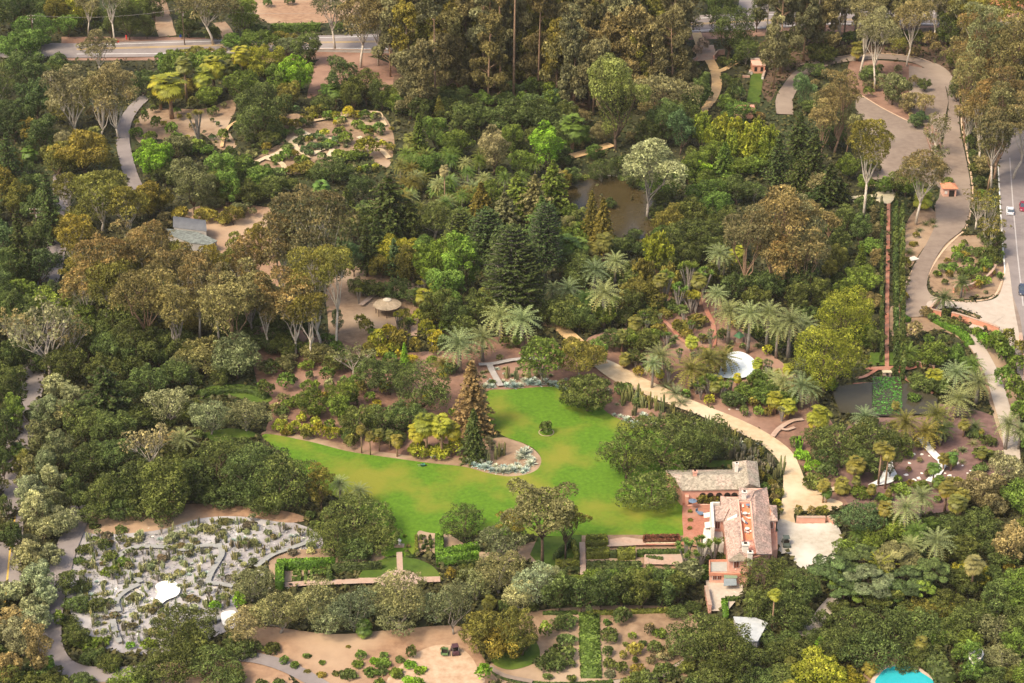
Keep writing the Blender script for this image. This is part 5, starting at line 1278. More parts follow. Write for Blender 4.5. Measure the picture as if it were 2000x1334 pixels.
# ================================================================ hedges
def hedge(pts, wid, h, col, label, closed=False, smooth=False, lf=.16, group="clipped hedges", dens=26):
    """clipped hedge; pts are the picture points of its top centre line"""
    if isinstance(pts, str): pts = pts_of(pts)
    if smooth: pts = catmull(pts, closed, 5)
    Wp = [P(x, y, h).xy for x, y in pts]; L_, R_ = ribbon_pts(Wp, wid, closed); n = len(L_)
    rng = np.random.default_rng(len(THINGS) + 17); rg = range(n) if closed else range(n - 1)
    vs = []; fs = []
    for z in (0, h * .96):
        vs += [(q.x, q.y, z) for q in L_] + [(q.x, q.y, z) for q in R_]
    for i in rg:
        j = (i + 1) % n; fs += [(i + 2 * n, i + 3 * n, j + 3 * n, j + 2 * n), (i, i + 2 * n, j + 2 * n, j), (i + n, j + n, j + 3 * n, i + 3 * n)]
    if not closed: fs += [(0, n, 3 * n, 2 * n), (n - 1, 3 * n - 1, 4 * n - 1, 2 * n - 1)]
    V = [np.array(vs)]; pos = []; nr = []
    for i in rg:
        j = (i + 1) % n; a, b, c, d_ = L_[i], L_[j], R_[i], R_[j]; ln = (b - a).length
        side = ((a - c).normalized())
        for (p0, p1, q0, q1, area, nn) in ((a, b, c, d_, ln * wid, (0, 0, 1)), (a, b, a, b, ln * h, (side.x, side.y, 0)), (c, d_, c, d_, ln * h, (-side.x, -side.y, 0))):
            m = max(2, int(area * dens)); u = rng.uniform(0, 1, m); v = rng.uniform(0, 1, m)
            if nn[2]:
                X = (p0.x * (1 - u) + p1.x * u) * (1 - v) + (q0.x * (1 - u) + q1.x * u) * v; Y = (p0.y * (1 - u) + p1.y * u) * (1 - v) + (q0.y * (1 - u) + q1.y * u) * v; Zz = np.full(m, h) + rng.uniform(-.05, .06, m)
            else: X = p0.x * (1 - u) + p1.x * u + nn[0] * .04; Y = p0.y * (1 - u) + p1.y * u + nn[1] * .04; Zz = v * h
            pos.append(np.stack([X, Y, Zz], 1)); nr.append(np.tile(np.array(nn, float), (m, 1)))
    pos = np.concatenate(pos); nr = np.concatenate(nr) * .6 + rdir(rng, len(pos)) * .5; nr /= np.linalg.norm(nr, axis=1, keepdims=True)
    Q = quads(pos, nr, np.full(len(pos), lf), rng); m = len(pos)
    k0 = len(vs); allv = np.concatenate([np.array(vs), Q]); F = np.concatenate([np.array(fs), k0 + np.arange(4 * m).reshape(m, 4)])
    lfv = np.concatenate([np.tile([.38, 0], (k0, 1)), np.repeat(np.stack([np.clip(.5 * rng.uniform(.7, 1.3, m), 0, 1), rng.uniform(0, .6, m) * (pos[:, 2] > h * .9)], 1), 4, 0)])
    c = Vector((float(np.mean([q.x for q in L_])), float(np.mean([q.y for q in L_])), 0)); allv = allv - np.array(c)
    me = np_mesh("hedge", allv, F, leaf=lfv); me.materials.append(LEAF); o = bpy.data.objects.new("hedge", me); COL.objects.link(o); o.location = c
    o.color = (*COLS[col][0], 1); o['tip_colour'] = list(COLS[col][1]); tag(o, label, "hedge", group)
    NOGO.append([project(q.x, q.y, 0) for q in L_] + [project(q.x, q.y, h) for q in reversed(R_)])
    return o
HG = 'HG'; COLS['HG'] = ((.10, .20, .02), (.24, .40, .03)); COLS['HD'] = ((.07, .11, .02), (.15, .20, .03)); COLS['HY'] = ((.17, .19, .03), (.30, .30, .04)); COLS['HR'] = ((.14, .06, .03), (.34, .10, .05))
hedge("546,1100 546,1137", 1.3, 2.0, HG, "bright green left wall of the square hedge room"); hedge("540,1095 655,1090", 1.0, 2.0, HG, "bright green back wall of the square hedge room"); hedge("642,1100 643,1126", .8, 1.6, 'HD', "dark inner end hedge of the square hedge room")
for p_, l_ in (("572,1113 584,1113 584,1135 570,1135", "low box hedge hooked like a bracket in the knot garden"), ("572,1119 583,1119", "short upper bar of low box in the knot garden"), ("570,1127 583,1127", "short lower bar of low box in the knot garden"), ("597,1109 597,1136", "straight low box hedge down the middle of the knot garden"), ("608,1136 608,1112 634,1112 634,1119 614,1119", "curled low box hedge at the open side of the knot garden"), ("562,1138 618,1138", "low box hedge along the brick edge of the knot garden")):
    hedge(p_, .45, .5, 'M', l_)
hedge("648,1103 745,1098", .8, 1.8, 'D', "dark hedge linking the square room to the oak"); hedge("750,1091 772,1085", .4, .5, 'HD', "low dark edging left of the brick path"); hedge("792,1086 812,1083", .4, .5, 'HD', "low dark edging right of the brick path"); hedge("813,1043 814,1083", .4, .6, 'HY', "golden edging hedge along the small side lawn")
hedge(arc(781, 1135, 80, 43, 4, 92), .4, .45, 'HY', "golden rim hedge curving round the half round lawn, eastern half"); hedge(arc(781, 1135, 80, 43, 96, 176), .4, .45, 'HY', "golden rim hedge curving round the half round lawn, western half")
hedge("858,1038 858,1075", 1.3, 1.7, HG, "bright hedge arm reaching up beside the round oak"); hedge("852,1076 935,1060", 1.1, 1.7, HG, "bright upper stroke of the zigzag hedge"); hedge("852,1086 935,1078", 1.1, 1.9, HG, "bright lower stroke of the zigzag hedge"); hedge("855,1093 935,1092", .6, 1.0, 'HD', "darker low step below the zigzag hedge")
hedge("1148,1046 1183,1045 1185,1056 1147,1057", .85, 1.3, 'HY', "golden box shaped hedge with a hollow centre beside the lawn", closed=True); hedge("1148,1070 1188,1069 1188,1077 1148,1078", .62, 1.5, 'HY', "golden box shaped hedge with a slot beside the brick path", closed=True)
hedge("1258,1045 1326,1044 1328,1053 1257,1054", .5, 1.1, 'HR', "dark red box shaped hedge with a long hollow centre", closed=True); hedge("1190,1076 1205,1076", .8, 1.4, 'D', "dark hedge gap piece between two taller blocks"); hedge("1206,1074 1241,1073", 1.6, 1.8, 'HY', "tall square block of hedge in front of the brick terrace"); hedge("1244,1075 1345,1073", .8, 1.3, 'HD', "long dark hedge below the pale strip"); hedge("1262,1085 1295,1090", .6, .9, 'D', "curving dark hedge in the lower brick terrace")
hedge("1085,1094 1132,1093", .9, 1.6, 'HY', "golden hedge left of the lower brick path"); hedge("1088,1110 1132,1109", .9, .9, 'D', "lower dark hedge left of the lower brick path"); hedge("1083,1083 1118,1050", .7, 1.4, 'HD', "slanting hedge of the triangle parterre"); hedge("1118,1052 1128,1078 1124,1092", .7, 1.4, 'HY', "short steep hedge of the triangle parterre")
for i, y in enumerate((1099, 1108, 1117)): hedge(f"1146,{y} 1252,{y-1}", .9, .9, 'D', ["back", "middle", "front"][i] + " row of low leafy hedge under the golden boxes", group="leafy rows", lf=.24)
hedge("1145,1193 1210,1193", .6, .8, 'HY', "thin hedge behind the orchard, left of the big round shrub"); hedge("1233,1191 1310,1189", .6, .8, 'HY', "thin hedge behind the orchard, right of the big round shrub"); hedge("1060,1195 1128,1194", .6, .6, 'HD', "dark low hedge above the orchard shrubs")
hedge("955,1300 975,1318 1020,1330 1100,1334 1210,1328 1280,1315 1335,1290", .5, .55, 'HD', "long low hedge curving round the foot of the orchard", smooth=True)
hedge("1825,618 1850,632 1880,648 1895,668", 1.7, 1.1, HG, "bright green curved hedge beside the garden path", smooth=True); hedge("1765,615 1775,622", 1.2, 1.0, HG, "short bright hedge stub at the end of the avenue")
hedge("392,765 440,757 490,758 520,770", 1.4, 1.2, 'HD', "dark curved hedge ringing the small round lawn", smooth=True, group="curved hedges")
hedge("1415,1167 1417,1200", .9, 1.2, HG, "bright green hedge along the small soil bed by the service yard"); hedge("1417,1167 1445,1166", .7, 1.2, 'HD', "dark green hedge at the top of the small soil bed")
hedge("528,48 625,46", 2.2, 2.4, 'M', "roadside hedge below the orange field", group="roadside hedges", lf=.35, dens=12); hedge("1810,1262 1850,1320", 3.2, 2.2, 'D', "broad dark hedge leading to the garden shed", lf=.3, dens=12)
hedge("1150,1195 1151,1215 1152,1260 1154,1300 1155,1322", 3.1, .45, 'M', "bright leafy strip down the middle of the orchard", group="orchard strip", lf=.3, dens=16)
hedge("1366,140 1378,165 1377,185 1362,208", 2.2, .6, 'M', "leafy border left of the walk to the gate", smooth=True, lf=.35, dens=10)
# ================================================================ walls
M_terra = mat("terracotta_plaster", (.60, .27, .17), (.50, .21, .13), 1.2, c=(.66, .36, .24), scale2=.3)
M_pinkw = mat("pink_plaster", (.70, .38, .28), (.60, .30, .215), .9, c=(.74, .45, .34), scale2=.25)
M_whitew = mat("white_plaster", (.74, .68, .60), (.62, .56, .48), .9)
M_dark = mat("dark_opening", (.035, .025, .02), (.02, .015, .012), 2)
M_shut = mat("brown_shutter", (.20, .07, .045), (.14, .05, .03), 3)
def roof_mat(name, a, b, c):
    m = mat(name, a, b, 2.2, c=c, scale2=.35, detail=10, contrast=.8, bump=.2)
    nt = m.node_tree; N = nt.nodes; L = nt.links; p = N["Principled BSDF"]; src = p.inputs["Base Color"].links[0].from_socket
    geo = N.new("ShaderNodeNewGeometry"); mp = N.new("ShaderNodeMapping"); mp.inputs["Scale"].default_value = (3.2, 3.2, 6); L.new(geo.outputs["Position"], mp.inputs[0])
    v = N.new("ShaderNodeTexVoronoi"); v.inputs["Scale"].default_value = 1.0; L.new(mp.outputs[0], v.inputs["Vector"])
    h = N.new("ShaderNodeMixRGB"); h.blend_type = 'OVERLAY'; h.inputs[0].default_value = .45; L.new(src, h.inputs[1])
    bw = N.new("ShaderNodeRGBToBW"); L.new(v.outputs["Color"], bw.inputs[0]); L.new(bw.outputs[0], h.inputs[2]); L.new(h.outputs[0], p.inputs["Base Color"])
    return m
M_roof = roof_mat("grey_pink_tiles", (.46, .335, .27), (.30, .215, .17), (.50, .33, .26))
M_roofn = roof_mat("lichen_tiles", (.40, .35, .27), (.27, .23, .17), (.44, .33, .26))
M_rooft = roof_mat("terracotta_tiles", (.55, .26, .19), (.42, .17, .12), (.58, .34, .26))
M_terr = mat("orange_tiles", (.68, .26, .13), (.58, .20, .10), 1.5)
def wall(pts, h, t, m, label, smooth=False, name="garden_wall", cap=None):
    if isinstance(pts, str): pts = pts_of(pts)
    if smooth: pts = catmull(pts, False, 5)
    Wp = [P(x, y, 0).xy for x, y in pts]; L_, R_ = ribbon_pts(Wp, t); n = len(L_)
    c = Vector((*((L_[0] + L_[-1]) / 2), 0)); root = empty(name, c); tag(root, label, "wall", "plastered garden walls")
    mb = MB(); mc = MB(); e = .06
    for i in range(n - 1):
        mb.prism([R_[i] - c.xy, R_[i + 1] - c.xy, L_[i + 1] - c.xy, L_[i] - c.xy], 0, h)
    L2, R2 = ribbon_pts(Wp, t + 2 * e)
    for i in range(n - 1): mc.prism([R2[i] - c.xy, R2[i + 1] - c.xy, L2[i + 1] - c.xy, L2[i] - c.xy], h + .002, h + .09)
    mb.build("wall_body", m, root); mc.build("coping", cap or M_pav, root)
    NOGO.append([project(q.x, q.y, 0) for q in L_] + [project(q.x, q.y, h) for q in reversed(R_)])
    return root
wall("1862,573 1868,569 1885,569 1905,562 1925,551 1938,538 1943,528", 1.4, .4, M_terra, "curved terracotta wall behind the succulents of the upper entrance bed", True)
wall("1834,594 1826,602 1816,612", 1.4, .4, M_terra, "short terracotta wall climbing to the date palm"); wall("1816,613 1838,618", 1.2, .4, M_terra, "low terracotta wall end beside the reddish bush"); wall("1858,622 1880,628 1905,636 1930,644 1950,652", 1.5, .45, M_terra, "long terracotta wall behind the lower succulent bed", True)
wall("1555,1024 1611,1024", 1.5, .5, M_pinkw, "straight pink planter wall at the edge of the gravel court"); wall("1616,1018 1628,1027", 1.1, .5, M_pinkw, "short pink wall stub beside the flat domed tree")
wall("1378,1162 1386,1200", 1.8, .5, M_pinkw, "pink wall dividing the service yard from the tall hedge"); wall("1262,1088 1265,1108", .7, .3, M_whitew, "low white wall end in the lower brick terrace"); wall("1352,125 1362,118", 1.3, .4, M_pinkw, "pink gate wall left of the tan walk", name="garden_wall"); wall("1394,118 1402,108 1415,106", 1.6, .4, M_pinkw, "pink gate wall under the dense dark tree")
wall("1464,143 1468,147", 1.0, .5, M_whitew, "white wall end left of the brick pavilion"); wall("1493,144 1489,156", 1.0, .6, M_whitew, "white wall right of the brick pavilion"); wall("1450,151 1464,151", .5, .5, M_pinkw, "low pink bench wall beside the pavilion lawn")
wall("1765,716 1795,716 1825,724", 1.0, .5, M_terra, "terracotta wall under the palms behind the lily pond")
wall("1992,660 1999,700 2003,760", 1.2, .5, M_pinkw, "pink boundary wall beside the highway hedge"); wall("620,101 760,104", .9, .3, M_conc, "low grey barrier along the near side of the far road")
wall("1336,958 1341,994", 2.4, .55, M_pinkw, "tall pink courtyard wall at the lawn end of the house", cap=M_pinkw); wall("1343,995 1388,993", .8, .3, M_pinkw, "low pink wall closing the planted courtyard", cap=M_pinkw); wall("1335,1000 1338,1072", .45, .35, M_pinkw, "low pink curb wall between lawn and terrace", cap=M_pinkw)
# ================================================================ house
def G3(px, py, z): return P(px, py, z)
house = empty("pink_house", P(1450, 1060, 0)); tag(house, "large pink villa with grey tiled roofs and an orange roof terrace", "house")
HO = house.location.copy()
def hp(name, mb, m, parent=house):
    mb.v = [tuple(Vector(v) - HO) for v in mb.v]; me = bpy.data.meshes.new(name); me.from_pydata(mb.v, [], mb.f); me.update(); return link(name, me, m, parent)
E, RG, TF = 5.0, 6.5, 5.6
foot = [(1407, 968), (1442, 968), (1446, 951), (1497, 951), (1502, 987), (1516, 988), (1518, 1015), (1503, 1015), (1506, 1080), (1462, 1093), (1423, 1093), (1413, 1016), (1393, 1015), (1392, 989), (1407, 988)]
def shrink(pts, c, k=.985): return [(c[0] + (x - c[0]) * k, c[1] + (y - c[1]) * k) for x, y in pts]
fw = [tuple(P(x, y, E).xy) for x, y in foot]; cen = (sum(p[0] for p in fw) / len(fw), sum(p[1] for p in fw) / len(fw)); fw = shrink(fw, cen, .975)
mb = MB(); mb.prism(list(reversed(fw)), 0, E - .12); hp("wall", mb, M_pinkw)
def slabs(name, polys, m, t=.2, parent=house):
    mb = MB()
    for poly in polys:
        pts = [P(*q) for q in poly]
        n = (pts[1] - pts[0]).cross(pts[2] - pts[0])
        if n.z < 0: pts.reverse()
        mb.slab(pts, t)
    return hp(name, mb, m, parent)
rf = slabs("roof", [[(1407, 968, E), (1440, 975, RG), (1450, 1056, RG), (1443, 1079, RG), (1422, 1094, E), (1412, 1016, E), (1407, 988, E)]], M_roof)
slabs("roof", [[(1443, 1078.5, RG + .02), (1422, 1094.5, E), (1463, 1094.5, E)]], roof_mat("hip_tiles", (.47, .40, .30), (.32, .26, .19), (.46, .36, .29)))
slabs("roof", [[(1443.5, 1078, RG), (1463, 1094, E), (1470, 1082, E + .5), (1451, 1056, RG - .1)]], M_roof)
slabs("roof", [[(1465.5, 979, RG), (1475, 958, RG), (1498, 951, E), (1503, 987, E), (1504, 1016, E), (1508, 1082, E), (1478, 1082, RG), (1472, 1052, RG)]], M_roof)
slabs("roof", [[(1444, 951, E + .1), (1475, 957, RG), (1465, 978.5, RG - .1), (1441, 978, RG - .4)]], M_roof)
slabs("roof", [[(1391, 989, E), (1408, 988, E + .25), (1424, 993, E + .95), (1413, 1016.5, E + .3), (1392, 1016.5, E)]], M_roof)
slabs("roof", [[(1502, 986, E + .3), (1517, 987, E + .05), (1508, 1000, E + .9)], [(1517, 987, E + .05), (1519.5, 1016.5, E), (1508, 1000, E + .9)], [(1519.5, 1016.5, E), (1500, 1016.5, E + .02), (1508, 1000, E + .9)]], M_roof)
tw = MB(); c_ = P(1464, 1070, 5.2); tw.lathe(c_, [(2.15, 0), (2.2, .25), (1.2, .7), (.2, 1.05)], 20); hp("tower_roof", tw, M_rooft)
ter = [(1442.5, 981), (1465, 981), (1472, 1054), (1450.5, 1056)]
mb = MB(); mb.prism(list(reversed([tuple(P(x, y, TF).xy) for x, y in ter])), E - .3, TF); hp("roof_terrace", mb, M_terr)
def thin(name, a, b, z0, z1, t, m):
    A, B_ = P(*a).xy, P(*b).xy; L_, R_ = ribbon_pts([A, B_], t); mb = MB(); mb.prism([R_[0], R_[1], L_[1], L_[0]], z0, z1); return hp(name, mb, m)
thin("parapet", (1441.5, 976, RG), (1450.3, 1056, RG), TF - .3, RG + .05, .25, M_pinkw); thin("parapet", (1466, 979, RG), (1472.3, 1052, RG), TF - .3, RG + .05, .25, M_pinkw)
thin("parapet", (1442.5, 979.5, TF + .7), (1465.5, 979.5, TF + .7), TF - .2, TF + .7, .25, M_pinkw)
def chimney(px, py, zb, w_, h, m=M_whitew):
    c = P(px, py, zb); mb = MB(); mb.box((c.x, c.y, zb + h / 2 - .4), (w_, w_ * .8, h + .8)); mb.box((c.x, c.y, zb + h + .08), (w_ * 1.25, w_ * 1.05, .16)); o = hp("chimney", mb, m)
    mb = MB(); mb.box((c.x, c.y, zb + h + .26), (w_ * .5, w_ * .35, .2)); hp("flue", mb, M_dark).parent = o
chimney(1453, 973, 6.3, .75, 1.2); chimney(1455, 1076, 6.2, 1.0, 1.3); chimney(1464, 1095, 5.0, .8, 1.6); chimney(1357, 931, 4.4, .7, 1.0, M_pinkw); chimney(1438, 919, 4.6, .6, 1.4, M_whitew)
# skylight strip on the west slope
slabs("skylight", [[(1420, 1013.5, E + .55), (1440, 1003, RG + .12), (1440, 1009, RG + .08), (1419.5, 1016, E + .5)]], mat("skylight_frame", (.72, .68, .60), (.6, .55, .48), 2), .3)
# low north wing
ng = [tuple(P(x, y, 3.4).xy) for x, y in ((1300, 919), (1431, 917), (1431, 903), (1478, 902), (1484, 952), (1446, 955), (1332, 957))]
mb = MB(); mb.prism(list(reversed(ng)), 0, 3.3); hp("wall", mb, M_pinkw)
slabs("roof", [[(1299, 918, 3.5), (1432, 917, 3.5), (1456, 926, 4.8), (1312, 927, 4.8)], [(1312, 927, 4.8), (1456, 926, 4.8), (1446, 955, 3.5), (1332, 957.5, 3.5)]], M_roofn)
slabs("roof", [[(1430, 902, 4.2), (1457, 899, 5.2), (1463, 945, 5.2), (1444, 957, 4.0), (1432, 925, 4.2)], [(1457, 899, 5.2), (1479, 901, 4.2), (1485, 952, 4.0), (1463, 945, 5.2)], [(1463, 945, 5.2), (1485, 952, 4.0), (1446, 957, 4.0)]], M_roofn, .4)
mb = MB(); mb.prism(list(reversed([tuple(P(x, y, 4).xy) for x, y in ((1431, 904), (1478, 903), (1483, 950), (1445, 952))])), 3.0, 4.0); hp("wall", mb, M_pinkw)
# lower annex with flat roof, service side
an = [(1386, 1094), (1424, 1093), (1464, 1093), (1460, 1122), (1386, 1119)]
mb = MB(); mb.prism(list(reversed([tuple(P(x, y, 2.6).xy) for x, y in an])), 0, 2.3); hp("annex", mb, M_pinkw)
slabs("flat_roof", [[(1388, 1096, 2.4), (1420, 1095, 2.4), (1420, 1116, 2.4), (1388, 1116, 2.4)]], mat("grey_felt", (.42, .42, .38), (.34, .34, .30), 1), .05)
slabs("flat_roof", [[(1420.5, 1095, 2.41), (1462, 1095, 2.41), (1459, 1119, 2.41), (1420.5, 1117, 2.41)]], M_pav, .05)
for a, b in (((1386, 1094, 2.7), (1386, 1119, 2.7)), ((1386, 1119, 2.7), (1460, 1121, 2.7)), ((1386.5, 1094, 2.7), (1420, 1093.5, 2.7))): thin("parapet", a, b, 2.2, 2.75, .22, M_terra)
def window(px, py, Yw, w_, h, name="shutter", m=M_shut, arch=False, parent=house):
    z = height_of(Yw, py); X = (px - 1000) / FPX * (Yw * CP - (z - HC) * SP); mb = MB(); mb.box((X, Yw - .03, z), (w_ + .2, .1, h + .2)); o = hp("window_frame", mb, M_whitew, parent)
    mb = MB(); mb.box((X - w_ / 4 - .02, Yw - .1, z), (w_ / 2 - .02, .08, h)); mb.box((X + w_ / 4 + .02, Yw - .1, z), (w_ / 2 - .02, .08, h)); hp(name, mb, m).parent = o
Ys = min(v[1] for v in fw); window(1438, 1102, Ys, .8, 1.1)
Yw_ = P(1402, 1015, E).y; window(1401.5, 1025, Yw_ - .0, .7, 1.3); Ye = P(1510, 1015, E).y; window(1506, 1025, Ye, .6, 1.2)
Ya = P(1386, 1119, 2.6).y - .05
for x in (1396, 1405): window(x, 1127, Ya, .6, .8)
window(1437, 1112, Ys, .01, .01)
Yn = P(1390, 956, 3.4).y
for i, x in enumerate((1372, 1387, 1404, 1420, 1434)):
    z = 1.5; X = (x - 1000) / FPX * (Yn * CP - (z - HC) * SP); mb = MB(); mb.box((X, Yn - .06, 1.1), (1.1, .2, 2.2)); mb.tube([(X, Yn - .16, 2.2), (X, Yn + .04, 2.2)], .55, 14); hp("archway", mb, M_dark)
# white walls and awnings on the lawn side
thin("white_wall", (1390, 981, 5.6), (1393, 1030, 5.6), 0, 5.6, .5, M_whitew); thin("white_wall", (1390, 981, 5.3), (1406, 981, 5.3), 0, 5.3, .3, M_whitew)
slabs("awning", [[(1374, 1002, 3.0), (1389, 1000, 3.6), (1390, 1009, 3.6), (1375, 1011, 3.0)]], M_whitew, .06); slabs("awning", [[(1376, 1020, 3.0), (1391, 1018, 3.6), (1394, 1029, 3.6), (1377, 1031, 3.0)]], M_whitew, .06)
mb = MB(); mb.prism(list(reversed([tuple(P(x, y, 2.6).xy) for x, y in ((1375, 1031), (1410, 1030), (1414, 1062), (1371, 1060))])), 0, 2.6); hp("balcony", mb, M_whitew)
slabs("balcony_floor", [[(1378, 1034, 2.62), (1408, 1033, 2.62), (1411, 1059, 2.62), (1375, 1057, 2.62)]], mat("pale_floor", (.62, .60, .56), (.52, .50, .46), 1), .05)
# east porch
mb = MB(); mb.prism(list(reversed([tuple(P(x, y, 2.4).xy) for x, y in ((1505, 1040), (1518, 1038), (1519, 1072), (1506, 1078))])), 0, 2.4); hp("porch", mb, M_terra)
slabs("awning", [[(1414, 1122, 2.5), (1440, 1122, 2.5), (1440, 1129, 2.2), (1414, 1129, 2.2)]], mat("green_canvas", (.22, .28, .18), (.17, .22, .14), 1), .06)
slabs("awning", [[(1414, 1130, 2.1), (1438, 1130, 2.1), (1439, 1143, 1.7), (1413, 1144, 1.7)]], mat("grey_canvas", (.26, .29, .30), (.2, .23, .24), 1), .05)
# ---- terrace furniture: tables, chairs, parasol
def furn(kind, px, py, z, label, m, rz=0):
    c = P(px, py, z); root = empty(kind, c, rz); root.scale = (.72,) * 3 if z > 4 else (1, 1, 1); tag(root, label, kind.split('_')[-1], "roof terrace furniture" if z > 4 else "lawn terrace furniture")
    mb = MB()
    if 'table' in kind:
        mb.lathe((0, 0, .70), [(.55, 0), (.58, .03), (.55, .06)], 16); mb.build("tabletop", m, root); b2 = MB(); b2.tube([(0, 0, .02), (0, 0, .7)], .05, 6); b2.lathe((0, 0, 0), [(.3, 0), (.28, .04)], 12); b2.build("base", M_conc, root)
    elif 'chair' in kind:
        mb.box((0, 0, .42), (.5, .5, .07)); mb.build("seat", m, root); b2 = MB(); b2.box((0, .24, .7), (.5, .06, .5)); b2.build("backrest", m, root)
        for sx in (-.2, .2):
            for sy in (-.2, .2): b3 = MB(); b3.box((sx, sy, .2), (.05, .05, .4)); b3.build("leg", m, root)
    elif 'lounger' in kind:
        mb.box((0, -.2, .34), (.62, 1.3, .08)); mb.build("seat", m, root); b2 = MB(); b2.slab([Vector((-.31, .45, .38)), Vector((.31, .45, .38)), Vector((.31, .95, .75)), Vector((-.31, .95, .75))], .07); b2.build("backrest", m, root)
        for sx in (-.25, .25):
            for sy in (-.7, .35): b3 = MB(); b3.box((sx, sy, .15), (.05, .05, .3)); b3.build("leg", m, root)
    elif 'parasol' in kind:
        mb.tube([(0, 0, 0), (0, 0, 2.3)], .03, 6); mb.build("pole", M_conc, root); b2 = MB(); b2.lathe((0, 0, 1.9), [(.8, 0), (.77, .05), (.05, .35)], 8); b2.build("canopy", m, root)
    elif 'pot' in kind:
        mb.lathe((0, 0, 0), [(.28, 0), (.42, .55), (.46, .6), (.4, .62)], 14); mb.build("pot", M_terra, root)
    return root
M_bl = mat("blue_canvas", (.16, .22, .30), (.12, .17, .24), 2)
furn("round_table", 1455, 1007, TF, "round white table in the middle of the roof terrace", M_whitew); furn("round_table", 1461, 991, TF, "small blue grey table near the far end of the roof terrace", M_bl); furn("sun_lounger", 1464, 1014, TF, "white lounger lying across the middle of the roof terrace", M_whitew, 1.5); furn("garden_chair", 1450, 1006, TF, "pale chair left of the white roof terrace table", M_whitew, 1.6); furn("garden_chair", 1462, 1006, TF, "pale chair right of the white roof terrace table", M_whitew, -1.6)
furn("sun_lounger", 1453, 1020, TF, "white lounger beside the dark cushions on the roof terrace", M_whitew, .5); furn("garden_chair", 1458, 1024, TF, "dark cushioned chair below the middle of the roof terrace", M_bl, .9); furn("round_table", 1459, 1037, TF, "white table at the near end of the roof terrace", M_whitew); furn("garden_chair", 1456, 1041, TF, "pale chair left of the near roof terrace table", M_whitew, 1.7); furn("garden_chair", 1466, 1040, TF, "pale chair right of the near roof terrace table", M_whitew, -1.7); furn("garden_chair", 1460, 1043, TF, "pale chair in front of the near roof terrace table", M_whitew, 3.1); furn("garden_chair", 1451, 992, TF, "pale chair at the far end of the roof terrace", M_whitew, 0)
furn("round_table", 1368, 1009, .3, "blue topped table on the brick terrace by the lawn", M_bl); furn("garden_chair", 1362, 1003, .3, "blue chair beside the terrace table by the lawn", M_bl, .6); furn("parasol", 1352, 996, .3, "small blue parasol over the lawn terrace table", M_bl)
for y, l_ in ((1006, "far potted shrub on the terrace edge"), (1023, "middle potted shrub on the terrace edge"), (1039, "near potted shrub on the terrace edge")):
    r_ = furn("flower_pot", 1347, y, 0, l_, M_terra); r_.name = "potted_shrub"; r_['category'] = "potted plant"; _, V, lf_ = m_shrub(1.1, np.random.default_rng(y)); me = quad_mesh("foliage", V * .62, lf_); me.materials.append(LEAF); o = link("foliage", me, None, r_); o.location = (0, 0, .5); o.color = (*COLS['O'][0], 1); o['tip_colour'] = list(COLS['Y'][0])
plant('palm', 1440, 938, 968, 26, 'Y', label="golden potted palm in the courtyard rising over the wing roof"); plant('tree', 1395, 957, 988, 44, 'O', label="olive shrub tree filling the planted courtyard"); plant('tree', 1372, 962, 990, 30, 'O', label="smaller olive shrub beside the courtyard wall")
for i, (x, y) in enumerate(((1505, 960), (1512, 972), (1518, 985), (1508, 945), (1500, 935), (1520, 1000), (1522, 965), (1514, 955))): plant('shrub', x, y - 12, y + 10, 24, "RNYODEON"[i])
for i, x in enumerate((1560, 1572, 1585, 1598, 1610)): plant('agave' if i % 2 else 'shrub', x, 985, 1012, 20, "EONEO"[i], zbase=.5)
furn("sun_lounger", 1444, 1160, 0, "folded white cover on the paving of the service yard", M_whitew, 2)
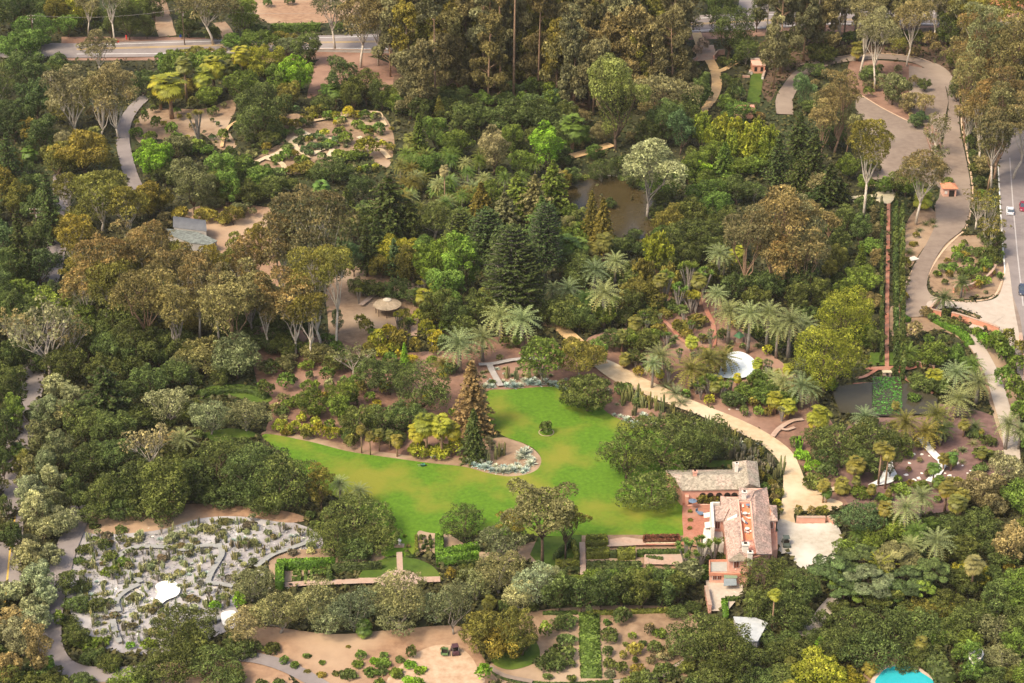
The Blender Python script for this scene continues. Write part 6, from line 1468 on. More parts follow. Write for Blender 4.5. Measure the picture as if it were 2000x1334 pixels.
# ================================================================ vehicles
def car(px, py, head, col, label, L_=4.6, W_=1.85, H_=1.5, cab=(-.1, .42), glass=(.05, .07, .09), name="parked_car", cat="car", roof=None):
    """head: direction of the nose in radians (0 = +X)"""
    root = empty(name, P(px, py, 0), head); root.location.z = .08; tag(root, label, cat, "vehicles")
    m = mat("paint_" + "_".join(str(int(c * 100)) for c in col), col, tuple(c * .85 for c in col), 3, rough=.3, spec=.6, coat=.5)
    def hull(rows):
        mb = MB(); vs = []
        for x, hw, z0, z1 in rows: vs += [(x, -hw, z0), (x, hw, z0), (x, hw * .96, z1 - .06), (x, hw * .82, z1), (x, -hw * .82, z1), (x, -hw * .96, z1 - .06)]
        fs = []
        for i in range(len(rows) - 1):
            for k in range(6): fs.append((i * 6 + k, i * 6 + (k + 1) % 6, (i + 1) * 6 + (k + 1) % 6, (i + 1) * 6 + k))
        n = len(rows) - 1; fs += [tuple(range(5, -1, -1)), tuple(n * 6 + k for k in range(6))]; return mb.add(vs, fs)
    h = L_ / 2; w2 = W_ / 2
    hull([(-h, w2 * .86, .38, .78), (-h + .18, w2 * .97, .26, .92), (-h * .3, w2, .24, .95), (h * .35, w2, .24, .93), (h * .8, w2 * .95, .26, .80), (h, w2 * .80, .36, .62)]).build("body", m, root)
    a, b = cab[0] * L_, cab[1] * L_
    c0, c1 = -h * .88, h * .42
    hull([(c0, w2 * .84, .88, .95), (c0 + .45, w2 * .80, .88, H_ - .04), (c1 - 1.0, w2 * .80, .88, H_ - .02), (c1, w2 * .84, .88, .93)]).build("windows", mat("car_glass", glass, glass, 2, rough=.08, spec=.8), root)
    mb = MB(); mb.box(((c0 + c1) / 2 - .28, 0, H_ + .01), (c1 - c0 - 1.6, W_ * .72, .07)); mb.build("roof", roof or m, root)
    for sx in (-.31, .31):
        for sy in (-1, 1):
            mb = MB(); mb.tube([(sx * L_, sy * (w2 - .22), .32), (sx * L_, sy * (w2 + .01), .32)], .32, 14); wh = mb.build("wheel", mat("tyre_rubber", (.03, .03, .03), (.02, .02, .02), 4), root)
            m3 = MB(); m3.tube([(sx * L_, sy * (w2 + .012), .32), (sx * L_, sy * (w2 + .03), .32)], .18, 10); m3.build("rim", mat("rim_metal", (.5, .5, .5), (.4, .4, .4), 4, rough=.3, metal=.8), wh)
    for sy in (-1, 1):
        mb = MB(); mb.box((h - .06, sy * w2 * .58, .62), (.12, .34, .13)); mb.build("headlight", M_whitew, root); mb = MB(); mb.box((-h + .05, sy * w2 * .66, .74), (.1, .28, .14)); mb.build("tail_light", mat("red_lens", (.4, .02, .02), (.3, .02, .02), 4, rough=.2), root)
    return root
_a, _b = P(1985, 500), P(1972, 330); HWY = math.atan2(_b.y - _a.y, _b.x - _a.x)
car(1972, 416, HWY, (.72, .74, .76), "silver white car driving up the highway lane", roof=mat("paint_72_74_76", (.72, .74, .76)))
car(1998, 409, HWY + math.pi, (.30, .03, .06), "dark red car on the far lane of the highway"); car(1997, 572, HWY + math.pi, (.05, .06, .09), "dark blue car at the frame edge near the entrance apron")
def cart(px, py, head, col, label, name, s=1.0):
    root = empty(name, P(px, py, 0), head); root.location.z = .06; root.scale = (s, s, s); tag(root, label, "utility cart", "small work vehicles"); m = mat("cart_" + name + str(int(col[0] * 99)), col, tuple(c * .8 for c in col), 3, rough=.4)
    mb = MB(); mb.box((0, 0, .45), (2.3, 1.15, .3)); mb.box((.9, 0, .72), (.45, 1.1, .3), taper=.85); mb.build("body", m, root)
    mb = MB(); mb.box((-.75, 0, .72), (.85, 1.1, .22)); mb.build("bed", m, root); mb = MB(); mb.box((.05, 0, .78), (.5, 1.0, .16)); mb.box((-.2, 0, 1.05), (.1, 1.0, .4)); mb.build("seat", M_dark, root)
    mb = MB()
    for sx in (-.3, .62):
        for sy in (-.5, .5): mb.tube([(sx, sy, .6), (sx * .9, sy, 1.72)], .025, 5)
    mb.build("frame", M_conc, root); mb = MB(); mb.box((.15, 0, 1.75), (1.2, 1.12, .06)); mb.build("canopy", m, root)
    for sx in (-.75, .8):
        for sy in (-.6, .6): mb = MB(); mb.tube([(sx, sy - .08, .26), (sx, sy + .08, .26)], .26, 12); mb.build("wheel", MATS["tyre_rubber"], root)
    return root
cart(1535, 1067, R(92), (.10, .12, .10), "small dark green golf cart parked on the gravel court", "golf_cart"); cart(889, 1276, R(-78), (.10, .05, .06), "dark work cart parked on the clay yard", "work_cart", .9)
tr = empty("garden_trailer", P(869, 1279, 0), R(90)); tag(tr, "small green open trailer beside the dark work cart", "trailer", "small work vehicles"); tr.location.z = .06
mb = MB(); mb.box((0, 0, .42), (1.5, 1.0, .06)); mb.build("floor", M_dark, tr); M_gp = mat("green_paint", (.16, .26, .10), (.12, .2, .08), 2)
for c, s_ in (((0, .5, .62), (1.5, .05, .4)), ((0, -.5, .62), (1.5, .05, .4)), ((-.75, 0, .62), (.05, 1.0, .4)), ((.75, 0, .62), (.05, 1.0, .4))): mb = MB(); mb.box(c, s_); mb.build("side_board", M_gp, tr)
for sy in (-.58, .58): mb = MB(); mb.tube([(0, sy - .07, .26), (0, sy + .07, .26)], .26, 12); mb.build("wheel", MATS["tyre_rubber"], tr)
mb = MB(); mb.tube([(.75, 0, .4), (1.5, 0, .35)], .03, 5); mb.build("drawbar", M_conc, tr)
# ================================================================ small buildings
def hut(name, label, cat, px, py, w_, d_, h, rh, wm, rm, rz=0, over=.35, hip=True, door=True):
    root = empty(name, P(px, py, 0), rz); tag(root, label, cat)
    mb = MB(); mb.box((0, d_ / 2, h / 2), (w_, d_, h)); mb.build("wall", wm, root)
    a, b = w_ / 2 + over, d_ / 2 + over; r_ = max(.05, a - b) if hip else a; mb = MB(); c = d_ / 2
    mb.add([(-a, c - b, h), (a, c - b, h), (a, c + b, h), (-a, c + b, h), (-r_, c, h + rh), (r_, c, h + rh), (-a, c - b, h - .1), (a, c - b, h - .1), (a, c + b, h - .1), (-a, c + b, h - .1)], [(0, 1, 5, 4), (1, 2, 5), (2, 3, 4, 5), (3, 0, 4), (6, 7, 1, 0), (7, 8, 2, 1), (8, 9, 3, 2), (9, 6, 0, 3), (9, 8, 7, 6)])
    mb.build("roof", rm, root)
    if door: mb = MB(); mb.box((w_ * .15, -.03, h * .4), (w_ * .42, .08, h * .75)); mb.build("door", M_dark, root); mb = MB(); mb.box((-w_ * .3, -.03, h * .55), (w_ * .2, .08, h * .3)); mb.build("window", M_whitew, root)
    return root
hut("gatehouse", "small terracotta gatehouse with an orange roof beside the drive", "gatehouse", 1854, 386, 3.2, 3.0, 2.5, 1.0, M_pinkw, mat("orange_roof_tiles", (.66, .28, .16), (.52, .2, .11), 2))
hut("tile_roofed_lodge", "small lodge with a red tiled roof above the bamboo", "lodge", 1453, 232, 5.0, 3.4, 2.6, .9, M_pinkw, M_rooft, hip=False, door=False)
pv = empty("brick_pavilion", P(1482, 146, 0)); tag(pv, "brick pavilion with a pale pink flat top at the head of the long lawn", "pavilion")
mb = MB(); mb.box((0, 3.2, 1.3), (3.6, 5.2, 2.6)); mb.build("wall", M_terra, pv); mb = MB(); mb.box((0, 3.2, 2.66), (3.9, 5.5, .12)); mb.build("flat_roof", M_pinkw, pv); mb = MB(); mb.box((0, 5.9, 2.95), (3.9, .2, .5)); mb.build("parapet", M_whitew, pv)
for x in (-.9, .9): mb = MB(); mb.box((x, .57, 1.5), (.8, .08, 1.3)); mb.build("opening", M_dark, pv)
def shell_roof(name, label, pts, h, m, wm=M_conc, rise=0, cat="shed"):
    W = [P(x, y, h) for x, y in pts_of(pts)]; c = sum(W, Vector()) / len(W); c.z = 0; root = empty(name, c); tag(root, label, cat)
    mb = MB(); mb.prism(list(reversed([(q.x - c.x) * .96 for q in W] and [((q.x - c.x) * .96, (q.y - c.y) * .96) for q in W])), 0, h - .05); mb.build("wall", wm, root)
    mb = MB()
    if rise:      # barrel: first-second edge and fourth-third edge are the long eaves
        n = 8; A, B_, C_, D_ = [q - c for q in W]; rows = []
        for i in range(n + 1):
            t = i / n; z = Vector((0, 0, rise * math.sin(math.pi * t))); rows.append((A.lerp(D_, t) + z, B_.lerp(C_, t) + z))
        mb.add([p for r_ in rows for p in r_], [(2 * i, 2 * i + 1, 2 * i + 3, 2 * i + 2) for i in range(n)] + [tuple(2 * i for i in range(n, -1, -1)), tuple(2 * i + 1 for i in range(n + 1))])
    else: mb.slab([q - c for q in reversed(W)] if (W[1] - W[0]).cross(W[2] - W[0]).z < 0 else [q - c for q in W], .12)
    mb.build("roof", m, root); return root
M_greyr = mat("grey_metal_roof", (.13, .135, .145), (.09, .095, .105), .8, rough=.5); M_palem = mat("pale_metal_roof", (.50, .52, .52), (.40, .42, .42), .7, rough=.5, c=(.56, .56, .54), scale2=.3)
shell_roof("barrel_roofed_shed", "grey barrel roofed shed behind the rusty gum trees", "340,424 402,432 404,452 338,444", 3.0, M_greyr, rise=1.3)
shell_roof("shade_house", "pale torn shade house in front of the grey barrel roof", "322,446 385,452 425,470 410,478 372,474 330,458", 2.6, mat("shade_cloth", (.24, .26, .23), (.12, .13, .115), 1.4, contrast=1.5))
shell_roof("white_canopy", "white cloth canopy glimpsed through the gum trees", "393,545 420,547 426,580 398,578", 2.5, M_whitew); shell_roof("white_canopy", "small white roof patch left of the white cloth canopy", "350,545 372,546 374,560 352,559", 2.4, M_whitew)
shell_roof("metal_roofed_shed", "shed with a pale metal roof between the oaks below the service yard", "1432,1204 1475,1206 1500,1216 1480,1252 1455,1252 1440,1225", 2.2, M_palem, M_conc)
shell_roof("garden_shed", "greenish shed with a white roof among trees near the turquoise pool", "1892,1274 1918,1266 1922,1278 1912,1292 1900,1296 1893,1286", 3.0, M_whitew, mat("green_boards", (.20, .28, .22), (.15, .22, .17), 1))
shell_roof("orange_roofed_house", "house with an orange roof beyond the far road", "1930,-2 2010,-2 2010,12 1925,10", 4.0, M_terr, M_pinkw, cat="house"); shell_roof("orange_roofed_house", "pinkish roofed house beyond the far road, partly behind trees", "1850,-6 1900,-6 1900,8 1848,7", 4.0, M_rooft, M_pinkw, cat="house")
# gazebo
gz = empty("gazebo", P(757, 612, 0)); tag(gz, "round gazebo with a wide ribbed conical grey roof", "gazebo"); M_th = mat("weathered_boards", (.50, .40, .28), (.34, .26, .17), 1.2)
mb = MB(); mb.lathe((0, 0, 2.2), [(3.05, -.1), (3.05, 0), (1.0, .95), (.75, 1.05)], 24)
for i in range(24): a = i * math.pi / 12; mb.tube([(3.08 * math.cos(a), 3.08 * math.sin(a), 2.24), (.9 * math.cos(a), .9 * math.sin(a), 3.22)], .04, 4)
mb.build("roof", M_th, gz); mb = MB(); mb.lathe((0, 0, 3.3), [(.95, 0), (.9, .06), (.1, .42)], 16); mb.build("roof_cap", mat("pale_boards", (.60, .52, .40), (.5, .42, .32), 2), gz)
for i in range(8): a = i * math.pi / 4; mb = MB(); mb.tube([(2.5 * math.cos(a), 2.5 * math.sin(a), 0), (2.5 * math.cos(a), 2.5 * math.sin(a), 2.3)], .09, 8); mb.build("post", BARK['brown'], gz)
# little lantern house with green pyramid roof
ln = empty("lantern_house", P(1443, 668, 0)); tag(ln, "tiny lantern house with a green pyramid roof between date palm trunks", "shrine"); mb = MB(); mb.box((0, 0, .7), (1.3, 1.3, 1.4)); mb.build("body", M_pav, ln); mb = MB(); mb.lathe((0, 0, 1.4), [(1.25, 0), (1.2, .08), (.05, 1.1)], 4); mb.build("roof", mat("green_copper", (.16, .34, .16), (.12, .26, .12), 2), ln)
# road furniture
def pole(px, py, py_top, label, arms=2, xt=None):
    c = P(px, py, 0); h = height_of(c.y, py_top); root = empty("power_pole", c); tag(root, label, "power pole", "power poles"); mb = MB(); mb.tube([(0, 0, -.1), (0, 0, h)], [.19, .12], 8); mb.build("pole", BARK['brown'], root)
    for k in range(arms):
        mb = MB(); mb.box((0, -.12, h - .5 - 1.0 * k), (2.4, .12, .14)); a = mb.build("crossarm", BARK['brown'], root)
        for x in (-1.05, -.4, .4, 1.05): mb = MB(); mb.tube([(x, -.12, h - .43 - 1.0 * k), (x, -.12, h - .22 - 1.0 * k)], [.05, .07], 6); q = mb.build("insulator", M_whitew, root); q.parent = a
    mb = MB(); mb.tube([(.28, 0, h - 2.6), (.28, 0, h - 1.7)], .2, 10); mb.build("transformer", M_conc, root)
    return c + Vector((0, 0, h - .3))
t1 = pole(361, 89, 15, "dark power pole at the kerb beside the brick side track"); t2 = pole(70, 110, 28, "power pole with white insulators over the tree tops near the far road"); t3 = pole(103, 205, 140, "power pole topped with two pale transformers among tan trees"); t4 = pole(75, 470, 405, "power pole arm poking out of the dark conifers")
def cable(a, b, label, sag=1.5):
    pts = [tuple(a.lerp(b, t / 14) - Vector((0, 0, sag * 4 * (t / 14) * (1 - t / 14)))) for t in range(15)]; mb = MB(); mb.tube(pts, .03, 4); tag(mb.build("power_cable", M_conc, None, origin=a), label, "cable", "power cables")
cable(t2, t1, "sagging power cable between the two roadside poles"); cable(t1, t1 + Vector((60, 3, -1)), "power cable running on from the kerbside pole toward the gum trees")
fl = empty("red_banner", P(246, 82, 0)); tag(fl, "tall red banner sign beside the far road", "banner"); mb = MB(); mb.tube([(0, 0, 0), (0, 0, 2.2)], .03, 5); mb.build("pole", M_conc, fl); mb = MB(); mb.box((.22, 0, 1.5), (.45, .03, 1.5)); mb.build("flag", mat("red_cloth", (.62, .05, .04), (.5, .04, .03), 3), fl)
bn = empty("red_bin", P(231, 84, 0)); tag(bn, "short red barrier left of the tall red banner", "barrier"); mb = MB(); mb.box((0, 0, .5), (.7, .3, .9), taper=.7); mb.build("panel", MATS["red_cloth"], bn); mb = MB(); mb.box((0, 0, .03), (.8, .5, .06)); mb.build("foot", M_dark, bn)
mbx = empty("blue_mailbox", P(353, 76, 0)); tag(mbx, "blue mailbox at the mouth of the side track", "mailbox"); mb = MB(); mb.box((0, 0, .9), (.6, .5, .6)); mb.tube([(-.3, 0, 1.2), (.3, 0, 1.2)], .25, 10); mb.build("box", mat("blue_paint", (.03, .06, .25), (.02, .05, .2), 3), mbx); mb = MB(); mb.box((0, 0, .3), (.12, .12, .6)); mb.build("post", M_conc, mbx)
# ornaments
st = empty("garden_statue", P(780, 1068, 0)); tag(st, "white urn on a stepped stone base at the lawn end of the brick path", "ornament"); mb = MB(); mb.box((0, 0, .15), (1.7, 1.1, .3)); mb.box((0, 0, .4), (.8, .8, .25)); mb.build("base", M_pav, st); mb = MB(); mb.lathe((0, 0, .5), [(.2, 0), (.12, .25), (.34, .6), (.38, .8), (.2, .95), (.12, 1.15)], 14); mb.build("urn", M_shell, st)
fo = empty("round_fountain", P(568, 1149, 0)); tag(fo, "small round fountain on the brick strip below the knot garden", "fountain"); mb = MB(); mb.lathe((0, 0, 0), [(.75, 0), (.75, .4), (.62, .4), (.6, .2)], 18); mb.build("basin", M_shell, fo); mb = MB(); mb.lathe((0, 0, .1), [(.15, 0), (.1, .6), (.3, .75), (.1, .8)], 12); mb.build("pedestal", M_dark, fo)
bc = empty("stone_bench", P(848, 895, 0)); tag(bc, "white stone bench under the yellow palms at the lawn edge", "bench"); mb = MB(); mb.box((0, 0, .45), (1.5, .5, .1)); mb.build("seat", M_shell, bc)
for x in (-.55, .55): mb = MB(); mb.box((x, 0, .2), (.15, .42, .4)); mb.build("leg", M_shell, bc)
wb = empty("wheelbarrow", P(826, 912, 0), .3); tag(wb, "small green wheelbarrow standing on the lawn near the bench", "wheelbarrow"); mb = MB(); mb.add([(-.5, -.3, .55), (.4, -.35, .6), (.4, .35, .6), (-.5, .3, .55), (-.25, -.18, .25), (.2, -.2, .25), (.2, .2, .25), (-.25, .18, .25)], [(4, 5, 1, 0), (5, 6, 2, 1), (6, 7, 3, 2), (7, 4, 0, 3), (7, 6, 5, 4)]); mb.build("tray", mat("teal_paint", (.05, .22, .14), (.04, .17, .1), 3), wb); mb = MB(); mb.tube([(-1.0, -.3, .55), (.6, -.1, .2)], .03, 5); mb.tube([(-1.0, .3, .55), (.6, .1, .2)], .03, 5); mb.build("handles", M_conc, wb); mb = MB(); mb.tube([(.62, -.05, .2), (.62, .05, .2)], .2, 12); mb.build("wheel", MATS["tyre_rubber"], wb)
def ring(name, label, px, py, r0, r1, h, m, sx=1.0):
    mb = MB(); n = 28; vs = []
    for r_, z in ((r1, 0), (r1, h), (r0, h), (r0, .0)):
        vs += [(r_ * math.cos(2 * math.pi * k / n) * sx, r_ * math.sin(2 * math.pi * k / n), z) for k in range(n)]
    mb.add(vs, [(i * n + k, i * n + (k + 1) % n, (i + 1) * n + (k + 1) % n, (i + 1) * n + k) for i in range(3) for k in range(n)]); o = mb.build(name, m); o.location = P(px, py, 0); tag(o, label, "planter edge", "planter rims"); return o
ring("planter_rim", "pale ring of stone round the bush bed in the lawn", 1067, 846, 1.35, 1.5, .22, M_pav); ring("planter_rim", "curved stone rim of the planted islet in the lily pond", 1783, 780, 1.9, 2.1, .4, M_conc, 1.1)
tag(sheet("bed_mulch", arc(1067, 846, 14, 7, 0, 360), .05, mat("dark_red_mulch", (.14, .06, .03), (.08, .04, .02), 2), smooth=False), kind='structure')
sp = empty("stone_spout", P(1732, 736, 0)); tag(sp, "stone spout block between the brick walk and the lily pads", "fountain"); mb = MB(); mb.box((0, .3, .5), (1.6, .8, 1.0)); mb.build("block", M_pav, sp); mb = MB(); mb.box((0, -.15, .75), (.5, .2, .4)); mb.build("opening", M_dark, sp); mb = MB(); mb.box((0, .3, 1.05), (1.9, 1.0, .12)); mb.build("cap", M_cream, sp)
b5 = empty("white_sign_board", P(1783, 507, 0)); tag(b5, "blank white slab lying beside the drive kerb", "slab"); mb = MB(); mb.box((0, 0, .25), (2.2, 1.8, .1), rz=.5); mb.build("slab", M_whitew, b5); mb = MB(); mb.box((0, 0, .1), (1.6, 1.2, .2), rz=.5); mb.build("foot", M_conc, b5)
# terrace tops of the pond: shell rim and rocks
M_rock = mat("pale_rock", (.70, .62, .50), (.52, .44, .34), 2, bump=.3); M_wrock = mat("white_rock", (.90, .87, .80), (.76, .70, .60), 2, bump=.3)
ROCKM = []
for k in range(4):
    rr_ = np.random.default_rng(50 + k); bmv = []; n1, n2 = 9, 5; mb = MB(); vs = [(0, 0, -.2)]
    for i in range(1, n2):
        for j in range(n1): a = 2 * math.pi * j / n1; e = math.pi * i / n2 - math.pi / 2; r_ = rr_.uniform(.8, 1.15); vs.append((math.cos(a) * math.cos(e) * r_, math.sin(a) * math.cos(e) * r_, max(-.2, math.sin(e) * .6 * r_)))
    vs.append((0, 0, .6)); fs = []
    for i in range(n2 - 2):
        for j in range(n1): fs.append((1 + i * n1 + j, 1 + i * n1 + (j + 1) % n1, 1 + (i + 1) * n1 + (j + 1) % n1, 1 + (i + 1) * n1 + j))
    for j in range(n1): fs.append((0, 1 + (j + 1) % n1, 1 + j)); fs.append((len(vs) - 1, 1 + (n2 - 2) * n1 + j, 1 + (n2 - 2) * n1 + (j + 1) % n1))
    me = bpy.data.meshes.new("boulder"); me.from_pydata(vs, [], fs); me.update(); ROCKM.append(me)
def rock(px, py, r_, m):
    me = ROCKM[prnd.randrange(4)]; o = bpy.data.objects.new("boulder", me); COL.objects.link(o); o.location = P(px, py, 0); o.scale = (r_, r_ * .8, r_ * prnd.uniform(.6, 1)); o.rotation_euler = (0, 0, prnd.uniform(0, 6))
    if not me.materials: me.materials.append(m)
    o.material_slots[0].link = 'OBJECT'; o.material_slots[0].material = m
    THINGS.append(dict(o=o, kind='rock', x=px, y0=py - 3, y1=py + 1, w=5, col='A' if m is M_wrock else 'T', H=.5, rad=r_, label=None, group="garden boulders", name="boulder", cat="rock"))
rk = random.Random(21)
for pl in (paths_ + [pts_of("300,1145 318,1138 342,1138 356,1150"), pts_of("304,1150 300,1165 308,1180")]):
    for (a, b), (c, d_) in zip(pl, pl[1:]):
        for _ in range(max(1, int(math.hypot(c - a, d_ - b) / 14))):
            t = rk.random(); s_ = rk.choice((-1, 1)); L_ = math.hypot(c - a, d_ - b); rock(a + (c - a) * t - (d_ - b) / L_ * 6 * s_, b + (d_ - b) * t + (c - a) / L_ * 4.5 * s_, rk.uniform(.25, .6), rk.choice((M_rock, M_wrock)))
for _ in range(40): x, y = rk.uniform(200, 600), rk.uniform(1025, 1180); rock(x, y, rk.uniform(.2, .5), rk.choice((M_rock, M_wrock)))
for x, y in ((1800, 866), (1812, 872), (1822, 880), (1838, 892), (1845, 900), (1850, 912), (1846, 925), (1800, 925), (1815, 920), (1830, 915), (1795, 935), (1785, 938), (1855, 930), (1865, 935), (1875, 942), (1776, 905), (1773, 915), (1770, 928), (1785, 888), (1800, 888), (1815, 891), (1260, 742), (1275, 750), (1295, 762), (1310, 768), (1250, 738), (1500, 800), (1480, 797), (1460, 805), (1440, 800), (1425, 800), (1170, 348), (1178, 352), (1160, 351), (1186, 350), (1175, 358), (1870, 905), (1880, 910), (1890, 925), (1895, 920)): rock(x, y, rk.uniform(.3, .6), M_wrock if x > 1700 else M_rock)
LM_ROCK = True

# lily leaves crowding the middle pond
lr = np.random.default_rng(4); cs_ = [P(x, y, 0) for x, y in ((1704.5, 743), (1758.5, 743), (1763, 816), (1704.5, 816))]
u = lr.uniform(0, 1, 2600); v = lr.uniform(0, 1, 2600); g2 = np.sin(u * 9) * np.cos(v * 11 + 1) + lr.normal(0, .6, 2600); kp = g2 > -.75; u, v = u[kp], v[kp]
A_, B_2, C_2, D_2 = [np.array(q) for q in cs_]; pos = (A_ * (1 - u)[:, None] + B_2 * u[:, None]) * (1 - v)[:, None] + (D_2 * (1 - u)[:, None] + C_2 * u[:, None]) * v[:, None]; pos[:, 2] = .55 + lr.uniform(0, .35, len(u)); c0_ = pos.mean(0); c0_[2] = 0
nr = rdir(lr, len(pos)) * .35; nr[:, 2] = 1; nr /= np.linalg.norm(nr, axis=1, keepdims=True)
me = quad_mesh("lily_pads", quads(pos - c0_, nr, np.full(len(pos), .2), lr), np.repeat(np.stack([np.clip(.5 * lr.uniform(.6, 1.4, len(pos)), 0, 1), lr.uniform(0, .7, len(pos))], 1), 4, 0)); me.materials.append(LEAF)
lp = bpy.data.objects.new("lily_pads", me); COL.objects.link(lp); lp.location = c0_; lp.color = (.06, .19, .03, 1); lp['tip_colour'] = [.15, .34, .06]; tag(lp, "bright green lily leaves crowding the middle pond", "lily pads", kind='stuff')
# ================================================================ filler wood where the photograph shows unbroken trees
GX, GY = 4, 4
NX, NY = 2360 // GX, 1400 // GY
mask = np.zeros((NY, NX), np.uint8)      # 1 crown, 2 open ground
yy, xx = np.mgrid[0:NY, 0:NX]; PXc = xx * GX - 180 + 2; PYc = yy * GY - 30 + 2
def fill_poly(poly):
    p = np.array(poly); x0, y0 = p.min(0); x1, y1 = p.max(0)
    sel = (PXc >= x0) & (PXc <= x1) & (PYc >= y0) & (PYc <= y1)
    if not sel.any(): return
    X, Y = PXc[sel].astype(float), PYc[sel].astype(float); c = np.zeros(len(X), bool); j = len(p) - 1
    for i in range(len(p)):
        a, b = p[i]; e, f = p[j]
        with np.errstate(divide='ignore', invalid='ignore'):
            c ^= ((b > Y) != (f > Y)) & (X < (e - a) * (Y - b) / (f - b + 1e-12) + a)
        j = i
    mm = mask[sel]; mm[c] = 2; mask[sel] = mm
for pl in NOGO: fill_poly(pl)
def ell(x, y0, y1, w_, grow=1.0):
    return (((PXc - x) / (w_ / 2 * grow)) ** 2 + ((PYc - (y0 + y1) / 2) / ((y1 - y0) / 2 * grow)) ** 2) < 1
for x, y0, y1, w_ in OCC:
    m_ = ell(x, y0, y1, w_, .76) & (mask == 0); mask[m_] = 1
REG = [(60, 20, "DDM"), (300, 30, "DDM"), (60, 300, "DPO"), (150, 300, "OOT"), (40, 480, "DPO"), (450, 100, "MMO"), (430, 330, "DMG"), (300, 480, "NRO"), (560, 480, "NRO"), (470, 60, "MD"), (350, 620, "DDO"), (150, 600, "DTG"),
       (600, 330, "DMD"), (900, 130, "NN"), (1150, 130, "NN"), (950, 240, "DDK"), (850, 330, "DDM"), (1000, 400, "DPM"), (720, 440, "PPD"), (1000, 560, "DDP"), (1100, 500, "DDM"), (1250, 240, "DDN"), (1350, 250, "DM"), (1400, 450, "DDM"), (1600, 300, "DPM"),
       (1600, 60, "NND"), (1560, 190, "NDR"), (1900, 100, "NRO"), (1950, 300, "NRO"), (1650, 450, "DMN"), (1500, 560, "DDM"), (1600, 730, "DM"), (1300, 680, "DM"), (700, 760, "DMG"), (800, 650, "MOD"), (200, 800, "DDG"), (40, 800, "DDP"), (60, 1050, "GSD"),
       (300, 950, "DD"), (450, 900, "DD"), (40, 1250, "TGD"), (350, 1290, "DD"), (1700, 860, "DD"), (1900, 850, "DMO"), (1700, 1000, "DMO"), (1850, 960, "MOD"), (1900, 1080, "DO"), (1700, 1240, "DD"), (1500, 1250, "DD"), (1950, 1200, "DDM"), (1450, 750, "MDO"), (1600, 1320, "YD"), (1960, 720, "MMD"), (960, 1200, "DO"), (1200, 1150, "DM"), (500, 690, "DG")]
fr = random.Random(3); nf = 0
for size in (104, 84, 62, 44, 30):
    for _ in range(3000 if size > 50 else 3900):
        x = fr.uniform(-150, 2150); y = fr.uniform(-20, 1360); w_ = size * fr.uniform(.85, 1.2); h_ = w_ * fr.uniform(.66, .9)
        if size > 50 and y > 985 and 480 < x < 1640: continue
        m_ = ell(x, y - h_ / 2, y + h_ / 2, w_)
        t = mask[m_]
        if len(t) < 8: continue
        if (t == 2).mean() > .05 or (t == 0).mean() < (.55 if size > 36 else .6): continue
        best = min(REG, key=lambda r: (x - r[0]) ** 2 + ((y - r[1]) * 1.3) ** 2)
        mask[m_ & (mask == 0)] = 1; nf += 1
        kind = 'shrub' if size < 36 else fr.choice(['tree', 'oak', 'tree', 'olive', 'oak', 'fan' if size < 50 else 'oak'])
        if 'P' == best[2][0] and size > 36: plant('pine', x, y - h_ * .7, y + h_ * .6, w_ * .9, 'P', occ=False)
        elif kind == 'fan': plant(kind, x, y - h_ / 2, y + h_ * .7, w_, fr.choice('OMY'), occ=False)
        else: plant(kind, x, y - h_ / 2, y + h_ / 2, w_, fr.choice(best[2]), occ=False)
print("FILL", nf, "things", len(THINGS), "uncovered", (mask == 0).mean())
# low undergrowth under the wood: one object nobody could count
ur = np.random.default_rng(9); n_u = 170000
ux = ur.uniform(-150, 2150, n_u); uy = ur.uniform(-60, 1390, n_u)
ix = np.clip(((ux + 180) / GX).astype(int), 0, NX - 1); iy = np.clip(((uy + 30) / GY).astype(int), 0, NY - 1)
ok = mask[iy, ix] != 2; ux = ux[ok]; uy = uy[ok]
dx = (ux - 1000) / FPX; dz = (667 - uy) / FPX; dyv = CP + dz * SP; dzz = -SP + dz * CP; t = -HC / dzz
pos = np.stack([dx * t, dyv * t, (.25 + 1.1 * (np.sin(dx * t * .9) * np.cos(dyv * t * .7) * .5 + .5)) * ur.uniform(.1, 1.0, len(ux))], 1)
nr = rdir(ur, len(pos)); nr[:, 2] = abs(nr[:, 2]) + .5; nr /= np.linalg.norm(nr, axis=1, keepdims=True)
V = quads(pos, nr, .34 * (1 + (t[:, None] if t.ndim > 1 else t) / 900), ur)
lf = np.repeat(np.stack([np.clip(.5 * ur.uniform(.6, 1.4, len(pos)), 0, 1), ur.uniform(0, .5, len(pos))], 1), 4, 0)
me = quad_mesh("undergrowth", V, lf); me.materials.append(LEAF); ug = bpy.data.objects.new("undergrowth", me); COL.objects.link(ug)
ug.color = (.06, .065, .020, 1); ug['tip_colour'] = [.15, .12, .04]; tag(ug, "low tangled undergrowth and leaf litter under the trees", "undergrowth", kind='stuff')

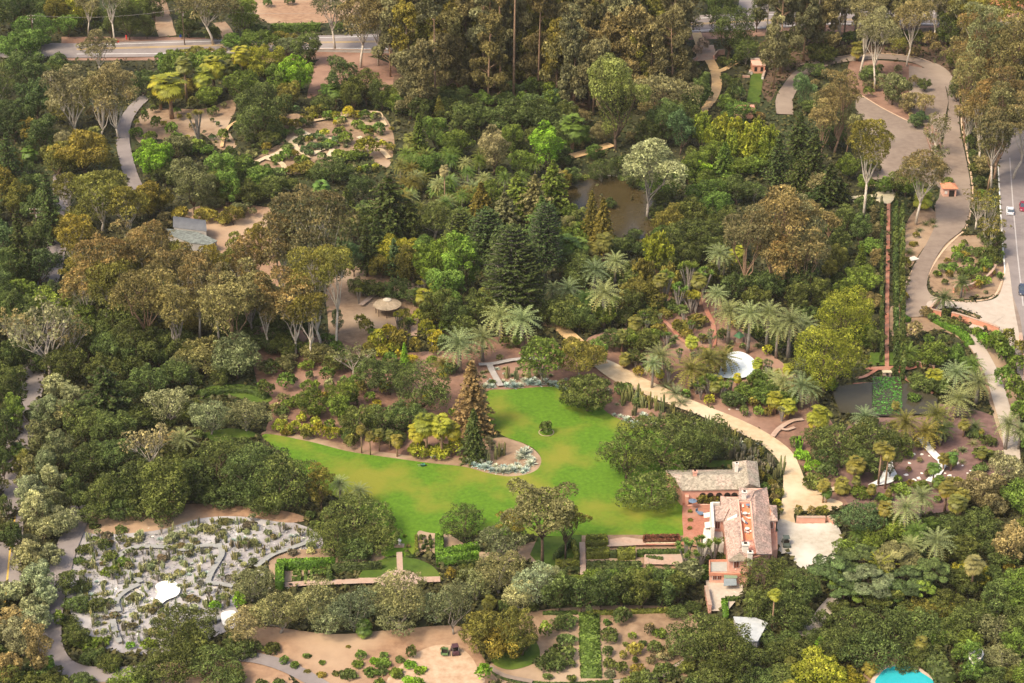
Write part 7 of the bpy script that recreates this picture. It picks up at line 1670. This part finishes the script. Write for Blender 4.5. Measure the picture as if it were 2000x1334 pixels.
# silvery fine ground plants carpeting the gravel of the cactus garden
n_s = 26000; sx = ur.uniform(150, 625, n_s); sy = ur.uniform(1005, 1275, n_s); okp = np.array([inpoly(a, b, CG) for a, b in zip(sx, sy)]); sx, sy = sx[okp], sy[okp]
cl_ = np.sin(sx * .13 + np.sin(sy * .21)) * np.cos(sy * .19 + sx * .05) + ur.normal(0, .45, len(sx)); kk = cl_ > .25; sx, sy = sx[kk], sy[kk]
dx = (sx - 1000) / FPX; dz = (667 - sy) / FPX; t = -HC / (-SP + dz * CP); pos = np.stack([dx * t, (CP + dz * SP) * t, ur.uniform(.06, .5, len(sx))], 1)
nr = rdir(ur, len(pos)); nr[:, 2] = abs(nr[:, 2]); V = quads(pos, nr, np.full(len(pos), .13), ur, 1.6, .5)
me = quad_mesh("silver_ground_cover", V, np.repeat(np.stack([np.clip(.5 * ur.uniform(.6, 1.4, len(pos)), 0, 1), ur.uniform(0, 1, len(pos))], 1), 4, 0)); me.materials.append(LEAF); so = bpy.data.objects.new("silver_ground_cover", me); COL.objects.link(so)
so.color = (.30, .295, .24, 1); so['tip_colour'] = [.50, .49, .44]; tag(so, "fine silvery ground plants carpeting the cactus garden gravel", "ground cover", kind='stuff')
# ================================================================ past 300 shrubs: the smallest become one mass of low planting
def tint_mat():
    m = MATS["foliage"].copy(); m.name = "mixed_foliage"; N = m.node_tree.nodes; L = m.node_tree.links
    a = N.new("ShaderNodeAttribute"); a.attribute_name = "base_tint"; b = N.new("ShaderNodeAttribute"); b.attribute_name = "young_tint"
    for n in N:
        if n.type == 'MIX_RGB': L.new(a.outputs["Color"], n.inputs[1]); L.new(b.outputs["Color"], n.inputs[2])
    return m
def melt(kindset, most, name, label, cat):
    global THINGS
    ds = sorted([d for d in THINGS if d['kind'] in kindset], key=lambda d: -d['w'] * max(d['w'], d['y1'] - d['y0']) * (2 if d['label'] else 1))[most:]
    if not ds: return
    Vs = []; lfs = []; ta = []; tb = []
    for d in ds:
        o = d['o']; me = o.data; n = len(me.vertices); co = np.empty(n * 3, np.float32); me.vertices.foreach_get("co", co); co = co.reshape(-1, 3)
        col = np.empty(n * 4, np.float32); me.attributes["leaf"].data.foreach_get("color", col); c, s = math.cos(o.rotation_euler.z), math.sin(o.rotation_euler.z)
        q = co * np.array(o.scale); q = np.stack([q[:, 0] * c - q[:, 1] * s, q[:, 0] * s + q[:, 1] * c, q[:, 2]], 1) + np.array(o.location)
        Vs.append(q); lfs.append(col.reshape(-1, 4)[:, :2]); ta.append(np.tile([*o.color[:3], 1], (n, 1))); tb.append(np.tile([*list(o['tip_colour']), 1], (n, 1)))
        bpy.data.objects.remove(o); d['o'] = None
    THINGS = [d for d in THINGS if d['o'] is not None]
    me = quad_mesh(name, np.concatenate(Vs), np.concatenate(lfs))
    for nm, arr in (("base_tint", ta), ("young_tint", tb)):
        a = me.attributes.new(nm, 'FLOAT_COLOR', 'POINT'); a.data.foreach_set("color", np.concatenate(arr).astype(np.float32).ravel())
    me.materials.append(tint_mat()); o = bpy.data.objects.new(name, me); COL.objects.link(o); tag(o, label, cat, kind='stuff')
melt({'shrub'}, 300, "low_planting", "small mixed bushes and ground plants scattered through the beds", "planting")
# ================================================================ thin warm air over the whole estate
hm = bpy.data.materials.new("haze_air"); hm.use_nodes = True; hn = hm.node_tree.nodes
for n in list(hn): hn.remove(n)
ho = hn.new("ShaderNodeOutputMaterial"); hv = hn.new("ShaderNodeVolumePrincipled"); hv.inputs["Color"].default_value = (1, .95, .86, 1); hv.inputs["Density"].default_value = HAZE; hv.inputs["Anisotropy"].default_value = .1
hm.node_tree.links.new(hv.outputs[0], ho.inputs["Volume"]); hb = MB(); hb.box((0, 900, 98), (3600, 3600, 198)); tag(hb.build("haze", hm), "thin pale warm haze over the estate", "haze", kind='stuff'); SC.cycles.volume_bounces = 0
# ================================================================ labels
LM = [("gazebo roof", 757, 592), ("brown pond", 1210, 400), ("lily pond", 1733, 780), ("agave bed in the lawn", 985, 900), ("cactus garden", 380, 1120), ("pink house", 1450, 1010), ("orange roofed gatehouse", 1850, 372), ("straight brick walk", 1732, 520),
      ("parking loop", 1760, 220), ("far road", 500, 92), ("sand garden", 640, 250), ("turquoise pool", 1760, 1320), ("shrub orchard", 1200, 1260), ("clay yard", 740, 1280), ("access road", 60, 760), ("half round parterre", 780, 1115), ("white pool", 1440, 718),
      ("pale gravel court", 1590, 1070), ("grey barrel roof", 370, 445), ("terracotta entrance wall", 1900, 560), ("sandy walk", 1340, 790), ("tall gum grove", 1050, 120), ("highway", 1975, 450), ("orange field", 580, 10), ("curving grey path", 960, 715),
      ("tall clipped hedge", 1200, 1150), ("round topiary hedge", 460, 770), ("zigzag hedge", 890, 1070), ("square hedge room", 595, 1110), ("white shell walk", 1820, 900), ("narrow drive bend", 245, 260), ("tan walk to the gate", 1395, 165), ("brick pavilion", 1480, 130),
      ("main lawn", 1100, 820), ("lawn tongue", 620, 880), ("white shade cloth", 410, 565), ("red garden path", 1340, 650), ("white mini pad", 325, 1160), ("metal yard roof", 1465, 1225), ("pale sand forecourt", 1560, 960), ("entrance apron", 1900, 620),
      ("dirt clearing behind the house", 690, 640), ("power pole by the road", 350, 50), ("left hand pale walk", 30, 218), ("bamboo stand", 1430, 260), ("blue green umbrella pines", 1720, 1120), ("golden redwood", 922, 770), ("cedar", 1060, 990), ("big dome trees", 1640, 650), ("bunya trees", 1010, 500), ("date palm row", 1490, 640), ("olive row", 700, 1190), ("kentia palm grove", 860, 340), ("garden shed by the hedge", 1905, 1290), ("service yard", 1415, 1160)]
LM = [(a.replace("left hand ", ""). replace("mini ", "stone "), b, c) for a, b, c in LM]
NUMW = ["first", "second", "third", "fourth", "fifth", "sixth", "seventh", "eighth", "ninth", "tenth", "eleventh", "twelfth", "thirteenth", "fourteenth", "fifteenth", "sixteenth", "seventeenth", "eighteenth", "nineteenth", "twentieth", "twenty first", "twenty second", "twenty third", "twenty fourth", "twenty fifth", "twenty sixth", "twenty seventh", "twenty eighth", "twenty ninth", "thirtieth"]
KN = {'oak': "dense oak", 'bigoak': "large spreading oak", 'dome': "smooth domed tree", 'tree': "leafy tree", 'olive': "soft rounded tree", 'cedar': "layered cedar", 'euc': "gum tree", 'brn': "open gum tree", 'grove': "tall forest gum", 'pine': "layered conifer", 'cone': "conical tree",
      'bunya': "bunya tree", 'col': "columnar cypress", 'plume': "bamboo clump", 'pads': "flat layered pine", 'palm': "feather palm", 'fan': "fan palm", 'cycad': "cycad", 'multi': "tree aloe", 'bare': "sparse twiggy tree", 'shrub': "shrub", 'agave': "agave rosette", 'rock': "boulder", 'cactus': "clustered cactus"}
def near(d):
    yc = (d['y0'] + d['y1']) / 2; c = sorted(LM, key=lambda l: (d['x'] - l[1]) ** 2 + ((yc - l[2]) * 1.4) ** 2)[0]
    dx, dy = d['x'] - c[1], (yc - c[2]) * 1.4
    if math.hypot(dx, dy) < 34: rel = "beside"
    elif abs(dx) > abs(dy) * 1.2: rel = "right of" if dx > 0 else "left of"
    else: rel = "in front of" if dy > 0 else "behind"
    return f"{rel} the {c[0]}"
seen = {}
for d in THINGS:
    o = d['o']; o['category'] = d['cat']
    sz = {'tree': (6, 12), 'palm': (4, 9)}.get(d['cat'], (1.0, 2.2)); hm = d['H']
    adj = "small" if hm < sz[0] else ("tall" if hm > sz[1] else "")
    if adj == "tall" and d['kind'] in ('grove',): adj = ""
    o['group'] = d['group'] or {'oak': 'oaks of the estate', 'bigoak': 'oaks of the estate', 'grove': 'gum trees of the estate', 'euc': 'gum trees of the estate', 'brn': 'gum trees of the estate', 'palm': 'feather palms', 'fan': 'fan palms', 'shrub': 'garden shrubs', 'col': 'cypress avenue', 'agave': 'agaves', 'cactus': 'cacti'}.get(d['kind'], KN[d['kind']] + " planting")
    d['base'] = f"{adj} {({'A': 'white', 'T': 'tan'}[d['col']] if d['kind'] == 'rock' else CN[d['col']])} {KN[d['kind']]} {near(d)}".strip()
    if d['label'] and d['label'] not in seen: seen[d['label']] = 1; o['label'] = d['label']
    else: d['label'] = None; seen.setdefault(('g', d['base']), []).append(d)
for k, ds in seen.items():
    if not isinstance(k, tuple): continue
    if len(ds) == 1: ds[0]['o']['label'] = ds[0]['base']; continue
    nr_ = -(-len(ds) // 26); ds.sort(key=lambda d: d['y1'])
    for r_ in range(nr_):
        row = sorted(ds[r_ * len(ds) // nr_:(r_ + 1) * len(ds) // nr_], key=lambda d: d['x'])
        rn = "" if nr_ == 1 else (("far", "near")[r_] if nr_ == 2 else ("far", "middle", "near", "nearest", "front")[r_]) + " row "
        for i, d in enumerate(row): d['o']['label'] = d['base'] + ", " + rn + NUMW[i] + " from left"
for d in THINGS:
    l = d['o']['label']
    if len(l.split()) > 16:
        for a, b in ((" the ", " "), (" of ", " "), (" in ", " "), ("dense ", ""), ("leafy ", "")):
            if len(l.split()) > 16: l = l.replace(a, b)
        d['o']['label'] = l
print("DUP", len(THINGS) - len({d['o']['label'] for d in THINGS}), "long", sum(len(d['o']['label'].split()) > 16 for d in THINGS))

from collections import Counter
print(Counter(d['name'] for d in THINGS).most_common(12))
